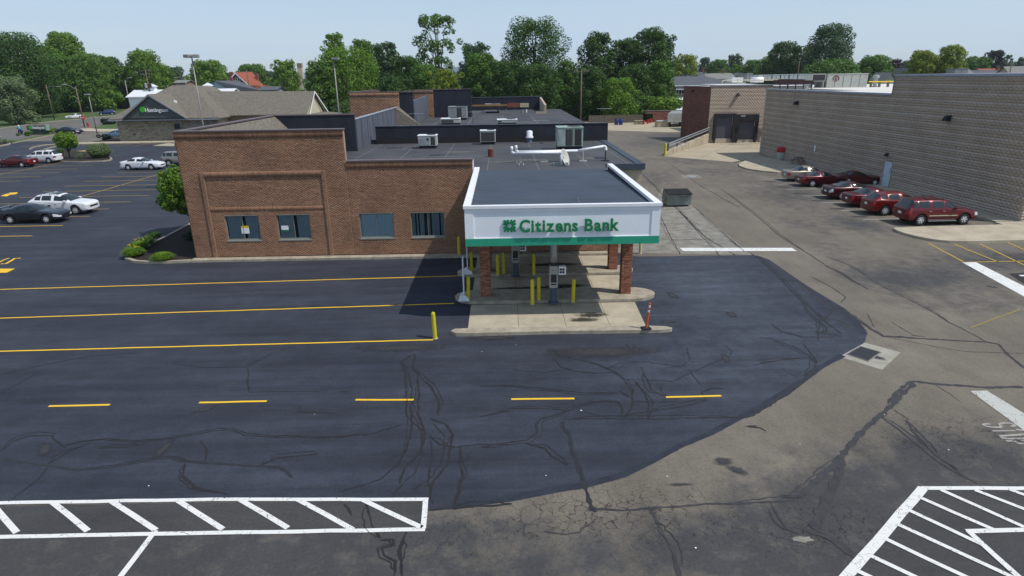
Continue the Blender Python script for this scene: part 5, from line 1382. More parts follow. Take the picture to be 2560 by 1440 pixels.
wprism(dr_, door_hole[1]-.22, door_hole[1]-.16, -.05, .024, 1.3, 1.8, M['black'], 'narrow_window'); wprism(dr_, door_hole[0]+.15, door_hole[0]+.22, -.05, .06, .95, 1.1, M['galv'], 'handle')
for u_ in np.arange(4.5, LW-1, 7.3): wprism(sup, u_, u_+.025, .0, .0145, .02, (7.95 if u_ < ustep else 9.55), M['unit_grey'], 'control_joint')
# wall lights (dark cowls)
def cowl(u, z, label, s=1.0, O=A0, U=Ud):
    Nn = Vector((U.y,-U.x,0)); c = O+U*u
    t = thing('wall_light', (c+Nn*.05)+Vector((0,0,z)), label, 'wall light', 'dark cowl lights on the block walls')
    mb = MB(); vs = []
    for du in (-.22*s, .22*s):
        for k in range(6):
            a = math.pi/2*k/5; p = c+U*du+Nn*(.04+.42*s*math.sin(a)); vs.append((p.x, p.y, z+.42*s*math.cos(a)))
        p = c+U*du+Nn*.04; vs.append((p.x, p.y, z))
    mb.add(vs, [tuple(range(7)), tuple(range(13,6,-1))]+[(i, 7+i, 7+(i+1)%7, (i+1)%7) for i in range(7)]); mb.build('hood', M['black'], t)
    mb = MB(); p = c+Nn*.04; mb.cyl((p.x,p.y,z+.1),(p.x+Nn.x*.2,p.y+Nn.y*.2,z+.06),.07*s); mb.build('lamp', M['galv'], t)
u, z = onw(1994,262); cowl(u, z, 'dark cowl wall light on the lower part of the long block wall')
u, z = onw(2373,302); cowl(u, z, 'dark cowl wall light on the tall near part of the block wall')
u, z = onw(2219,390); cowl(u, z, 'small dark lamp above the pale steel door', .6)
# dock block facing the camera
DY = 96.5
z_d = P(1840,212,DY).z
dl = P(1771,300,DY).x; 
doors = []
for (x0,x1,y0,y1) in ((1786,1833,285,352),(1841,1889,287,354)): a, b = P(x0,y0,DY), P(x1,y1,DY); doors.append((a.x, b.x, b.z+.35, a.z))
masonry('blockwork', sup, (dl,DY,0), (1,0,0), 40.5-dl, z_d-.15, .406, .2, .003, .012, bm_, M['blockmortar'], [(d[0]-dl, d[1]-dl, d[2], d[3]) for d in doors], rowmat=band, mo=.001)
mb = MB(); mb.box(dl, doors[0][0], DY+.005, DY+.3, 0, z_d-.16); mb.box(doors[0][1], doors[1][0], DY+.005, DY+.3, 0, z_d-.16); mb.box(doors[1][1], 40.5, DY+.005, DY+.3, 0, z_d-.16)
for d in doors: mb.box(d[0], d[1], DY+.006, DY+.299, 0, d[2]); mb.box(d[0], d[1], DY+.006, DY+.299, d[3], z_d-.17)
mb.build('wall_core', M['blockmortar'], sup)
mb = MB(); mb.box(dl-.08, 46, DY-.09, DY+.45, z_d-.149, z_d); mb.build('coping', M['coping_grey'], sup)
mb = MB(); mb.box(dl+.1, 46, DY+.46, 104.9, 6.5, z_d-.25); mb.box(38, 46, 104.91, 124, 6.5, z_d-.25); mb.build('roof', M['white_roof'], sup)
for i, d in enumerate(doors):
    mb = MB(); cx = (d[0]+d[1])/2; w_ = d[1]-d[0]
    ds = wprism(sup, 0, .01, 0, .01, 0, .01, M['black'], 'dock_shelter') if False else None
    mb.box(d[0]-.05, d[0]+.42, DY-.28, DY+.05, d[2]-.25, d[3]+.05); mb.box(d[1]-.42, d[1]+.05, DY-.28, DY+.05, d[2]-.25, d[3]+.05); mb.box(d[0]+.42, d[1]-.42, DY-.28, DY+.05, d[3]-(.3 if i == 0 else .9), d[3]+.05)
    ds = mb.build('dock_shelter', M['black'], sup, bevel=.03)
    mb = MB(); mb.box(d[0]+.42, d[1]-.42, DY+.10, DY+.14, d[2], d[3]-.3)
    dd = mb.build('overhead_door', mat('dock_door_paint', (.075,.08,.10), .6, var=.1, scale=1), ds)
    for s in (d[0]+.1, d[1]-.32): mb = MB(); mb.box(s, s+.22, DY-.38, DY-.281, d[2]-.9, d[2]-.28); mb.build('bumper', M['black'], ds)
cowl(P(1844,240,DY).x-dl, P(1844,240,DY).z, 'dark cowl wall light above the loading doors', .9, Vector((dl,DY,0)), Vector((1,0,0)))
p = P(1858,290,DY-.3); mb = MB(); mb.box(p.x-.35,p.x+.35,DY-.31,DY-.285,p.z-.12,p.z+.12); mb.build('dock_plate', M['galv'], sup)
# red brick side of the rear wing
e = P(1710,215,105); bw0 = Vector((e.x,105,0)); bw1 = Vector((dl-.01,DY+.0,0))
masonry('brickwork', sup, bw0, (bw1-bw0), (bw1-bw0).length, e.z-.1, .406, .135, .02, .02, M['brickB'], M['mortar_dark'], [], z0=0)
dv = (bw1-bw0).normalized(); nn = Vector((dv.y,-dv.x,0))
mb = MB(); mb.prism([tuple(p[:2]) for p in (bw0, bw1, bw1-nn*.3, bw0-nn*.3)], 0, e.z-.11); mb.build('wall_core', M['mortar_dark'], sup)
mb = MB(); mb.prism([tuple(p[:2]) for p in (bw0+nn*.08-dv*.08, bw1+nn*.08, bw1-nn*.45, bw0-nn*.45)], e.z-.1, e.z+.02); mb.build('coping', M['coping'], sup)
mb = MB(); mb.prism([tuple(bw0[:2]), tuple(bw1[:2]), (40,DY+.4), (40,104.9)], e.z-.5, e.z-.25); mb.build('roof', M['white_roof'], sup)
cowl((bw1-bw0).length*.38, P(1735,230,101).z, 'dark cowl wall light on the red brick rear wing', .8, bw0, dv)
# rooftop plant of the supermarket
def boxthing(name, a, b, dep, label, cat, m, group=None, z0=None, extra=None, Yv=110.0):
    """a/b pixel corners: left-bottom and right-top, on plane Yv"""
    A, B = P(*a, Yv), P(*b, Yv); zz = A.z if z0 is None else z0
    t = thing(name, (A.x, Yv, zz), label, cat, group)
    mb = MB(); mb.box(A.x, B.x, Yv, Yv+dep, zz, B.z-.12); mb.build('cabinet', M[m], t, bevel=.03)
    mb = MB(); mb.box(A.x-.05, B.x+.05, Yv-.05, Yv+dep+.05, B.z-.119, B.z); mb.build('lid', M[m], t)
    n = max(2, int((B.x-A.x)/1.2)); mb = MB()
    for i in range(1, n): x = A.x+(B.x-A.x)*i/n; mb.box(x-.02, x+.02, Yv-.02, Yv-.001, zz+.1, B.z-.2)
    mb.build('panel_joint', M['coil'], t)
    return t
t = boxthing('air_handler', (2066,214), (2172,183), 3.0, 'long beige air handler with panel joints and an emblem on the white roof', 'air handler', 'unit', Yv=100.0, z0=7.75)
A, B = P(2030,202,100), P(2066,184,100)
mb = MB(); mb.box(A.x, B.x, 100.05, 102.9, A.z-.1, B.z); mb.build('intake', M['unit'], t); mb = MB(); mb.box(A.x+.1, B.x-.1, 100.03, 100.049, A.z, B.z-.12); mb.build('louvre', M['coil'], t)
mb = MB(); mb.box(A.x+.1, A.x+.25, 100.1, 102.8, 7.75, A.z-.11); mb.box(B.x-.3, B.x-.1, 100.1, 102.8, 7.75, A.z-.11); mb.build('leg', M['unit_grey'], t)
c = P(2090,197,99.98); mb = MB(); k = 20; vs = []
for r in (.34,.52):
    for i in range(k): tt = -.6+ (math.pi+1.2)*i/(k-1); vs.append((c.x+r*math.cos(tt), 99.97, c.z+r*math.sin(tt)*.95))
mb.add(vs, [(i, k+i, k+i+1, i+1) for i in range(k-1)]); mb.add([(c.x-.2,99.972,c.z-.4),(c.x-.05,99.972,c.z-.4),(c.x+.05,99.972,c.z+.2),(c.x-.1,99.972,c.z+.2)],[(0,1,2,3)]); mb.add([(c.x+.2,99.974,c.z-.4),(c.x+.08,99.974,c.z-.4),(c.x-.05,99.974,c.z+.2),(c.x+.1,99.974,c.z+.2)],[(0,1,2,3)])
mb.build('emblem', M['brickB'], t)
for i in range(5):
    x0 = 1909+21.5*i; boxthing('condenser', (x0,198), (x0+20,186.5-.5*i), 2.5, ['first','second','third','fourth','fifth'][i]+' blue-grey condenser from the left in the row of five on the roof', 'condenser', 'galv', 'row of condensers on the supermarket roof', Yv=113.0, z0=None)
boxthing('air_unit', (1830,206), (1858,194), 2.5, 'white ribbed unit with four round caps on the dock roof', 'air unit', 'pvc', Yv=104.0)
t = thing('exhaust_fan', P(1887,206,104), 'large white tapered exhaust fan on the dock roof', 'exhaust fan'); pb = P(1892,206,104); pt_ = P(1892,187,104)
mb = MB(); mb.lathe((pb.x,104,pb.z), [(1.05,0),(.95,(pt_.z-pb.z)*.7)], 18); mb.build('hood', M['pvc'], t, smooth=True); mb = MB(); mb.lathe((pb.x,104,pb.z), [(.8,(pt_.z-pb.z)*.701),(.8,pt_.z-pb.z)], 18); mb.build('cap', M['galv'], t)
boxthing('air_unit', (1866,205), (1882,183), 2.5, 'dark framed rooftop unit behind the exhaust fan', 'air unit', 'unit_grey', Yv=108.0)
# dark steel frame on the roof
Yf = 92.0
t = thing('roof_dunnage', P(1950,210,Yf), 'dark brown steel dunnage frame lying on the white roof', 'steel frame')
mb = MB(); a, b = P(1946,210,Yf), P(2032,213,Yf); top = P(1990,206,Yf).z
mb.box(a.x, b.x, Yf, Yf+.3, top-.25, top+.25); mb.box(a.x+.4, b.x, Yf+2.5, Yf+2.8, top-.1, top+.35)
mb.build('beam', mat('brown_steel', (.05,.02,.02), .6), t)
mb = MB()
for x in (a.x+1.3, (a.x+b.x)/2, b.x-.2): mb.box(x, x+.12, Yf, Yf+.12, 7.75, top-.251); mb.box(x, x+.12, Yf+2.5, Yf+2.62, 7.75, top-.11)
mb.build('leg', M['coil'], t)
p = G(2127-0,208,7.75)
t = thing('exhaust_stack', P(2188,212,100), 'grey mushroom-topped stack on the white roof right of the air handler', 'roof stack'); pb = P(2188,209,100); pt_ = P(2188,187,100)
mb = MB(); mb.lathe((pb.x,100,7.75), [(.28,0),(.28,pt_.z-7.75-.5),(.45,pt_.z-7.75-.45),(.45,pt_.z-7.75-.1),(.2,pt_.z-7.75)], 14); mb.build('stack', M['galv'], t, smooth=False); mb = MB(); mb.lathe((pb.x,100,7.75), [(.4,0),(.4,.15)], 14); mb.build('curb', M['unit_grey'], t)
t = thing('gas_pipe', P(2200,205,99), 'yellow gas pipe running along the white roof on blocks', 'pipe')
a, b = P(2172,204.5,99), P(2300,203.5,99); mb = MB(); mb.cyl(a, b, .10, .10, 8); mb.build('pipe', M['yellow_bright'], t); mb = MB()
for i in range(6): q = a.lerp(b, (i+.3)/6); mb.box(q.x-.12,q.x+.12,98.85,99.15,7.75,q.z-.1)
mb.build('block', M['wood'], t)
t = thing('gas_pipe', P(1807,205,103), 'pale yellow gas pipe with an elbow along the dock roof edge', 'pipe'); mb = MB()
mb.tube([P(1805,208,103),P(1806,202,103),P(1812,200.5,103),P(1945,200,103)], .08, 8); mb.build('pipe', M['cream'], t)

# things along the wall foot
def at_wall(u, n): p = A0+Ud*u+Nd*n; return p
p = G(1952,400); t = thing('vending_cooler', p, 'pale drum cooler with a red lid standing at the foot of the block wall', 'drink cooler')
mb = MB(); mb.lathe(p, [(.48,.15),(.52,.95)], 16); mb.build('drum', M['unit'], t, smooth=False); mb = MB(); mb.lathe(p, [(.53,.951),(.62,1.1),(.62,1.45),(.5,1.55)], 16); mb.build('lid', M['red_paint'], t)
mb = MB(); mb.lathe(p, [(.54,.90),(.545,1.0)], 16); 
def picnic(px, py, rz, label):
    p = G(px, py, .13); t = thing('picnic_table', p, label, 'picnic table', None, rz)
    W = M['wood']
    for i in range(5): mb = MB(); mb.box(-.9,.9,-.37+i*.15,-.24+i*.15,.72,.76); mb.build('board', W, t, local=True)
    for s in (-1, 1):
        mb = MB(); mb.box(-.9,.9,s*.72-.13,s*.72+.13,.42,.46); mb.build('bench', W, t, local=True)
        mb = MB(); mb.cyl((s*.65,-.6,0),(s*.65,-.2,.72),.04,.04,5); mb.cyl((s*.65,.6,0),(s*.65,.2,.72),.04,.04,5); mb.box(s*.65-.03,s*.65+.03,-.82,.82,.37,.415); mb.build('leg_frame', W, t, local=True)
picnic(1999,410,.5,'dark picnic table in the shade behind the tan sedan')
p = G(2041,412,.13); t = thing('closed_umbrella', p, 'dark closed patio umbrella leaning by the block wall', 'umbrella')
mb = MB(); mb.cyl(p, p+Vector((0,0,2.0)), .03); mb.build('pole', M['coil'], t); mb = MB(); mb.lathe(p, [(.08,.7),(.22,.8),(.16,1.5),(.03,2.1)], 10); mb.build('canopy', M['black'], t); mb = MB(); mb.lathe(p, [(.3,0),(.3,.08),(.05,.12)], 12); mb.build('base', M['coil'], t)
p = G(2122,437,.13); t = thing('cart', p, 'dark wire shelf cart parked at the foot of the block wall', 'cart', None, .3)
mb = MB()
for x in (-.4,.4):
    for y in (-.25,.25): mb.box(x-.02,x+.02,y-.02,y+.02,.1,1.55)
mb.build('frame', M['coil'], t, local=True)
for z in (.2,.6,1.0,1.4): mb = MB(); mb.box(-.42,.42,-.27,.27,z,z+.04); mb.build('shelf', M['black'], t, local=True)
mb = MB()
for x in (-.36,.36):
    for y in (-.2,.2): mb.cyl((x-.02,y,.06),(x+.02,y,.06),.06,.06,10)
mb.build('castor', M['black'], t, local=True)
u, z = onw(2038,371); wprism(sup, u-.12, u+.12, .035, .06, z-.3, z+.3, M['paper'], 'notice')

# ------------------------------------------------------------------ ramp wall with railing
a = G(1663,390); b = P(1771,357,DY-.2); b.z = 0; zb = P(1773,334,DY-.2).z
rw = thing('ramp_wall', a, 'low concrete ramp wall rising to the loading dock', 'retaining wall')
n = 6
for i in range(n):
    p, q = a.lerp(b, i/n), a.lerp(b, (i+1)/n-.006); d = (b-a).normalized(); nn = Vector((-d.y,d.x,0))*.3
    z0_, z1_ = .55+(zb-.55)*i/n, .55+(zb-.55)*(i+1)/n
    if i == 0: z0_ = .35
    mb = MB(); mb.add([(p.x,p.y,-.1),(q.x,q.y,-.1),(q.x+nn.x,q.y+nn.y,-.1),(p.x+nn.x,p.y+nn.y,-.1),(p.x,p.y,z0_),(q.x,q.y,z1_),(q.x+nn.x,q.y+nn.y,z1_),(p.x+nn.x,p.y+nn.y,z0_)], [(0,3,2,1),(4,5,6,7),(0,1,5,4),(1,2,6,5),(2,3,7,6),(3,0,4,7)])
    mb.build('wall_section', M['concrete'], rw, bevel=.02)
rl = thing('railing', a, 'grey steel guard railing with two rails and dark posts along the ramp wall', 'railing')
d = (b-a).normalized(); nn = Vector((-d.y,d.x,0))*.15
tops = []
for i in range(6):
    t_ = .07+.93*i/5.0; p = a.lerp(b, t_)+nn; zz = .45+(zb-.5)*t_
    mb = MB(); mb.obox((p.x,p.y,zz), .14,.14,.95,math.atan2(d.y,d.x)); mb.build('post', M['blue_grey'], rl); tops.append(p+Vector((0,0,zz)))
for dz in (.62, .92):
    for i in range(5): mb = MB(); mb.cyl(tops[i]+Vector((0,0,dz))-nn*.3, tops[i+1]+Vector((0,0,dz))-nn*.3, .075, .075, 6); mb.build('rail', M['galv'], rl)
# blue-white gate beside the dock, green box, dark car boot
p = P(1752,330,100); t = thing('steel_gate', (p.x,100,0), 'pale blue barred steel gate against the red brick wall', 'gate')
g0, g1 = P(1747,340,100), P(1777,297,100); mb = MB()
for i in range(9): x = g0.x+(g1.x-g0.x)*i/8; mb.box(x-.04, x+.04, 99.9, 99.98, 0, g1.z)
mb.build('bar', M['galv'], t); mb = MB()
for z in (.3, g1.z*.5, g1.z-.1): mb.box(g0.x, g1.x, 99.87, 99.9, z-.05, z+.05)
mb.build('rail', M['galv'], t)
p = G(1733,333); t = thing('waste_bin', p, 'small olive waste bin in the shade of the brick wall', 'bin'); mb = MB(); mb.obox(p, 1.2,1.0,1.1,.2); mb.build('body', mat('olive_bin', (.12,.12,.02), .6), t, bevel=.03); mb = MB(); mb.obox(p+Vector((0,0,1.101)), 1.28,1.08,.08,.2); mb.build('lid', M['coil'], t)

# ------------------------------------------------------------------ dumpster in the drive
p = G(1697,517); rz = math.radians(2)
t = thing('dumpster', p, 'grey-green steel dumpster with black ribbed lids beside the bank', 'dumpster', None, rz)
mb = MB(); mb.add([(-.95,0,.12),(.95,0,.12),(1.0,1.35,.12),(-1.0,1.35,.12),(-.97,-.05,1.0),(.97,-.05,1.0),(.97,1.35,1.22),(-.97,1.35,1.22)], [(0,3,2,1),(4,5,6,7),(0,1,5,4),(1,2,6,5),(2,3,7,6),(3,0,4,7)]); mb.build('tub', M['dumpster'], t, local=True, bevel=.02)
for s in (-1, 1):
    mb = MB(); mb.box(min(s*.02,s*.98),max(s*.02,s*.98),-.08,1.36,1.23,1.27); ld = mb.build('lid', M['black'], t, local=True); ld.rotation_euler = (.155,0,0); ld.location = (0,.0,-.20)
    mb = MB()
    for i in range(5): x = s*(.12+.18*i); mb.box(x-.03, x+.03, -.05, 1.3, 1.271, 1.31)
    r_ = mb.build('lid_rib', M['coil'], ld, local=True)
    mb = MB(); mb.box(min(s*1.0,s*1.14),max(s*1.0,s*1.14),.3,.95,.55,.75); mb.build('fork_pocket', M['dumpster'], t, local=True)
    for y in (.2, 1.15): mb = MB(); mb.cyl((s*.75-.04,y,.07),(s*.75+.04,y,.07),.07,.07,10); mb.build('castor', M['black'], t, local=True)
mb = MB(); mb.box(-.97,.97,-.07,-.051,.90,.99); mb.build('rim', M['unit_grey'], t, local=True)

# ------------------------------------------------------------------ back yard things
p = G(1667,318); q = G(1705,318)
t = thing('semi_trailer', p, 'cream semi-trailer with a dark body parked behind the brick wing', 'trailer')
hz = P(1685,284,p.y).z
mb = MB(); w_ = q.x-p.x; sk = 3.2
mb.add([(p.x,p.y,.9),(q.x,p.y,.9),(q.x+sk,p.y+9,.9),(p.x+sk,p.y+9,.9),(p.x,p.y,hz),(q.x,p.y,hz),(q.x+sk,p.y+9,hz+.1),(p.x+sk,p.y+9,hz+.1)], [(0,3,2,1),(4,5,6,7),(1,2,6,5),(2,3,7,6),(3,0,4,7)]); mb.build('body', M['unit_grey'], t)
mb = MB(); mb.box(p.x+.02,(p.x+q.x)/2-.01,p.y-.05,p.y-.001,.95,hz-.03); mb.build('rear_door', M['unit'], t); mb = MB(); mb.box((p.x+q.x)/2+.01,q.x-.02,p.y-.05,p.y-.001,.95,hz-.03); mb.build('rear_door', M['unit'], t)
for dx in (.2, w_-.5):
    for dy in (.8, 2.1): mb = MB(); mb.cyl((p.x+dx+dy*.35,p.y+dy,.5),(p.x+dx+.3+dy*.35,p.y+dy,.5),.5,.5,14); mb.build('wheel', M['black'], t)
mb = MB(); mb.box(p.x+.1,q.x-.1,p.y-.02,p.y+.08,.5,.62); mb.build('underride_bar', M['coil'], t)
yb_ = 142.0
a, b = P(1613,308,yb_), P(1680,308,yb_); ht = P(1640,276,yb_).z
t = thing('brick_enclosure', (a.x,yb_,0), 'low red brick enclosure wall behind the cream trailer', 'wall')
masonry('brickwork', t, (a.x,yb_,0), (1,0,0), b.x-a.x, ht-.1, .6, .2, .02, .02, M['brickB'], M['mortar_dark'], [(0, 1.6, 0, ht-.7)])
mb = MB(); mb.box(a.x-.05,b.x,yb_-.08,yb_+.3,ht-.09,ht); mb.build('coping', M['unit_grey'], t); mb = MB(); mb.box(a.x+1.6,b.x,yb_+.02,yb_+.25,0,ht-.11); mb.build('wall_core', M['mortar_dark'], t)
# wooden fence in panels
fy = 141.5
a, b = P(1472,308,fy), P(1611,306,fy); ft = P(1540,287,fy).z
t = thing('board_fence', (a.x,fy,0), 'weathered grey board fence along the back of the yard', 'fence')
n = int((b.x-a.x)/2.4)
for i in range(n):
    x0 = a.x+2.4*i
    mb = MB()
    for k in range(15): mb.box(x0+.16*k, x0+.16*k+.14, fy-.012+.012*(k%2), fy+.012+.012*(k%2), .05, ft-.1*random.random())
    o = mb.build('board_panel', M['wood'], t)
    mb = MB(); mb.box(x0-.05, x0+.05, fy+.03, fy+.13, 0, ft); mb.build('post', M['wood'], t)
for px, h, lb in ((1541,16,'blue tarpaulin-wrapped stack'),(1552,14,'tall blue plastic drum')):
    p = G(px, 312); t = thing('drum', p, lb+' by the back fence', 'drum'); mb = MB(); mb.lathe(p, [(.4,0),(.42,.3),(.4,.7),(.42,.8),(.36,1.1),(.3,1.2)], 14); mb.build('body', M['blue_paint'], t); mb = MB(); mb.lathe(p, [(.32,1.201),(.32,1.26)], 14); mb.build('lid', M['black'], t)
for px, py, r, lb in ((1626,299,.4,'round red object hanging at the enclosure opening'),(1619,301,.3,'red round can near the brick enclosure'),(1609,303,.25,'dark red can beside the fence end')):
    p = G(px, py+8); t = thing('red_can', p, lb, 'can'); mb = MB(); mb.lathe(p, [(r*.8,0),(r*.85,.8),(r*.6,.85)], 12); mb.build('body', M['red_paint'], t); mb = MB(); mb.lathe(p, [(r*.5,.851),(r*.5,.9)], 12); mb.build('lid', M['black'], t)
p = G(1588,311); t = thing('pallet_stack', p, 'low stack of pale timber by the fence', 'pallets')
for i in range(4): mb = MB(); mb.box(p.x,p.x+1.9,p.y,p.y+1.2,.12+.2*i,.17+.2*i); [mb.box(p.x+.9*k, p.x+.9*k+.1, p.y, p.y+1.2, .02+.2*i, .119+.2*i) for k in range(3)]; mb.build('pallet', M['tan_stucco'], t)
p = G(1642,318); t = thing('covered_bale', p, 'pale tarp-covered bale left of the trailer', 'bale'); mb = MB(); mb.prism([(p.x,p.y),(p.x+2.4,p.y),(p.x+2.5,p.y+1.6),(p.x-.1,p.y+1.6)], 0, 1.0); mb.build('base', M['tan_stucco'], t, bevel=.1); mb = MB(); mb.prism([(p.x-.05,p.y-.05),(p.x+2.45,p.y-.05),(p.x+2.3,p.y+1.7),(p.x+.1,p.y+1.7)], 1.001, 1.25); mb.build('tarp', M['unit'], t, bevel=.1)

# ------------------------------------------------------------------ poles and lamps
def pole(name, px, pyb, pyt, Y, label, cat, m, r=.14, group=None, foot=None):
    b = G(px, pyb) if Y is None else P(px if foot is None else foot, pyt, Y); top = P(px if foot is None else foot, pyt, b.y)
    t = thing(name, (b.x, b.y, 0), label, cat, group)
    mb = MB(); mb.cyl((b.x,b.y,0),(b.x,b.y,top.z),r,r*.7,10); mb.build('pole', M[m], t, smooth=True)
    return t, Vector((b.x, b.y, top.z))
pb = P(480,140,60)
t, tp_ = pole('light_pole', 480, 300, 142, 60, 'tall grey parking lot light pole with a pair of box heads', 'light pole', 'pole_metal', .085, foot=479)
for s in (-1, 1):
    mb = MB(); mb.obox(tp_+Vector((s*.36,.05,-.08)), .50,.62,.28,.25*s); mb.build('lamp_head', M['unit_grey'], t, bevel=.03)
mb = MB(); mb.box(tp_.x-.16,tp_.x+.16,tp_.y-.04,tp_.y+.04,tp_.z+.02,tp_.z+.08); mb.build('arm', M['pole_metal'], t)
t, tp_ = pole('light_pole', 834, 280, 149, 72, 'grey light pole with one box head before the dark trees', 'light pole', 'pole_metal', .09, foot=834)
mb = MB(); mb.obox(tp_+Vector((.2,0,-.02)), .75,.6,.22,0); mb.build('lamp_head', M['unit_grey'], t, bevel=.03)
# street lamps on wooden or metal poles, left
def street_lamp(px, pyb, pyt, armpx, lampy, label, m='pole_wood', r=.17, Y=None):
    t, tp_ = pole('street_lamp', px, pyb, pyt, Y, label, 'street lamp', m, r, 'street lamps along the road', foot=px-0)
    e = P(armpx, lampy, tp_.y); mb = MB(); s0 = tp_+Vector((0,0,-.8)); mb.tube([s0, s0.lerp(e,.5)+Vector((0,0,.25)), e], .06, 6); mb.build('arm', M['pole_metal'], t)
    mb = MB(); dx = .6 if armpx > px else -.6; mb.obox(e+Vector((dx*.5,0,-.12)), 1.1,.4,.2); mb.build('lamp_head', M['galv'], t, bevel=.05); return t
street_lamp(136,299,212,143,216,'leaning wooden street lamp pole at the grass edge with a short arm')
street_lamp(212,318,216,164,211,'wooden pole with a lamp arm reaching left over the road',)
street_lamp(243,335,234,222,236,'thin pole with a double lamp by the hydrant','pole_metal',.11)
street_lamp(312,266,200,322,194,'grey metal street lamp behind the stone-coloured bank','pole_metal',.15,190)
street_lamp(462,215,193,442,194,'far street lamp arm above the stone-coloured roof','pole_metal',.12,200)
# utility poles
def utility(px, pyt, Y, label, cross=(1,), trans=False, base_z=0):
    tp = P(px, pyt, Y); t = thing('utility_pole', (tp.x, Y, 0), label, 'utility pole', 'wooden utility poles')
    mb = MB(); mb.cyl((tp.x,Y,0),(tp.x,Y,tp.z),.19,.13,8); mb.build('pole', M['pole_wood'], t, smooth=True)
    for k in cross:
        mb = MB(); mb.box(tp.x-1.5,tp.x+1.5,Y-.08,Y+.06,tp.z-.35-.9*k,tp.z-.2-.9*k); ca = mb.build('crossarm', M['pole_wood'], t)
        mb = MB()
        for x in (-1.4,-.8,.8,1.4): mb.cyl((tp.x+x,Y,tp.z-.199-.9*k),(tp.x+x,Y,tp.z-.02-.9*k),.05,.05,6)
        mb.build('insulator', M['galv'], ca)
    if trans:
        for s in (-1, 1): mb = MB(); mb.lathe((tp.x+s*.55,Y-.1,tp.z-4.4), [(.3,0),(.32,.1),(.32,1.0),(.25,1.1)], 12); mb.build('transformer', M['galv'] if s < 0 else M['coil'], t)
    return tp
u1 = utility(363, 174, 168, 'wooden utility pole with crossarm and two transformers behind the bank roof', (0,1), True)
u2 = utility(1454, 175, 128, 'tall wooden utility pole in the back yard before the dark trees', (0,))
u3 = utility(617, 177, 190, 'wooden utility pole in front of the red-roofed house', (0,))
u4 = utility(1999, 152, 220, 'wooden utility pole behind the supermarket condensers', (0,))
u5 = utility(2530, 158, 190, 'dark utility pole over the tall supermarket wall at the right', (0,))
wn_ = ['topmost left','topmost right','outer left','outer right','lowest left','lowest right']
def wire(a, b, sag, label):
    a, b = Vector(a), Vector(b); mb = MB(); pts = []
    for i in range(13): t_ = i/12; p = a.lerp(b, t_); p.z -= sag*4*t_*(1-t_); pts.append(p)
    mb.tube(pts, .018, 4); o = mb.build('power_line', M['coil'], loc=tuple(a)); tag(o, label, 'power line', 'power lines between the wooden poles')
for i, (dz, dx) in enumerate(((-.2,-1.2),(-.2,1.2),(-2.5,0))):
    wire(u2+Vector((dx,0,dz)), (-45,150,11.5+dz), 1.2, wn_[2*i]+' power line strung from the back yard utility pole'); wire(u2+Vector((dx,0,dz)), (52,140,11+dz), 1.0, wn_[2*i+1]+' power line strung from the back yard utility pole')

# ------------------------------------------------------------------ road, verge and lawn on the left
def gz(pts, z): return [tuple(G(x, y)[:2])+(z,) for x, y in pts]
far_e = [(-140,337),(0,320),(120,304),(250,291.5),(330,284),(430,276)]
near_e = [(470,283),(430,287),(330,298),(262,311),(200,321),(140,330),(60,345),(0,355),(-200,392)]
mb = MB(); mb.poly(gz(far_e+near_e, .010)); mb.build('road', M['road'], kind='structure')
mb = MB(); mb.poly(gz([(-260,340)]+far_e, .014)[:]+gz([(430,262),(300,258),(100,258),(-260,262)], .014)); mb.build('lawn', M['grass'], kind='structure')
mb = MB(); mb.poly(gz([(262,311),(330,298),(430,289),(430,318),(330,322),(245,322),(228,321)], .035)); mb.build('lawn', M['grass'], kind='structure')
mb = MB(); mb.poly(gz([(-200,394),(0,357),(60,347),(128,334),(136,337),(60,352),(0,365),(-200,402)], .03)); mb.build('verge', M['grass'], kind='structure')
mb = MB(); mb.poly(gz([(200,321.5),(228,321),(245,322.5),(330,322.5),(430,319),(430,323),(290,327),(250,329.5),(212,328)], .03)); mb.build('sidewalk', M['concrete'], kind='structure')
def kerbline(pts, w, z, name='kerb'):
    mb = MB(); Q = [G(*p) for p in pts]; top = MB(); top.strip(Q, w, z)
    n = len(Q); v = top.v; vs = v+[(p[0],p[1],-.05) for p in v]; k = len(v)
    fs = list(top.f)
    for i in range(n-1): fs += [(i, i+1, k+i+1, k+i), (n+i+1, n+i, k+n+i, k+n+i+1)]
    fs += [(0, k, k+n, n), (n-1, 2*n-1, k+2*n-1, k+n-1)]
    mb.add(vs, fs); return mb.build(name, M['kerb'], kind='structure')
kerbline([(-140,338.5),(0,321.5),(120,305.5),(250,293),(330,285.5),(430,277)], .22, .15)
kerbline([(-200,403),(0,366),(60,353),(136,337.5)], .22, .15)
kerbline([(200,329),(250,330.5),(290,328),(430,324)], .22, .15)
pline((60,320), (480,276), .14, 'yline_far', .02); pline((-60,341),(40,325.5), .14,'yline_far',.02)
for a, b in (((120,306.5),(137,304.5)),((175,300),(190,298.5)),((225,293),(240,291.5)),((200,311.5),(216,309.8)),((255,305),(270,303)),((50,316),(68,313.8)),((-5,343),(5,341.5)),((66,332.5),(78,331))): pline(a, b, .2, 'wline_worn', .022)
# concrete kerb walk before the stone-coloured bank
mb = MB(); mb.prism([tuple(G(*p)[:2]) for p in ((192,358.5),(296,355),(440,353),(440,357),(195,361.5))], -.05, .14); mb.build('sidewalk', M['concrete'], kind='structure')
mb = MB(); mb.prism([tuple(G(*p)[:2]) for p in ((232,356),(297,345),(300,355))], -.05, .13); mb.build('planting_bed', M['mulch'], kind='structure')
mb = MB(); mb.prism([tuple(G(*p)[:2]) for p in ((382,366),(422,360),(436,361),(436,367))], -.05, .14); mb.build('sidewalk', M['concrete'], kind='structure')
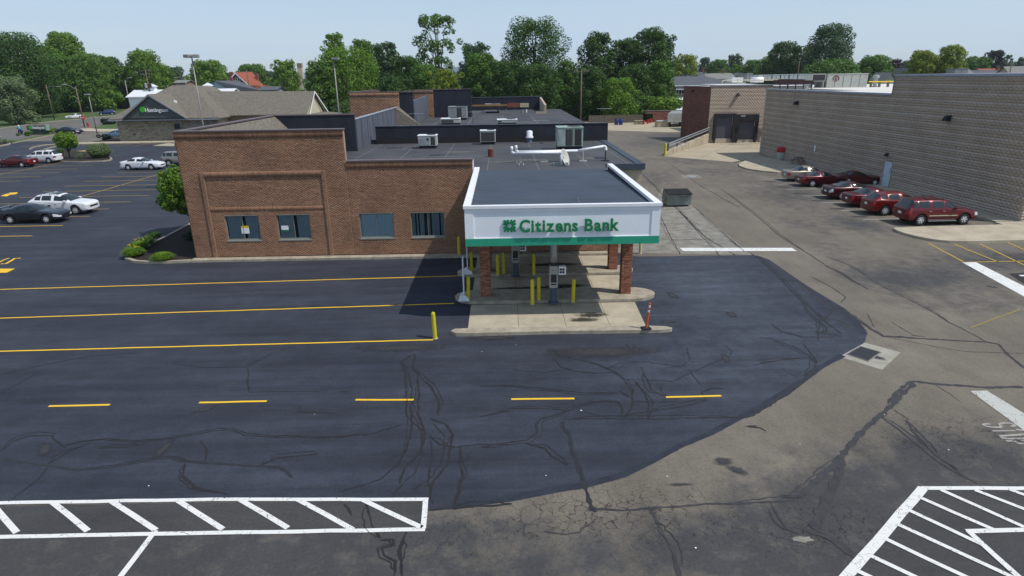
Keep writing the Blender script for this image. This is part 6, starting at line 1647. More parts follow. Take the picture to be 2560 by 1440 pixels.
# planted island with kerb
isl = [(120,402),(122,388),(130,380),(160,376),(215,383),(262,392),(276,396),(279,399),(275,402),(258,404),(200,406),(150,405)]
mb = MB(); mb.prism([tuple(G(*p)[:2]) for p in isl], -.05, .13); mb.build('planting_bed', M['mulch'], kind='structure')
kerbline([(119,403.5)]+[(150,405.5),(200,406.2),(258,404.4),(275,402),(279.5,399),(276,395.5),(262,391)], .2, .16)
kerbline([(75,374),(85,369),(110,364),(145,361),(200,359)], .25, .15); kerbline([(110,375),(145,366),(195,362)], .25, .15)
kerbline([(-60,370),(0,366.5),(20,363),(27,360),(20,357)], .3, .16)
mb = MB(); mb.prism([tuple(G(*p)[:2]) for p in ((-60,369),(0,365.5),(20,362),(25,359),(15,356),(-60,359))], -.05, .13); mb.build('planting_bed', M['mulch'], kind='structure')

# ------------------------------------------------------------------ the stone-coloured bank with hipped shingle roof
HY = 113.6
hb = thing('branch_bank', (-56,HY,0), 'buff stone bank with brown shingle hip roof and grey gable sign', 'building')
hx0, hx1 = P(297,330,HY).x, P(545,300,HY).x
ez = P(300,297,HY).z
hol = [(P(436,320,HY).x-hx0, P(451,320,HY).x-hx0, P(440,323,HY).z, P(440,309,HY).z)]
masonry('stonework', hb, (hx0,HY,0), (1,0,0), hx1-hx0, ez, .5, .2, .02, .03, M['huntbrick'], mat('buff_mortar',(.24,.22,.17),.9), hol, jit=.01)
mb = MB(); mb.box(hx0, hx1, HY+.3, 132, 0, ez-.05); mb.box(hx0, hol[0][0]+hx0, HY+.005, HY+.3, 0, ez-.05); mb.box(hol[0][1]+hx0, hx1, HY+.005, HY+.3, 0, ez-.05); mb.box(hol[0][0]+hx0, hol[0][1]+hx0, HY+.004, HY+.3, 0, hol[0][2]); mb.box(hol[0][0]+hx0, hol[0][1]+hx0, HY+.004, HY+.3, hol[0][3], ez-.05)
mb.build('wall_core', M['tan_stucco'], hb)
mb = MB(); mb.box(hol[0][0]+hx0, hol[0][1]+hx0, HY+.15, HY+.2, hol[0][2], hol[0][3]); mb.build('window', M['glass'], hb)
hx2 = P(742,290,122).x
mb = MB(); mb.box(hx1+.01, hx2, 118, 132, 0, ez-.1); mb.build('rear_wing', M['tan_brick'], hb)
# roofs
def roof_quad(pts, name='roof', m='shingle', parent=None, th=.18):
    mb = MB(); n = len(pts); mb.add([tuple(p) for p in pts]+[(p[0], p[1], p[2]-th) for p in pts], [tuple(range(n)), tuple(range(2*n-1, n-1, -1))]+[(i, n+i, n+(i+1)%n, (i+1)%n) for i in range(n)])
    return mb.build(name, M[m], parent or hb)
ex0, ex1 = P(268,296,HY-1).x, P(548,289,HY-1).x; eY = HY-1
rA, rB = P(430,213,122), P(482,213,122)
roof_quad([(ex0,eY,ez),(ex1,eY,ez),rB,rA]); roof_quad([(ex0,eY,ez-.002),rA,(rA.x,131.5,rA.z-.4),(ex0+0,133,ez)]); roof_quad([(ex1,eY,ez-.002),(ex1+.0,130,ez),(rB.x,131,rB.z-.4),rB]); roof_quad([rA,rB,(rB.x,131,rB.z-.4),(rA.x,131.5,rA.z-.4)])
rC, rD = P(500,228,123.5), P(780,228,123.5)
eR = Vector((-37.1,117.5,0))
roof_quad([(ex1-6,117.3,ez+.15),(eR.x+1.6,117.3,ez+.15),(rD.x+.5,123.5,rD.z),(rC.x,123.5,rC.z)]); roof_quad([(rC.x,123.55,rC.z-.01),(rD.x+.5,123.55,rD.z-.01),(eR.x+1.6,130,ez),(ex1-6,130,ez)])
# gable end on the right
gx = -35.75
mb = MB(); mb.add([(gx,118.0,ez-.0),(gx,129.2,ez),(gx,123.5,rD.z-.35)], [(0,1,2)]); mb.build('gable', M['cream'], hb)
mb = MB()
for a, b in (((gx+.85,117.3,ez+.16),(rD.x+.5,123.5,rD.z+.02)),((gx+.85,129.8,ez+.05),(rD.x+.5,123.5,rD.z+.02))):
    a, b = Vector(a), Vector(b); mb.add([a, b, b-Vector((0,0,.3)), a-Vector((0,0,.3)), a+Vector((.06,0,0)), b+Vector((.06,0,0)), b+Vector((.06,0,-.3)), a+Vector((.06,0,-.3))], [(0,1,2,3),(7,6,5,4),(0,4,5,1),(3,2,6,7)])
mb.build('bargeboard', M['white_trim'], hb)
roof_quad([(gx+.01,117.6,ez-.02),(gx+3.6,117.6,ez-.35),(gx+3.6,130,ez-.35),(gx+.01,130,ez-.02)], 'skirt_roof')
# front pediment
g0, g1, g2_ = P(308,291,HY-1.2), P(463,289,HY-1.2), P(375,237,HY-1.2)
apx = (g0.x+g1.x)/2-.2
mb = MB(); mb.add([(g0.x,HY-1.25,ez+.1),(g1.x,HY-1.25,ez+.1),(apx,HY-1.25,g2_.z-.1)], [(0,1,2)]); mb.build('gable', M['grey_gable'], hb)
top = Vector((apx,HY-1.4,g2_.z+.12))
roof_quad([(g0.x-.3,HY-1.55,ez+.05),top,(apx,120,g2_.z+.1),(g0.x-.3,HY+1,ez+.1)]); roof_quad([top,(g1.x+.3,HY-1.55,ez+.05),(g1.x+.3,HY+1,ez+.1),(apx,120,g2_.z+.1)])
mb = MB()
for a, b in (((g0.x-.35,HY-1.6,ez+.05),top+Vector((0,-.2,0))),((g1.x+.35,HY-1.6,ez+.05),top+Vector((0,-.2,0)))):
    a, b = Vector(a), Vector(b); mb.add([a, b, b-Vector((0,0,.32)), a-Vector((0,0,.22)), a+Vector((0,.12,0)), b+Vector((0,.12,0)), b+Vector((0,.12,-.32)), a+Vector((0,.12,-.22))], [(0,3,2,1),(4,5,6,7),(0,1,5,4),(3,7,6,2)])
mb.build('bargeboard', mat('grey_trim',(.26,.27,.27),.5), hb)
mb = MB(); mb.box(ex0, ex1, eY-.05, eY+.02, ez-.32, ez-.18); mb.build('gutter', M['coping_grey'], hb)
s0, s1 = P(363,280,HY-1.3), P(419,268,HY-1.3)
text_thing(hb, 'Huntington', s0.x+.1, s1.x, HY-1.34, s0.z, (s1.z-s0.z)*.85, .08, M['white_trim'], offset=.01)
c = P(356,274,HY-1.36); mb = MB(); mb.cyl((c.x,HY-1.42,c.z),(c.x,HY-1.3,c.z),.46,.46,20); mb.build('emblem', M['lime'], hb)
p = P(384,300,HY); cowl(p.x-hx0, p.z, 'small dark lamp under the eave of the buff stone bank', .5, Vector((hx0,HY,0)), Vector((1,0,0)))
p = P(438,255,116.5); t = thing('satellite_dish', p, 'small white dish on the brown shingle roof of the buff bank', 'satellite dish'); mb = MB(); mb.cyl(p, p+Vector((.1,-.1,.06)), .33, .30, 16); mb.build('reflector', M['unit'], t); mb = MB(); mb.cyl(p+Vector((0,0,-.7)), p, .05); mb.box(p.x-1.8,p.x+.6,p.y-.1,p.y+.1,p.z-.75,p.z-.65); mb.build('mast', M['coil'], t)
# roadside sign
a, b = G(78,337), G(117,337); Ys = a.y
tz, bz = P(95,314,Ys).z, P(95,325,Ys).z
t = thing('roadside_sign', (a.x,Ys,0), 'low dark green roadside sign with white lettering beside the road', 'sign')
A, B = P(69,325,Ys), P(115,325,Ys)
mb = MB(); mb.box(a.x, b.x-.3, Ys, Ys+.6, 0, bz); mb.build('base', M['sign_green'], t); mb = MB(); mb.box(A.x, B.x, Ys-.1, Ys+.7, bz+.001, tz); mb.build('panel', mat('grey_sign_panel',(.05,.065,.06),.5), t)
mb = MB(); mb.box(B.x, B.x+.35, Ys-.15, Ys+.75, bz-.1, tz+.2); mb.build('end_panel', mat('pale_green_edge',(.25,.36,.28),.5), t)
text_thing(t, 'Huntington', P(82,320,Ys).x, P(112,320,Ys).x, Ys-.105, P(90,322,Ys).z, .55, .04, M['white_trim'], offset=.01)
c = P(77,319,Ys); mb = MB(); mb.cyl((c.x,Ys-.16,c.z),(c.x,Ys-.1,c.z),.33,.33,16); mb.build('emblem', M['lime'], t)
# stop sign and hydrant, small lawn sign
p = G(213,322); Yq = p.y; c = P(208,293.5,Yq)
t = thing('stop_sign', p, 'red octagonal stop sign by the road exit', 'stop sign')
mb = MB(); mb.cyl((c.x,Yq,0),(c.x,Yq,c.z+.4),.05,.05,6); mb.build('post', M['pole_metal'], t)
mb = MB(); mb.cyl((c.x,Yq-.09,c.z),(c.x,Yq-.055,c.z),.52,.52,8); o = mb.build('plate', M['red_paint'], t)
text_thing(t, 'STOP', c.x-.36, c.x+.36, Yq-.092, c.z-.14, .28, .01, M['white_trim'])
p = G(221,318); t = thing('fire_hydrant', p, 'red fire hydrant on the grass corner', 'fire hydrant'); mb = MB(); mb.lathe(p, [(.25,0),(.25,.1),(.18,.12),(.18,.85),(.24,.9),(.2,1.05),(.06,1.15)], 12); mb.build('barrel', M['red_paint'], t); mb = MB(); mb.cyl(p+Vector((-.3,0,.6)), p+Vector((.3,0,.6)), .09); mb.build('nozzle', M['red_paint'], t)
p = G(30,300); t = thing('lawn_sign', p, 'small white sign on the lawn before the dark shrub', 'lawn sign'); mb = MB(); mb.box(p.x-.6,p.x+.6,p.y-.03,p.y+.03,.3,1.1); mb.build('panel', M['paper'], t); mb = MB(); mb.box(p.x-.5,p.x-.45,p.y+.031,p.y+.06,0,1); mb.box(p.x+.45,p.x+.5,p.y+.031,p.y+.06,0,1); mb.build('stake', M['galv'], t)

# ------------------------------------------------------------------ vehicles
def carpaint(name, c, metal=0.25, rough=0.30):
    m = mat(name, c, rough, metal, spec=.5, coat=.55); return m
M['tyre'] = mat('tyre_rubber', (.018,.018,.019), .8); M['rim'] = mat('alloy_rim', (.72,.73,.74), .35, metal=.35)
M['carglass'] = mat('car_glass', (.012,.018,.020), .05, spec=.9); M['chrome'] = mat('chrome', (.7,.7,.7), .15, metal=.95)
M['headlamp'] = mat('headlamp_lens', (.62,.64,.64), .12, spec=.8); M['taillamp'] = mat('taillamp_lens', (.30,.01,.01), .15, spec=.8)
M['underbody'] = mat('underbody', (.012,.012,.012), .9); M['grille'] = mat('grille_black', (.02,.02,.02), .5)
TYPES = {
 # x, z belt, z top, half belt, half top
 'sedan': dict(L=4.75, W=.90, r=.325, wx=1.38, zb=.20, keys=[(2.375,.60,.66,.70,.50),(2.31,.68,.75,.80,.60),(2.05,.76,.84,.86,.66),(1.5,.84,.93,.89,.68),(.92,.88,.97,.89,.68),(.15,.92,1.38,.90,.58),(-.35,.93,1.435,.90,.585),(-.95,.95,1.39,.89,.57),(-1.62,.97,1.04,.86,.66),(-2.05,.97,1.04,.86,.68),(-2.32,.94,1.01,.82,.66),(-2.375,.80,.86,.78,.62)],
   ws=(.92,.15), rw=(-.95,-1.62), side=(.75,-1.42), pil=[-.38], hl=2.0, tl=-2.15),
 'coupe': dict(L=4.55, W=.88, r=.325, wx=1.32, zb=.19, keys=[(2.275,.56,.62,.66,.48),(2.2,.66,.72,.76,.58),(1.95,.74,.81,.83,.64),(1.4,.82,.90,.87,.66),(.80,.87,.96,.87,.66),(.0,.91,1.34,.88,.56),(-.4,.92,1.385,.88,.56),(-.85,.94,1.32,.87,.54),(-1.65,.96,1.05,.84,.64),(-2.0,.97,1.04,.83,.66),(-2.22,.94,1.00,.78,.62),(-2.275,.78,.84,.74,.60)],
   ws=(.80,.0), rw=(-.85,-1.65), side=(.62,-1.38), pil=[-.62], hl=1.9, tl=-2.05),
 'suv': dict(L=4.95, W=.945, r=.385, wx=1.52, zb=.30, keys=[(2.475,.78,.84,.78,.60),(2.42,.90,.96,.87,.68),(2.1,.94,1.00,.90,.70),(1.5,1.02,1.09,.93,.74),(1.05,1.06,1.13,.94,.74),(.50,1.09,1.68,.945,.66),(-.1,1.10,1.76,.945,.675),(-1.2,1.11,1.77,.94,.675),(-2.05,1.12,1.74,.93,.655),(-2.36,1.11,1.22,.91,.74),(-2.475,1.00,1.06,.88,.72)],
   ws=(1.05,.50), rw=(-2.05,-2.36), side=(.95,-2.10), pil=[.05,-.95,-1.75], hl=2.15, tl=-2.28),
 'crossover': dict(L=4.75, W=.93, r=.37, wx=1.38, zb=.25, keys=[(2.375,.70,.76,.70,.52),(2.30,.82,.88,.82,.64),(2.05,.91,.99,.88,.68),(1.5,.96,1.05,.91,.70),(1.05,1.00,1.10,.92,.70),(.22,1.04,1.58,.93,.61),(-.3,1.06,1.66,.93,.62),(-1.2,1.10,1.63,.92,.60),(-1.75,1.14,1.53,.90,.57),(-2.22,1.10,1.18,.86,.68),(-2.375,.98,1.04,.84,.66)],
   ws=(1.05,.22), rw=(-1.75,-2.22), side=(.90,-1.72), pil=[-.28,-1.2], hl=2.0, tl=-2.15),
}
CAR_CACHE = {}
def car_meshes(kind):
    if kind in CAR_CACHE: return CAR_CACHE[kind]
    T = TYPES[kind]; K = sorted(T['keys'], key=lambda k: k[0]); xs = [k[0] for k in K]
    def it(i, x): return float(np.interp(x, xs, [k[i] for k in K]))
    r = T['r']; R = r+.065; st = set(xs)
    for xc in (T['wx'], -T['wx']):
        for t in (-1.02,-.92,-.7,-.38,0,.38,.7,.92,1.02): st.add(round(xc+R*t, 3))
    for p in T['pil']: st.add(round(p-.035,3)); st.add(round(p+.035,3))
    for s in T['side']: st.add(s)
    st.add(T['hl']); st.add(T['tl']); st = sorted(st)
    fl = [st[0]]
    for s in st[1:]:
        if s-fl[-1] > .028: fl.append(s)
    st = fl
    rings = []
    for x in st:
        zb = T['zb']+(.06 if abs(x) > T['L']/2-.12 else 0); za = 0
        for xc in (T['wx'], -T['wx']):
            d = abs(x-xc)
            if d < R: za = max(za, r+math.sqrt(R*R-d*d))
        zbelt = it(1,x); zt = it(2,x); wb = it(3,x); wt = it(4,x)
        W = min(T['W'], wb+.03)
        z0 = max(zb, za); z1 = max(zb+.10, za+.02 if za else 0); z2 = max(zb+(zbelt-zb)*.55, z1+.04)
        z2 = min(z2, zbelt-.04); z1 = min(z1, z2-.02)
        z0 = min(z0, z1-.01)
        zbelt2 = zbelt
        cab = zt-zbelt > .2
        zr = zt-(.055 if cab else .018)
        half = [(W-.10, z0), (W-.015, z1), (W, z2), (wb-.01, zbelt2), (wb-.045, zbelt2+.02), (wt, zr), (wt*.5, zt-.012), (0, zt)]
        ring = [(x, -a, z) for a, z in half]+[(x, a, z) for a, z in half[-2::-1]]
        rings.append(ring)
    n = len(rings[0]); V = [p for g in rings for p in g]; Fs = []; lab = []
    h = n//2
    def add(f, l): Fs.append(f); lab.append(l)
    for i in range(len(st)-1):
        xm = (st[i]+st[i+1])/2
        for k in range(n-1):
            q = k if k < h else n-2-k; side = 'r' if k < h else 'l'
            a = i*n+k; f = (a, a+1, a+n+1, a+n)
            l = 'body'
            pil = any(abs(xm-p) < .036 for p in T['pil'])
            if q == 4 and T['side'][1] < xm < T['side'][0] and not pil: l = 'side_window_'+side
            elif q in (5,6) and T['ws'][1] < xm < T['ws'][0]: l = 'windshield'
            elif q in (5,6) and T['rw'][1] < xm < T['rw'][0]: l = 'rear_window'
            elif q == 2 and xm > T['hl']: l = 'headlight_'+side
            elif q == 2 and xm < T['tl']: l = 'taillight_'+side
            elif q in (1,2) and -1.0 < xm < .85 and not (abs(abs(xm)-T['wx']) < R+.03): l = 'door_'+side
            elif q == 0: l = 'sill'
            add(f, l)
        add((i*n+n-1, i*n, (i+1)*n, (i+1)*n+n-1), 'underbody')
    for i, front in ((0, False), (len(st)-1, True)):
        for k in range(h):
            a, b = i*n+k, i*n+k+1; c, d = i*n+n-2-k, i*n+n-1-k
            f = (a, d, c, b) if not front else (a, b, c, d)
            if b == c: f = f[:3] if not front else (a, b, d)
            if len(set(f)) < 3: continue
            l = 'body'
            if k == 1: l = 'bumper_l' if front else 'bumper_r'
            if k == 2 and front: l = 'grille'
            add(tuple(dict.fromkeys(f)), l)
    names = sorted(set(lab)); me = bpy.data.meshes.new('tmp'); me.from_pydata(V, [], Fs)
    for _ in names: me.materials.append(None)
    me.polygons.foreach_set('material_index', [names.index(l) for l in lab]); me.update()
    ob = bpy.data.objects.new('tmp', me); COL.objects.link(ob)
    md = ob.modifiers.new('s', 'SUBSURF'); md.levels = 2; md.render_levels = 2
    bpy.context.view_layer.update(); ev = bpy.data.meshes.new_from_object(ob.evaluated_get(bpy.context.evaluated_depsgraph_get()))
    vv = np.array([v.co for v in ev.vertices]); groups = {}
    for p in ev.polygons: groups.setdefault(names[p.material_index], []).append(tuple(p.vertices))
    nrm = np.array([v.normal for v in ev.vertices])
    bpy.data.objects.remove(ob)
    res = {}
    for l, fs in groups.items():
        ids = sorted(set(i for f in fs for i in f)); mp_ = {j: i for i, j in enumerate(ids)}
        pv = vv[ids].copy()
        if 'window' in l or l == 'windshield': pv -= nrm[ids]*.008
        if l.startswith('door'): pv += nrm[ids]*.006
        res[l] = ([tuple(p) for p in pv], [tuple(mp_[i] for i in f) for f in fs])
    # wheel meshes
    w = MB(); prof = [(r*.60,-.10),(r*.92,-.105),(r,-.07),(r,.07),(r*.92,.105),(r*.60,.10)]
    k = 22; vs = []
    for rr, yy in prof:
        for i in range(k): t = 2*math.pi*i/k; vs.append((rr*math.cos(t), yy, rr*math.sin(t)))
    fs = [(a*k+i, a*k+(i+1)%k, (a+1)*k+(i+1)%k, (a+1)*k+i) for a in range(5) for i in range(k)]
    w.add(vs, fs); w.cyl((0,-.06,0),(0,.06,0),r*.62,r*.62,k); wm = bpy.data.meshes.new('tyre'); wm.from_pydata(w.v, [], w.f); wm.materials.append(M['tyre'])
    w = MB(); vs = []
    for rr, yy in ((r*.64,.085),(r*.55,.10),(r*.55,.065)):
        for i in range(k): t = 2*math.pi*i/k; vs.append((rr*math.cos(t), yy, rr*math.sin(t)))
    w.add(vs, [(a*k+i, a*k+(i+1)%k, (a+1)*k+(i+1)%k, (a+1)*k+i) for a in range(2) for i in range(k)])
    for i in range(6):
        t = 2*math.pi*i/6; d = Vector((math.cos(t),0,math.sin(t))); q = Vector((-d.z,0,d.x))
        a, b = d*.03, d*r*.56; vs = [a-q*.05, b-q*.034, b+q*.034, a+q*.05]
        w.add([(v.x,.095,v.z) for v in vs]+[(v.x,.07,v.z) for v in vs], [(0,1,2,3),(7,6,5,4),(0,4,5,1),(1,5,6,2),(2,6,7,3),(3,7,4,0)])
    w.cyl((0,.07,0),(0,.108,0),r*.17,r*.15,12); rmh = bpy.data.meshes.new('rim'); rmh.from_pydata(w.v, [], w.f); rmh.materials.append(M['rim'])
    CAR_CACHE[kind] = (res, wm, rmh); return CAR_CACHE[kind]
def car(kind, name, x, y, hdg, paint, label, group=None, scale=1.0, hubcap=False, rails=False, strip=False, spoiler=False, sunroof=False, tail='taillamp', darkglass=False):
    T = TYPES[kind]; res, wm, rmh = car_meshes(kind)
    t = thing(name, (x, y, .012), label, 'car', group, hdg); t.scale = (scale,)*3
    for l, (vs, fs) in res.items():
        base = l[:-2] if l[-2:] in ('_l', '_r') else l
        m = {'body':paint,'door':paint,'sill':paint,'underbody':M['underbody'],'bumper':paint,'grille':M['grille'],'headlight':M['headlamp'],'taillight':M[tail]}.get(base, M['carglass'])
        me = bpy.data.meshes.new(base); me.from_pydata(vs, [], fs); me.polygons.foreach_set('use_smooth', [True]*len(fs)); me.materials.append(m); me.update()
        link(base, me, t)
    for sx in (1, -1):
        for sy in (1, -1):
            w = link('wheel', wm, t, (sx*T['wx'], sy*(T['W']-.12), T['r']), (0,0,0 if sy > 0 else math.pi)); link('rim', rmh, w)
    W = T['W']; cow = T['ws'][0]
    bz = float(np.interp(cow-.35, [k[0] for k in sorted(T['keys'])], [k[1] for k in sorted(T['keys'])]))
    for s in (1, -1):
        mb = MB(); mb.box(cow-.42, cow-.24, min(s*(W-.03), s*(W+.16)), max(s*(W-.03), s*(W+.16)), bz+.03, bz+.16); mb.build('mirror', paint, t, local=True, bevel=.03)
        for hx in (.10, -.85 if kind != 'coupe' else 99):
            if hx > 9: continue
            mb = MB(); mb.box(hx-.22, hx-.05, min(s*(W-.03), s*(W+.018)), max(s*(W-.03), s*(W+.018)), bz-.10, bz-.07); mb.build('door_handle', M['chrome'] if kind == 'suv' else paint, t, local=True)
    tx = -T['L']/2
    pz = .78 if kind in ('sedan','coupe') else .95
    mb = MB(); mb.box(tx-.012, tx+.05, -.16, .16, pz-.22, pz-.07); mb.build('license_plate', M['paper'], t, local=True)
    if rails:
        for s in (1, -1):
            zt = max(k[2] for k in T['keys']); mb = MB(); mb.box(-1.25, .05, s*.56-.02, s*.56+.02, zt-.01, zt+.02)
            for q in (-1.25, -.6, .0): mb.box(q, q+.05, s*.56-.018, s*.56+.018, zt-.09, zt-.011)
            mb.build('roof_rail', M['chrome'] if rails == 'c' else M['coil'], t, local=True)
        for q in (-1.0, -.25): mb = MB(); mb.box(q, q+.04, -.54, .54, zt+.021, zt+.035); mb.build('crossbar', M['coil'], t, local=True)
    if strip:
        for s in (1, -1): mb = MB(); mb.box(-1.02, .95, min(s*(W-.01), s*(W+.02)), max(s*(W-.01), s*(W+.02)), .66, .71); mb.build('side_moulding', M['cream'], t, local=True); mb = MB(); mb.box(-1.0,.95,min(s*(W-.12), s*(W+.02)), max(s*(W-.12), s*(W+.02)),.30,.34); mb.build('running_board', M['galv'], t, local=True)
    if spoiler: mb = MB(); mb.box(tx+.05, tx+.30, -.62, .62, 1.14, 1.17); mb.box(tx+.15, tx+.22, -.55, -.50, .98, 1.139); mb.box(tx+.15, tx+.22, .50, .55, .98, 1.139); mb.build('spoiler', paint, t, local=True)
    if sunroof: zt = max(k[2] for k in T['keys']); mb = MB(); mb.box(-.75, .05, -.42, .42, zt-.03, zt+.004); mb.build('sunroof', M['carglass'], t, local=True)
    return t
red = carpaint('deep_red_paint', (.095,.002,.007)); red2 = carpaint('dark_cherry_paint', (.055,.002,.005)); red3 = carpaint('orange_red_paint', (.15,.009,.005)); red4 = carpaint('bright_red_paint', (.12,.002,.009))
white = carpaint('white_car_paint', (.72,.73,.75), 0, .35); darkb = carpaint('dark_slate_paint', (.012,.015,.024)); tan_ = carpaint('champagne_paint', (.34,.31,.25), .4); black_ = carpaint('black_blue_paint', (.006,.007,.014))
lblue = carpaint('light_blue_paint', (.13,.22,.34), .4); maroon = carpaint('maroon_paint', (.11,.005,.009)); silver = carpaint('silver_beige_paint', (.26,.25,.22), .4); dblue = carpaint('deep_blue_paint', (.01,.025,.12)); darkred = carpaint('dark_red_paint', (.10,.006,.006))
GRP = 'red and tan cars parked in a row by the supermarket wall'
car('suv','parked_car', 29.80,41.83, .03, red4, 'bright red SUV with roof rails, nearest of the row', GRP, rails=True, strip=True)
car('crossover','parked_car', 29.2,45.05, 0, red3, 'orange-red crossover with dark rear glass, second in the row', GRP)
car('sedan','parked_car', 29.3,47.95, 0, red, 'red sedan mostly hidden behind the orange-red crossover', GRP)
car('coupe','parked_car', 29.25,51.2, 0, red2, 'dark cherry coupe with silver rear lamps, middle of the row', GRP, tail='headlamp', scale=1.03)
car('coupe','parked_car', 33.1,57.6, -.05, darkred, 'dark red hatchback close to the wall in deep shade', GRP, scale=.95)
car('coupe','parked_car', 29.75,57.4, 0, red, 'red coupe beside the tan sedan', GRP)
car('sedan','parked_car', 29.9,60.5, 0, tan_, 'tan champagne sedan at the far end of the row', GRP)
# left lot
car('crossover','parked_car', -35.6,50.35, 0, white, 'white crossover with sunroof parked beyond the dark coupe', None, rails='c', sunroof=True)
car('coupe','parked_car', -35.75,47.2, 0, darkb, 'dark slate coupe with rear spoiler at the left edge', None, spoiler=True, scale=1.02)
car('sedan','parked_car', -62.1,80.9, math.pi-.0, maroon, 'maroon sedan with its boot towards the planted island', None, scale=1.04)
car('suv','parked_car', -61.3,84.6, math.pi, white, 'white boxy SUV with dark windows beyond the maroon sedan', None, scale=.95, rails=True)
car('sedan','parked_car', -43.55,76.6, 0, white, 'white sedan parked left of the brown brick corner', None)
car('suv','parked_car', -40.1,79.7, 0, silver, 'silver-beige minivan half hidden by the brick corner', None, scale=1.0)
p = G(168,336); car('sedan','parked_car', p.x,p.y+.9, -.06, black_, 'black sedan beside the green roadside sign', None, scale=1.05)
p = G(272,346); car('sedan','parked_car', p.x+1.0,p.y+.9, math.pi+.03, lblue, 'light blue sedan half hidden by the buff stone bank', None, scale=1.04)
p = G(184,297); car('sedan','moving_car', p.x,p.y+.6, math.pi+.62, white, 'white sedan driving along the road below the trees', None)
p = G(264,288); car('suv','moving_car', p.x,p.y+.6, math.pi+.62, dblue, 'dark blue SUV driving up the road near the bank roof', None)
# motorcycle with rider
p = G(52,336); t = thing('motorcycle', (p.x,p.y,.02), 'blue touring motorcycle on the road behind the green sign', 'motorcycle', None, math.pi-.62)
mb = MB()
for x in (-.75,.75): mb = MB(); mb.cyl((x,-.07,.32),(x,.07,.32),.32,.32,18); mb.build('wheel', M['tyre'], t, local=True)
mb = MB(); mb.cyl((-.6,0,.55),(.45,0,.75),.2,.16,10); mb.cyl((.75,0,.35),(.45,0,.95),.04); mb.box(-.9,-.45,-.25,.25,.5,.85); mb.build('body', dblue, t, local=True, bevel=.04)
mb = MB(); mb.cyl((.4,-.38,1.05),(.45,.38,1.05),.025); mb.build('handlebar', M['chrome'], t, local=True); mb = MB(); mb.cyl((-.1,-.2,.4),(-.1,.2,.4),.2,.2,10); mb.build('engine', M['chrome'], t, local=True); mb = MB(); mb.box(-.5,.05,-.15,.15,.78,.86); mb.build('seat', M['black'], t, local=True, bevel=.02)
def skin_body(name, joints, edges, radii, m, parent):
    me = bpy.data.meshes.new(name); me.from_pydata(joints, edges, [])
    ob = bpy.data.objects.new('tmp', me); COL.objects.link(ob); ob.modifiers.new('k', 'SKIN'); sv = me.skin_vertices[0].data
    for i, r in enumerate(radii): sv[i].radius = (r, r)
    sv[0].use_root = True; ob.modifiers.new('s', 'SUBSURF').levels = 1
    bpy.context.view_layer.update(); ev = bpy.data.meshes.new_from_object(ob.evaluated_get(bpy.context.evaluated_depsgraph_get())); bpy.data.objects.remove(ob)
    ev.materials.clear(); ev.materials.append(m); return link(name, ev, parent)
pr_ = thing('person', (p.x,p.y,.02), 'person in a turquoise shirt and helmet riding the blue motorcycle', 'person', None, math.pi-.62)
J = [(-.2,0,.92),(-.15,0,1.15),(-.08,0,1.42),(-.04,0,1.55),(-.02,0,1.68),(-.02,.2,1.40),(.12,.3,1.18),(.38,.33,1.08),(-.02,-.2,1.40),(.12,-.3,1.18),(.38,-.33,1.08),(-.15,.14,.9),(.2,.2,.82),(.1,.22,.45),(.22,.22,.38),(-.15,-.14,.9),(.2,-.2,.82),(.1,-.22,.45),(.22,-.22,.38)]
E_ = [(0,1),(1,2),(2,3),(3,4),(2,5),(5,6),(6,7),(2,8),(8,9),(9,10),(0,11),(11,12),(12,13),(13,14),(0,15),(15,16),(16,17),(17,18)]
skin_body('body', J, E_, [.15,.15,.17,.07,.11,.07,.055,.04,.07,.055,.04,.09,.08,.06,.05,.09,.08,.06,.05], mat('blue_jeans',(.03,.05,.12),.8), pr_)
mb = MB(); mb.cyl((-.19,0,.98),(-.07,0,1.47),.19,.225,12); mb.build('shirt', mat('turquoise_shirt',(.04,.42,.45),.8), pr_, local=True, smooth=True)
mb = MB(); mb.lathe((-.01,0,1.60), [(.10,0),(.15,.06),(.155,.16),(.11,.25),(.03,.28)], 12); mb.build('helmet', M['pvc'], pr_, local=True, smooth=True)

# ------------------------------------------------------------------ trees
LM = {'dark': leaf_mat('leaf_dark', (.051,.113,.022)), 'mid': leaf_mat('leaf_mid', (.086,.176,.026)), 'bright': leaf_mat('leaf_bright', (.120,.225,.024)),
      'yellow': leaf_mat('leaf_yellow', (.19,.25,.028)), 'olive': leaf_mat('leaf_olive', (.14,.20,.10), .35, .1), 'blue': leaf_mat('leaf_blue', (.060,.122,.048)),
      'purple': leaf_mat('leaf_purple', (.035,.022,.035), .4, 0), 'far': leaf_mat('leaf_far', (.075,.12,.07), .3, .1), 'conifer': leaf_mat('leaf_conifer', (.016,.032,.022))}  # leaf_far has distance haze mixed into its greyed, bluish colour
def leaves(cs, rad, n, size, rg, up_bias=.35, flat=.8):
    """n leaf clumps spread over the shells of lobes; cs (k,3), rad (k,)"""
    k = len(cs); w = rad**2; pick = rg.choice(k, n, p=w/w.sum())
    d = rg.normal(size=(n,3)); d /= np.linalg.norm(d, axis=1)[:,None]
    rr = rad[pick]*(.55+.5*rg.random(n)**.5)
    dd = d.copy(); dd[:,2] *= flat
    c = cs[pick]+dd*rr[:,None]
    nr = d+rg.normal(size=(n,3))*.55; nr[:,2] += up_bias; nr /= np.linalg.norm(nr, axis=1)[:,None]
    t = np.cross(nr, rg.normal(size=(n,3))); t /= np.linalg.norm(t, axis=1)[:,None]; b = np.cross(nr, t)
    s = (size*(.55+.8*rg.random(n)))[:,None]; s2 = s*(.5+.4*rg.random(n))[:,None]
    V = np.stack([c-t*s*.5, c+b*s2*.5+nr*s*.08, c+t*s*.5, c-b*s2*.5+nr*s*.08], 1).reshape(-1,3)
    return V
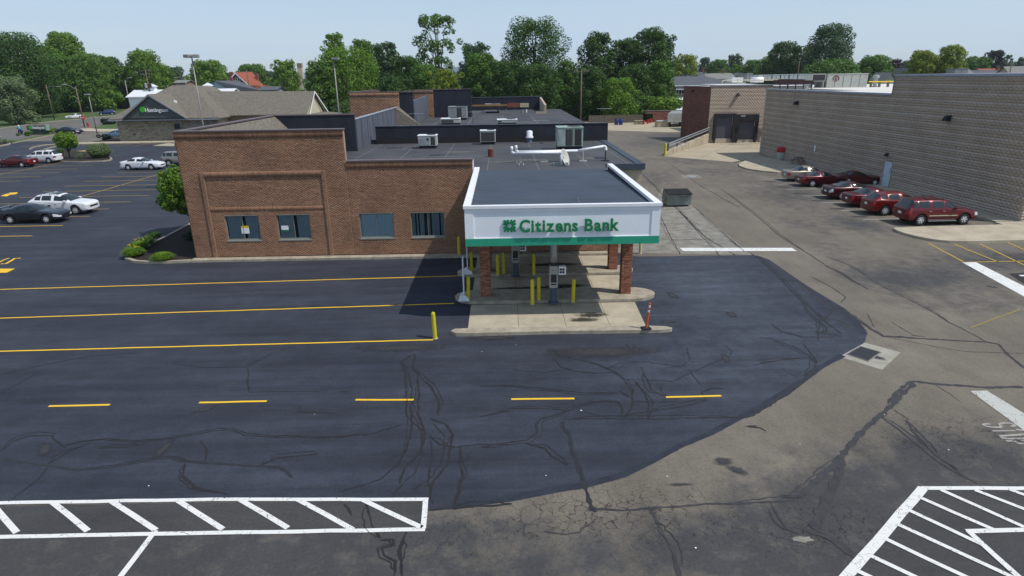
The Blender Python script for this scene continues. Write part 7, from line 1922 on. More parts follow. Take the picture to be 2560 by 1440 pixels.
def tree(px, py, wpx, Y, tone, label, bot=.10, kind='round', group=None, dens=1.0, base_z=0.0, name='tree', cover=1.0):
    top = P(px, py, Y); s = Y/1549.67*1.03; W = wpx*s/2; H = top.z-base_z
    rg = np.random.default_rng(int(abs(px*7+py*13+Y))); x0 = top.x
    t = thing(name, (x0, Y, base_z), label, 'tree', group)
    zb = H*bot; ch = H-zb
    cs = []; rad = []
    if kind == 'round':
        nl = int(30+W*2.2)
        for i in range(nl):
            u = (i+.5)/nl; a = i*2.4+rg.random()*.8
            s = .06+.90*u; prof = math.sqrt(max(.05,1-((s-.45)/.60)**2)) if s > .45 else .72+.28*s/.45
            r = W*(.15+.13*rg.random()); q = max(0, W*prof*(.9+.16*rg.random())-r)*math.sqrt(.35+.65*rg.random())
            cs.append((q*math.cos(a), q*math.sin(a), min(zb+ch*s, H-r*.72))); rad.append(r)
        for i in range(5): r = W*(.14+.08*rg.random()); cs.append((rg.normal()*W*.25, rg.normal()*W*.15, H-r*(.8+.9*rg.random()))); rad.append(r)
        for u in (.25,.5,.72): cs.append((0,0,zb+ch*u)); rad.append(W*(.62 if u < .7 else .48))
    elif kind == 'airy':
        for i in range(60):
            u = rg.random(); a = rg.random()*2*math.pi; q = W*(.95-.25*abs(u-.5)*2)*math.sqrt(rg.random())*(.55+.7*u if u < .6 else 1.25-.5*u)
            cs.append((q*math.cos(a), q*math.sin(a)*.8, zb+ch*(.06+.88*u))); rad.append(W*(.09+.09*rg.random()))
    elif kind == 'cone':
        for i in range(26):
            u = i/25; q = W*(1-u)**.8*.62; a = i*2.4; cs.append((q*math.cos(a), q*math.sin(a), zb+ch*.95*u)); rad.append(max(.4, W*(.42-.30*u)))
    cs = np.array(cs); rad = np.array(rad)
    sz = max(.36, Y/1549.67*4.1*1.0)*(1.0 if Y < 250 else .9)
    area = 4*math.pi*(rad**2).sum()*.8
    n = int(min(22000, max(900, area*dens*1.15/(sz*sz*.5))))
    V = leaves(cs, rad, n, sz, rg)
    me = mesh_np('crown', V, np.arange(len(V)).reshape(-1,4), LM[tone]); link('crown', me, t)
    mb = MB(); tr = max(.18, W*.055); pale = kind == 'airy'
    mb.cyl((0,0,0), (0,0,H*.45), tr, tr*.7, 9); mb.cyl((0,0,H*.45), (rg.normal()*.3, 0, H*(.86 if pale else .8)), tr*.7, tr*.2, 8)
    for i in range(12 if pale else 7):
        k = rg.integers(len(cs)); c = cs[k]; st_ = H*(.2+.45*rg.random()); 
        if c[2] > st_: mid = Vector((c[0]*.45, c[1]*.45, st_+(c[2]-st_)*.6)); mb.cyl((0,0,st_), mid, tr*.38, tr*.25, 6); mb.cyl(mid, c, tr*.25, tr*.08, 5)
    mb.build('trunk', M['bark_pale'] if pale else M['bark'], t, local=True)
    return t
gC = 'trees along the back of the strip mall'; gL = 'trees on the bank beyond the road'; gR = 'trees beyond the supermarket roof'
TT = [
 # left wooded bank
 (-70,105,230,205,'dark','dark green tree cut by the left edge of the view',.05,'round',gL),
 (30,80,190,200,'dark','tall dark maple, leftmost full crown above the road',.05,'round',gL),
 (150,80,120,228,'bright','bright-topped tall tree right of the dark leftmost maple',.3,'round',gL),
 (105,115,120,215,'mid','mid-green tree filling between the two tallest at far left',.08,'round',gL),
 (175,135,150,205,'mid','broad leafy tree above the white moving sedan',.06,'round',gL),
 (95,165,120,196,'dark','dark tree behind the first wooden lamp pole',.05,'round',gL),
 (15,188,120,168,'olive','silvery olive tree at the left edge',.06,'round',gL),
 (225,135,120,240,'mid','rounded tree top behind the road pole, mid-left skyline',.1,'round',gL),
 (262,142,95,255,'dark','dark rounded crown left of the pointed tree',.1,'round',gL),
 (235,215,110,213,'bright','low bright tree over the lawn by the grey street lamp',.10,'round',gL),
 (300,165,90,265,'mid','mid-green tree between lamp and pointed crown',.06,'round',gL),
 (352,125,105,262,'bright','tall bright tree behind the transformer pole',.08,'round',gL),
 (343,116,30,270,'blue','dark spire of a conifer poking above the bright tree',.3,'cone',gL),
 (395,160,85,275,'mid','tree right of the transformer pole',.06,'round',gL),
 (285,215,90,240,'dark','dark low tree above the blue moving SUV',.05,'round',gL),
 (330,205,110,235,'mid','leafy low tree behind the white roofed building',.05,'round',gL),
 (60,215,110,185,'dark','deep green understorey tree behind the street sign lawn',.02,'round',gL),
 (145,220,110,203,'dark','deep green low tree on the lawn between two poles',.02,'round',gL),
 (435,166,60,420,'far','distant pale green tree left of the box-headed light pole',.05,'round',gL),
 (515,150,115,285,'bright','bright spreading tree behind the blue-grey house',.06,'round',gL),
 (455,190,60,330,'far','small distant tree behind the buff bank ridge',.05,'round',gL),
 (572,180,50,390,'far','thin distant tree beside the red house chimney',.05,'round',gL),
 (628,160,90,330,'mid','rounded tree behind the red roofed house',.05,'round',gL),
 (672,178,60,360,'far','distant dark tree right of the red roof',.05,'round',gL),
 (708,148,84,235,'bright','free-standing bright tree left of the church tower',.06,'round',gL),
 # centre
 (832,80,70,172,'bright','knobbly upper crown of the big tree left of the mall',.45,'round',gC),
 (860,118,195,165,'bright','large leafy tree behind the single light pole',.04,'round',gC),
 (790,150,90,160,'mid','left shoulder tree of the big leafy clump',.05,'round',gC),
 (905,97,95,205,'mid','tree top with brown-green crown behind the big clump',.1,'round',gC),
 (938,112,70,208,'mid','narrow brown-green crown right of the big clump',.1,'round',gC),
 (968,104,88,180,'blue','bluish dark tree left of the airy tree',.05,'round',gC),
 (1015,140,110,170,'dark','dark rounded tree below the airy tree',.03,'round',gC),
 (985,190,120,152,'dark','low dark tree above the mall roof tower',.02,'round',gC),
 (1092,30,146,176,'mid','tall sparse tree with pale limbs and sky showing through',.36,'airy',gC),
 (1060,160,120,160,'mid','mid-green tree under the airy tree',.02,'round',gC),
 (1112,172,90,152,'yellow','yellow-green tree low before the dark ones',.02,'round',gC),
 (1188,105,105,200,'blue','bluish tree behind the mall centre',.05,'round',gC),
 (1205,132,130,163,'mid','broad mid-green tree left of the tallest dark tree',.02,'round',gC),
 (1335,41,200,165,'dark','tallest dark broad tree in the centre of the skyline',.04,'round',gC),
 (1262,150,100,152,'dark','dark tree at the left foot of the tallest',.02,'round',gC),
 (1340,160,150,148,'dark','dark lower crown in front of the tallest tree',.02,'round',gC),
 (1420,150,80,158,'mid','green tree right of the tallest by the utility pole',.02,'round',gC),
 (1500,79,125,175,'dark','domed dark tree right of the utility pole',.03,'round',gC),
 (1480,165,110,152,'dark','dark low tree behind the utility pole',.02,'round',gC),
 (1625,69,135,170,'dark','big dark tree with a ragged top left of the red brick wing',.04,'round',gC),
 (1565,95,100,178,'dark','dark tree joining the two big right-hand crowns',.03,'round',gC),
 (1665,84,65,190,'blue','dark leaning top at the right end of the big trees',.25,'round',gC),
 (1652,150,90,157,'mid','green lower crown by the flat brick apartment house',.04,'round',gC),
 (1590,160,120,155,'dark','deep green crown behind the small bright tree',.03,'round',gC),
 (1550,194,112,146,'bright','small bright round tree in front of the board fence',.03,'round',gC),
 (1615,240,80,150,'mid','leafy bush tree by the brick enclosure',.01,'round',gC),
 (1715,134,82,240,'yellow','yellow-green tree beyond the grey hipped roof',.04,'round',gC),
 # right
 (1764,142,46,400,'far','distant rounded tree above the grey roofs',.03,'round',gR),
 (1800,149,72,350,'mid','low rounded tree above the light grey roofs',.03,'round',gR),
 (1840,134,56,370,'far','distant flat-topped tree above the condensers',.05,'round',gR),
 (1842,160,40,330,'bright','small light tree among the distant roofs',.03,'round',gR),
 (1888,148,70,320,'mid','mid-green tree behind the exhaust fan',.03,'round',gR),
 (1925,140,70,300,'mid','rounded tree left of the far utility pole',.03,'round',gR),
 (1962,103,95,290,'dark','ragged dark tree behind the far utility pole',.04,'round',gR),
 (2020,110,90,280,'dark','dark tree joined to the tall right-hand one',.03,'round',gR),
 (2088,58,135,265,'blue','tallest tree on the right above the air handler',.06,'round',gR),
 (2085,150,150,240,'mid','lower green crown behind the air handler',.02,'round',gR),
 (2190,138,115,250,'mid','broad low tree right of the air handler',.03,'round',gR),
 (2240,147,48,300,'purple','dark purple-leaved tree left of the yellow tree',.03,'round',gR),
 (2280,150,60,420,'far','hazy distant tree behind the yellow tree',.03,'round',gR),
 (2312,125,95,215,'yellow','left half of the yellow-green tree above the tall wall',.04,'round',gR),
 (2385,112,90,212,'yellow','right half of the yellow-green tree above the tall wall',.04,'round',gR),
 (2350,140,120,222,'yellow','yellow-green lower crown filling between the two halves',.04,'round',gR),
 (2445,140,75,300,'mid','green rounded tree right of the yellow one',.03,'round',gR),
 (2493,125,62,340,'conifer','dark blue-green conifer-like tree at the right',.03,'round',gR),
 (2522,137,34,380,'far','pale thin tree right of the dark conifer-like one',.03,'round',gR),
 (2562,143,44,360,'blue','dark tree cut by the right edge of the view',.03,'round',gR),
 (2660,120,120,300,'mid','broad tree outside the right edge',.03,'round',gR)]
for (px, py, w_, Y, tone, lab, bot, kd, grp) in TT:
    if grp == gL and 40 < px < 420 and Y < 262: Y += 34
    tree(px, py, w_, Y, tone, lab, bot, kd, grp, dens=.8 if kd == 'airy' else (1.5 if px == 1335 else 1.0))
# near tree by the brick corner, small island tree
def near_tree(x, y, H, W, tone, label, bot, n, size, name='tree', trunk=.12):
    rg = np.random.default_rng(int(abs(x*100))); t = thing(name, (x, y, .1), label, 'tree')
    cs = []; rad = []
    for i in range(44):
        u = (i+.5)/44; a = i*2.4; r = W*(.16+.12*rg.random()); q = max(0,(W-r))*math.sqrt(.3+.7*rg.random())*math.sin(math.pi*(.2+.68*u))**.6
        cs.append((q*math.cos(a), q*math.sin(a), H*bot+(H*(1-bot)-r)*u+r*.4)); rad.append(r)
    V = leaves(np.array(cs), np.array(rad), n, size, rg); link('crown', mesh_np('crown', V, np.arange(len(V)).reshape(-1,4), LM[tone]), t)
    mb = MB(); mb.cyl((0,0,0),(0,0,H*.4),trunk,trunk*.7,9)
    for i in range(9): c = cs[i*2]; mb.cyl((0,0,H*(.22+.1*rg.random())), c, trunk*.45, trunk*.12, 6)
    mb.build('trunk', M['bark'], t, local=True)
p = G(445,620); near_tree(-21.4,42.0,4.6,2.15,'bright','leafy green tree beside the left brick corner',.34,12000,.16)
p = G(176,399); near_tree(p.x,p.y,3.6,1.7,'bright','small spreading tree on the planted island',.42,5000,.20)
# shrubs and grasses
def shrub(p, W, H, tone, label, n=1500, size=.1, cat='shrub', name='shrub', grp=None):
    rg = np.random.default_rng(int(abs(p.x*31+p.y*17))); t = thing(name, p, label, cat, grp)
    cs = rg.normal(size=(9,3))*np.array([W*.3,W*.3,H*.16])+np.array([0,0,H*.5]); cs[:,2] = np.clip(cs[:,2], H*.2, H*.72); rad = np.full(9, min(W,H)*.32)
    V = leaves(cs, rad, n, size, rg); V[:,2] = np.maximum(V[:,2], .01); link('foliage', mesh_np('foliage', V, np.arange(len(V)).reshape(-1,4), LM[tone]), t)
    mb = MB(); [mb.cyl((0,0,0), cs[i]*.9, .02, .008, 5) for i in range(5)]; mb.build('stem', M['bark'], t, local=True)
def grass_clump(p, R, H, tone, label, n=900, w=.018, flowers=0, name='ornamental_grass', cat='ornamental grass', grp=None):
    rg = np.random.default_rng(int(abs(p.x*77+p.y*3))); t = thing(name, p, label, cat, grp)
    a = rg.random(n)*6.283; r0_ = rg.random(n)**.5*R*.5; lean = (.10+.75*rg.random(n))*R; h = H*(.6+.45*rg.random(n))*(1-.7*(lean/R)**2)
    ca, sa = np.cos(a), np.sin(a); V = []
    for f, zf, ww in ((0,0,1),(.45,.55,.9),(.8,.9,.6),(1.0,.80,.08)):
        x = ca*(r0_+lean*f); y = sa*(r0_+lean*f); z = h*zf
        for s in (-1, 1): V.append(np.stack([x-sa*w*ww*s*(1+R), y+ca*w*ww*s*(1+R), z], 1))
    V = np.stack(V, 1); idx = np.arange(n)[:,None,None]*8+np.array([[0,1,3,2],[2,3,5,4],[4,5,7,6]])[None]
    link('blades', mesh_np('blades', V.reshape(-1,3), idx.reshape(-1,4), LM[tone]), t)
    if flowers:
        mb = MB()
        for i in range(flowers): aa = rg.random()*6.28; q = R*rg.random()*.8; c = (q*math.cos(aa), q*math.sin(aa), H*(.8+.3*rg.random())); mb = MB(); mb.lathe(c, [(.01,0),(.028,.02),(.032,.04),(.01,.05)], 7); mb.build('flower', M['yellow_bright'], t, local=True)
grass_clump(G(252,396),1.5,2.3,'olive','big pale ornamental grass mound at the right end of the planted island',2600,.02)
shrub(G(140,395)+Vector((0,0,.1)),1.0,1.0,'purple','brown-green low shrub behind the white boxy SUV',1500,.12); shrub(G(205,398)+Vector((0,0,.1)),1.0,.8,'olive','sparse low brownish shrub between island tree and grass mound',900,.1)
shrub(G(152,392)+Vector((0,0,.1)),.9,1.3,'dark','dark shrub under the island tree',1500,.12)
grass_clump(G(335,640,.1),.62,.62,'bright','yellow-flowering daylily clump at the tip of the corner bed',1300,.011,9,'daylily','daylily'); grass_clump(G(349,624,.1),.60,.6,'bright','second daylily clump behind the tip of the corner bed',1200,.011,7,'daylily','daylily'); grass_clump(G(366,612,.1),.5,.55,'mid','third daylily clump farther along the corner bed',900,.011,3,'daylily','daylily')
grass_clump(G(408,650,.1),.62,.5,'bright','green daylily clump at the front kerb of the corner bed',1500,.011,0,'daylily','daylily')
shrub(G(380,607,.1),.7,.8,'dark','dark shrub at the kerb of the corner bed',1500,.07); shrub(Vector((-19.6,38.6,.1)),1.2,1.5,'conifer','large dark evergreen shrub against the brick side wall',3500,.08); shrub(Vector((-19.8,41.4,.1)),1.3,1.6,'conifer','second dark evergreen shrub farther along the brick side wall',3500,.08)
shrub(G(262,352)+Vector((0,0,0)),1.6,1.2,'conifer','dark clipped shrub at the foot of the buff bank corner',900,.25)
shrub(G(72,340),1.8,1.0,'mid','low green shrub left of the green roadside sign',700,.25); shrub(G(122,335),2.6,1.6,'bright','low bright shrub right of the green roadside sign',900,.25); shrub(G(8,361),2.2,1.2,'olive','tan-green grasses in the far left bed',900,.2)
shrub(G(40,300),8.5,6.0,'mid','large rounded shrub mass on the lawn at far left',6000,.6); shrub(G(274,311),2.4,1.9,'conifer','dark clipped evergreen hedge ball by the bank corner',2500,.4)
shrub(G(1655,306)+Vector((0,4,0)),6,5.5,'bright','bright shrub above the brick enclosure',3000,.5)
# undergrowth that closes the gaps under the crowns
def mass(name, x0, x1, y0, y1, h0, h1, n, tone, size, label):
    rg = np.random.default_rng(5+int(abs(x0))); k = int((x1-x0)/5)+2
    cs = np.stack([np.linspace(x0,x1,k)+rg.normal(size=k)*2, y0+(y1-y0)*rg.random(k), h0*.4+(h1-h0)*.25*rg.random(k)], 1); rad = h0*.35+(h1-h0)*.35*rg.random(k)+1.0
    V = leaves(cs, rad, n, size, rg); V[:,2] = np.maximum(V[:,2], .02); o = link(name, mesh_np(name, V, np.arange(len(V)).reshape(-1,4), LM[tone])); o['kind'] = 'stuff'; tag(o, label, 'undergrowth')
mass('undergrowth',-48,40,150,158,5,9,16000,'dark',.6,'dark undergrowth behind the strip mall and yard')
mass('undergrowth',-260,-100,275,292,6,12,16000,'dark',1.0,'dark undergrowth beneath the trees on the road bank')
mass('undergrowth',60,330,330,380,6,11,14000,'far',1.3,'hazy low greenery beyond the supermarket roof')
def wood(name, x0, x1, y0, y1, h, n, tone, size, label):
    rg = np.random.default_rng(int(y0)); k = 260
    cs = np.stack([x0+(x1-x0)*rg.random(k), y0+(y1-y0)*rg.random(k), h*(.35+.3*rg.random(k))], 1); rad = h*(.28+.22*rg.random(k))
    V = leaves(cs, rad, n, size, rg, flat=1.0); o = link(name, mesh_np(name, V, np.arange(len(V)).reshape(-1,4), LM[tone])); o['kind'] = 'stuff'; tag(o, label, 'wood')
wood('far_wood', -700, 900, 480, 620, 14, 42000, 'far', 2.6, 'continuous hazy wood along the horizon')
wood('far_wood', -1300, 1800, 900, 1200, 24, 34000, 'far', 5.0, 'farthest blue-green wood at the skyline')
# hills
mb = MB(); k = 60; vs = []
for i in range(k+1):
    x = -3000+6000*i/k; h = 36+11*math.sin(i*.7)+8*math.sin(i*.23+1)
    vs += [(x, 2200, 0), (x, 2700, h)]
mb.add(vs, [(2*i, 2*i+2, 2*i+3, 2*i+1) for i in range(k)]); mb.build('hills', mat('far_hills', (.10,.15,.17), .95), kind='structure')  # distance haze is put into the blue-grey hill colour

# ------------------------------------------------------------------ houses
def house(px0, px1, py_eave, py_ridge, Y, dep, wallm, roofm, label, name='house', gable='side', chim=None, windows=2):
    a, b = P(px0, py_eave, Y), P(px1, py_eave, Y); rz = P((px0+px1)/2, py_ridge, Y+dep/2).z; ez_ = a.z
    t = thing(name, ((a.x+b.x)/2, Y, 0), label, 'house')
    mb = MB(); mb.box(a.x, b.x, Y, Y+dep, 0, ez_)
    if gable == 'front': mb.add([(a.x,Y,ez_),(b.x,Y,ez_),((a.x+b.x)/2,Y,rz-.15)], [(0,1,2)]); mb.add([(a.x,Y+dep,ez_),(b.x,Y+dep,ez_),((a.x+b.x)/2,Y+dep,rz-.15)], [(0,2,1)])
    elif gable == 'side':
        for x in (a.x, b.x): mb.add([(x,Y,ez_),(x,Y+dep,ez_),(x,Y+dep/2,rz-.15)], [(0,1,2)])
    mb.build('wall', M[wallm], t)
    o = .5
    def rq(pts):
        n = len(pts); mb = MB(); mb.add([tuple(p) for p in pts]+[(p[0],p[1],p[2]-.2) for p in pts], [tuple(range(n)), tuple(range(2*n-1,n-1,-1))]+[(i, n+i, n+(i+1)%n, (i+1)%n) for i in range(n)]); return mb
    R_ = MB()
    if gable == 'side': qs = [[(a.x-o,Y-o,ez_-.1),(b.x+o,Y-o,ez_-.1),(b.x+o,Y+dep/2,rz),(a.x-o,Y+dep/2,rz)],[(a.x-o,Y+dep/2+.01,rz),(b.x+o,Y+dep/2+.01,rz),(b.x+o,Y+dep+o,ez_-.1),(a.x-o,Y+dep+o,ez_-.1)]]
    elif gable == 'front': m_ = (a.x+b.x)/2; qs = [[(a.x-o,Y-o,ez_-.1),(m_,Y-o,rz),(m_,Y+dep+o,rz),(a.x-o,Y+dep+o,ez_-.1)],[(m_+.01,Y-o,rz),(b.x+o,Y-o,ez_-.1),(b.x+o,Y+dep+o,ez_-.1),(m_+.01,Y+dep+o,rz)]]
    else:
        i_ = min((b.x-a.x)*.35, dep*.5); c0, c1 = (a.x+i_,Y+dep/2,rz), (b.x-i_,Y+dep/2,rz)
        qs = [[(a.x-o,Y-o,ez_-.1),(b.x+o,Y-o,ez_-.1),c1,c0],[(b.x+o,Y-o,ez_-.1),(b.x+o,Y+dep+o,ez_-.1),c1],[(b.x+o,Y+dep+o,ez_-.1),(a.x-o,Y+dep+o,ez_-.1),c0,c1],[(a.x-o,Y+dep+o,ez_-.1),(a.x-o,Y-o,ez_-.1),c0]]
    for q in qs: m2 = rq(q); R_.add(m2.v, m2.f)
    ro = R_.build('roof', M[roofm], t)
    if chim is not None:
        c = P(chim, py_ridge, Y+dep/2); mb = MB(); mb.box(c.x-.45,c.x+.45,Y+dep/2-.35,Y+dep/2+.35,rz-1.2,rz+1.3); ch = mb.build('chimney', M['brickB'], ro); mb = MB(); mb.box(c.x-.52,c.x+.52,Y+dep/2-.42,Y+dep/2+.42,rz+1.301,rz+1.45)
        mb.build('cap', M['unit_grey'], ch)
    for i in range(windows):
        x = a.x+(b.x-a.x)*(i+.5)/windows; mb = MB(); z0_ = max(.6, ez_-2.0); mb.box(x-.6,x+.6,Y-.06,Y-.01,z0_,z0_+1.2); f_ = mb.build('window', M['white_trim'], t); mb = MB(); mb.box(x-.5,x+.5,Y-.08,Y-.061,z0_+.1,z0_+1.1); mb.build('pane', M['glass'], f_)
    return t, ro, a, b, rz, ez_
# red-roofed brick house: gable facing left-front, big roof plane right
Yh = 205
g0, g1, ga, r1, e1 = P(572,206,Yh), P(620,212,Yh), P(590,181,Yh), P(630,180,Yh+9), P(672,215,Yh+9)
t = thing('house', (g0.x, Yh, 0), 'dark brick house with a steep red roof and white-trimmed gable', 'house')
mb = MB(); mb.add([(g0.x,Yh,0),(g1.x,Yh,0),(g1.x,Yh,g1.z),(ga.x,Yh,ga.z-.3),(g0.x,Yh,g0.z)], [(0,1,2,3,4)]); mb.box(g0.x+.01, e1.x-1, Yh+.02, Yh+12, 0, g1.z-.2); mb.build('wall', M['brickB'], t)
mb = MB(); mb.add([(ga.x,Yh-.7,ga.z),(g1.x+.7,Yh-.7,g1.z-.3),(e1.x,Yh+5,e1.z-.2),(r1.x,Yh+9,r1.z)], [(0,1,2,3)]); mb.add([(ga.x,Yh-.7,ga.z),(r1.x,Yh+9,r1.z),(g0.x-1,Yh+9,g0.z-.5),(g0.x-.7,Yh-.7,g0.z-.3)], [(0,1,2,3)]); ro = mb.build('roof', M['shingle_red'], t)
mb = MB()
for q in ((g0.x-.7,g0.z-.3),(g1.x+.7,g1.z-.3)): a_ = Vector((q[0],Yh-.75,q[1])); b_ = Vector((ga.x,Yh-.75,ga.z)); mb.add([a_,b_,b_-Vector((0,0,.45)),a_-Vector((0,0,.45))],[(0,1,2,3)])
mb.build('bargeboard', M['white_trim'], t)
c = P(594,201,Yh-.1); mb = MB(); mb.box(c.x-.75,c.x+.75,Yh-.12,Yh-.01,c.z-.8,c.z+.8); f_ = mb.build('window', M['white_trim'], t); mb = MB(); mb.box(c.x-.6,c.x-.08,Yh-.15,Yh-.121,c.z-.65,c.z+.65); mb.box(c.x+.08,c.x+.6,Yh-.15,Yh-.121,c.z-.65,c.z+.65); mb.build('pane', M['glass'], f_)
for cx, cy_, yy in ((578,180,Yh+3),(641,183,Yh+6)): c = P(cx, cy_, yy); mb = MB(); mb.box(c.x-.4,c.x+.4,yy-.4,yy+.4,c.z-4,c.z); mb.build('chimney', M['brickB'], ro)
# blue-grey house with dark roof
M['blue_siding'] = mat('pale_blue_siding', (.33,.42,.47), .7, var=.05)
Yb = 178
a, b, c, r1, e1 = P(492,218,Yb), P(578,230,Yb), P(537,202,Yb), P(600,201,Yb+10), P(655,226,Yb)
t = thing('house', (a.x, Yb, 0), 'pale blue house with a dark grey roof behind the shingle ridge', 'house')
mb = MB(); mb.add([(a.x,Yb,0),(b.x,Yb,0),(b.x,Yb,b.z),(c.x,Yb,c.z-.2),(a.x,Yb,a.z)], [(0,1,2,3,4)]); mb.box(a.x+.01, e1.x-.3, Yb+.02, Yb+10, 0, min(b.z, e1.z)-.1); mb.build('wall', M['blue_siding'], t)
mb = MB(); mb.add([(c.x,Yb-.5,c.z),(b.x+.4,Yb-.5,b.z-.1),(e1.x,Yb-.5,e1.z),(r1.x,Yb+8,r1.z)], [(0,1,2,3)]); mb.add([(c.x,Yb-.5,c.z),(r1.x,Yb+8,r1.z),(a.x,Yb+12,a.z-.4),(a.x-.6,Yb-.5,a.z-.2)], [(0,1,2,3)]); ro = mb.build('roof', M['shingle_grey'], t)
c = P(577,196,Yb+6); mb = MB(); mb.box(c.x-.5,c.x+.5,Yb+5.5,Yb+6.5,c.z-2.5,c.z+.3); mb.build('chimney', M['brickB'], ro)
c = P(536,214,Yb); mb = MB(); mb.box(c.x-.7,c.x-.0,Yb-.06,Yb-.01,c.z-1.4,c.z+1.0); mb.build('window', mat('blue_shutter',(.06,.17,.30),.5), t)
t = house(648,690,224,216,190,7,'blue_siding','shingle_grey','low blue-grey annex with white railing right of the dark roof')[0]
# white-roofed building with cupolas
M['white_metal'] = mat('white_metal_roof', (.70,.71,.73), .5, var=.05)
for (x0, x1, pe, prd, cup, lb) in ((321,412,241,224.5,381,'long white-roofed low building with a white cupola'),(508,572,237,221.5,521,'white-roofed end with a red gable and small cupola beyond the ridge')):
    t, ro, a, b, rz_, ez_ = house(x0, x1, pe, prd, 165, 8, 'white_trim', 'white_metal', lb, windows=0)
    c = P(cup, 220, 169); mb = MB(); mb.box(c.x-.8,c.x+.8,168.2,169.8,rz_-.4,rz_+.75); cu = mb.build('cupola', M['white_trim'], ro); mb = MB(); mb.add([(c.x-1.1,167.9,rz_+.75),(c.x+1.1,167.9,rz_+.75),(c.x+1.1,170.1,rz_+.75),(c.x-1.1,170.1,rz_+.75),(c.x,169,rz_+1.5)], [(0,1,4),(1,2,4),(2,3,4),(3,0,4),(3,2,1,0)]); mb.build('cap', M['white_metal'], cu)
house(437,463,206,200,240,7,'tan_brick','shingle_lt','small stone-topped building peeking over the buff bank roof')
# church tower and green roof
t, ro, a, b, rz_, ez_ = house(747,790,215,195,330,14,'cream','shingle_grey','cream church hall with green roof left of the big leafy tree', windows=0)
ro.data.materials[0] = mat('green_church_roof', (.05,.13,.09), .8)
c = P(751,170,325); t = thing('church_tower', (c.x,325,0), 'tapered pale church tower above the free-standing tree', 'tower'); zt = P(748,158,325).z
mb = MB(); mb.add([(c.x-1.6,323.5,0),(c.x+1.6,323.5,0),(c.x+1.6,326.5,0),(c.x-1.6,326.5,0),(c.x-1.2,323.8,zt-2),(c.x+.9,323.8,zt-2),(c.x+.9,326,zt-2),(c.x-1.2,326,zt-2)], [(0,1,5,4),(1,2,6,5),(2,3,7,6),(3,0,4,7),(4,5,6,7)]); mb.build('shaft', mat('pale_stone',(.50,.42,.32),.8), t); mb = MB(); mb.box(c.x-1.25,c.x+.95,323.7,326.1,zt-1.999,zt); mb.build('belfry', M['tan_brick'], t)
# apartment house
Ya = 168
a, b = P(1655,268,Ya), P(1790,215,Ya)
t = thing('apartment_house', (a.x,Ya,0), 'tan brick apartment house with white awnings and grey hipped roof', 'apartment house')
hz_ = P(1700,213,Ya).z
mb = MB(); mb.box(P(1640,260,Ya).x, b.x+8, Ya, Ya+14, 0, hz_); mb.build('wall', M['tan_brick'], t)
x0, x1 = P(1600,215,Ya).x, P(1855,212,Ya).x; r0_, r1_ = P(1690,191,Ya+8), P(1765,191,Ya+8)
mb = MB(); mb.add([(x0,Ya-1,hz_),(x1,Ya-1,hz_),(x1,Ya+16,hz_),(x0,Ya+16,hz_),(r0_.x,Ya+8,r0_.z),(r1_.x,Ya+8,r1_.z)], [(0,1,5,4),(1,2,5),(2,3,4,5),(3,0,4),(3,2,1,0)]); mb.build('roof', M['shingle_grey'], t)
mb = MB(); mb.box(x0,x1,Ya-1.05,Ya-.99,hz_-.25,hz_-.01); mb.build('gutter', M['white_trim'], t)
for py in (224,249.5,275):
    a_, b_ = P(1690,py,Ya), P(1712,py,Ya)
    mb = MB(); mb.box(a_.x,b_.x,Ya-.05,Ya-.01,a_.z-1.15,a_.z-.1); w_ = mb.build('window', M['white_trim'], t); mb = MB()
    for i in range(3): xx = a_.x+.1+i*(b_.x-a_.x-.1)/3; mb.box(xx, xx+(b_.x-a_.x)/3-.15, Ya-.07, Ya-.051, a_.z-1.05, a_.z-.2)
    mb.build('pane', M['glass'], w_)
    mb = MB(); mb.add([(a_.x-.2,Ya-.02,a_.z+.7),(b_.x+.2,Ya-.02,a_.z+.7),(b_.x+.3,Ya-.9,a_.z-.0),(a_.x-.3,Ya-.9,a_.z-.0)], [(0,1,2,3)]); o = mb.build('awning', M['awning'], t); sm = o.modifiers.new('s','SOLIDIFY'); sm.thickness = .06
    mb = MB(); mb.box((a_.x+b_.x)/2-.4,(a_.x+b_.x)/2+.4,Ya-.4,Ya-.02,a_.z-2.0,a_.z-1.5); mb.build('window_air_unit', M['unit_grey'], t)
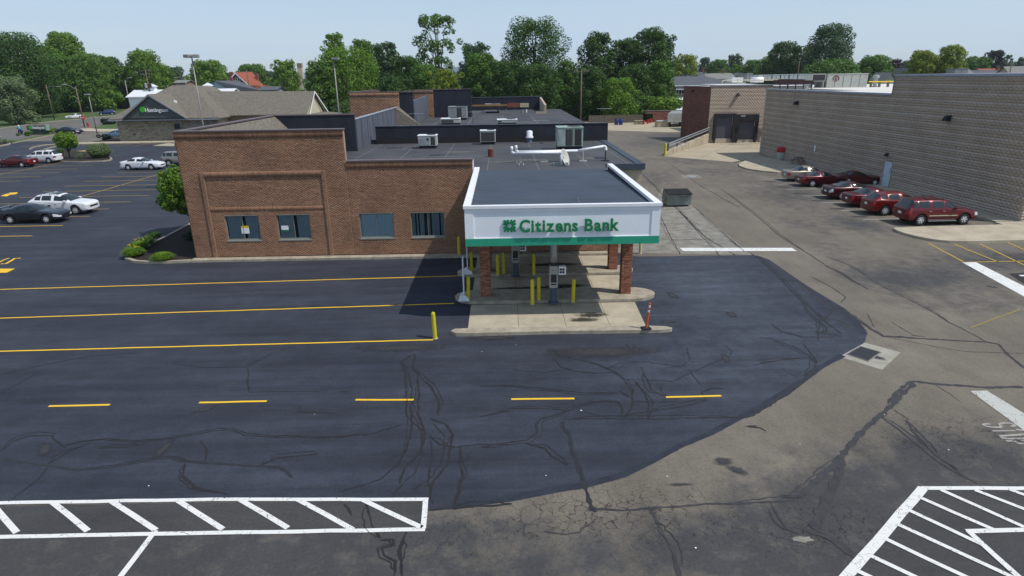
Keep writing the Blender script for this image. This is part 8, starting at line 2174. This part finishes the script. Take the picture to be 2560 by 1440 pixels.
# distant roofs right
house(1768,1838,197,183,240,12,'cream','shingle_lt','light grey roofed house with a red chimney behind the dock roof',gable='side',chim=1807)
house(1705,1762,192,180,235,10,'cream','shingle_grey','grey roofed house just left of the light grey one',chim=1757)
house(1842,1866,190,182,260,8,'cream','shingle_grey','small brown-grey gabled roof behind the exhaust fan',gable='front')
house(2252,2285,190,170,240,9,'white_trim','shingle_grey','steep grey gable at the top corner of the tall wall',gable='front')
house(2215,2236,200,181,200,8,'cream','shingle_lt','pale gabled house end between purple tree and tall wall',gable='front')
house(2425,2445,196,172,225,8,'cream','shingle_lt','pale hipped roof right of the boxy rooftop unit',gable='hip')
house(2440,2520,197,175,232,11,'cream','shingle_grey','wide grey-brown roof with a red chimney at the right',chim=2493)
house(2462,2512,180,171,262,9,'cream','shingle_red','brown-red roof beyond the wide grey one')
house(2536,2620,200,165,215,11,'cream','shingle_lt','light brown roof at the right edge',windows=1)
house(2360,2375,188,182,225,5,'cream','shingle_red','tiny red roofed dormer under the yellow tree',windows=0)
house(2498,2530,192,176,240,7,'white_trim','shingle_grey','white-edged small gables between chimney and utility pole',gable='front',windows=1)
t = boxthing('air_unit', (2385,190), (2422,171), 3, 'boxy grey rooftop unit above the tall wall', 'air unit', 'unit_grey', Yv=150.0)

# ------------------------------------------------------------------ thin summer haze
hm = bpy.data.materials.new('summer_haze'); hm.use_nodes = True
hn = hm.node_tree; hn.nodes.remove(hn.nodes['Principled BSDF'])
pv = hn.nodes.new('ShaderNodeVolumePrincipled'); pv.inputs['Density'].default_value = 0.00010
pv.inputs['Color'].default_value = (.86, .92, 1.0, 1); pv.inputs['Anisotropy'].default_value = 0.2
hn.links.new(pv.outputs[0], hn.nodes['Material Output'].inputs['Volume'])
mb = MB(); mb.box(-3050, 3050, -650, 2800, -1.0, 62.0)
o = mb.build('haze', hm, kind='stuff'); tag(o, 'thin pale summer haze filling the air over the whole town', 'haze')
scene.cycles.volume_max_steps = 32
scene.cycles.volume_bounces = 0
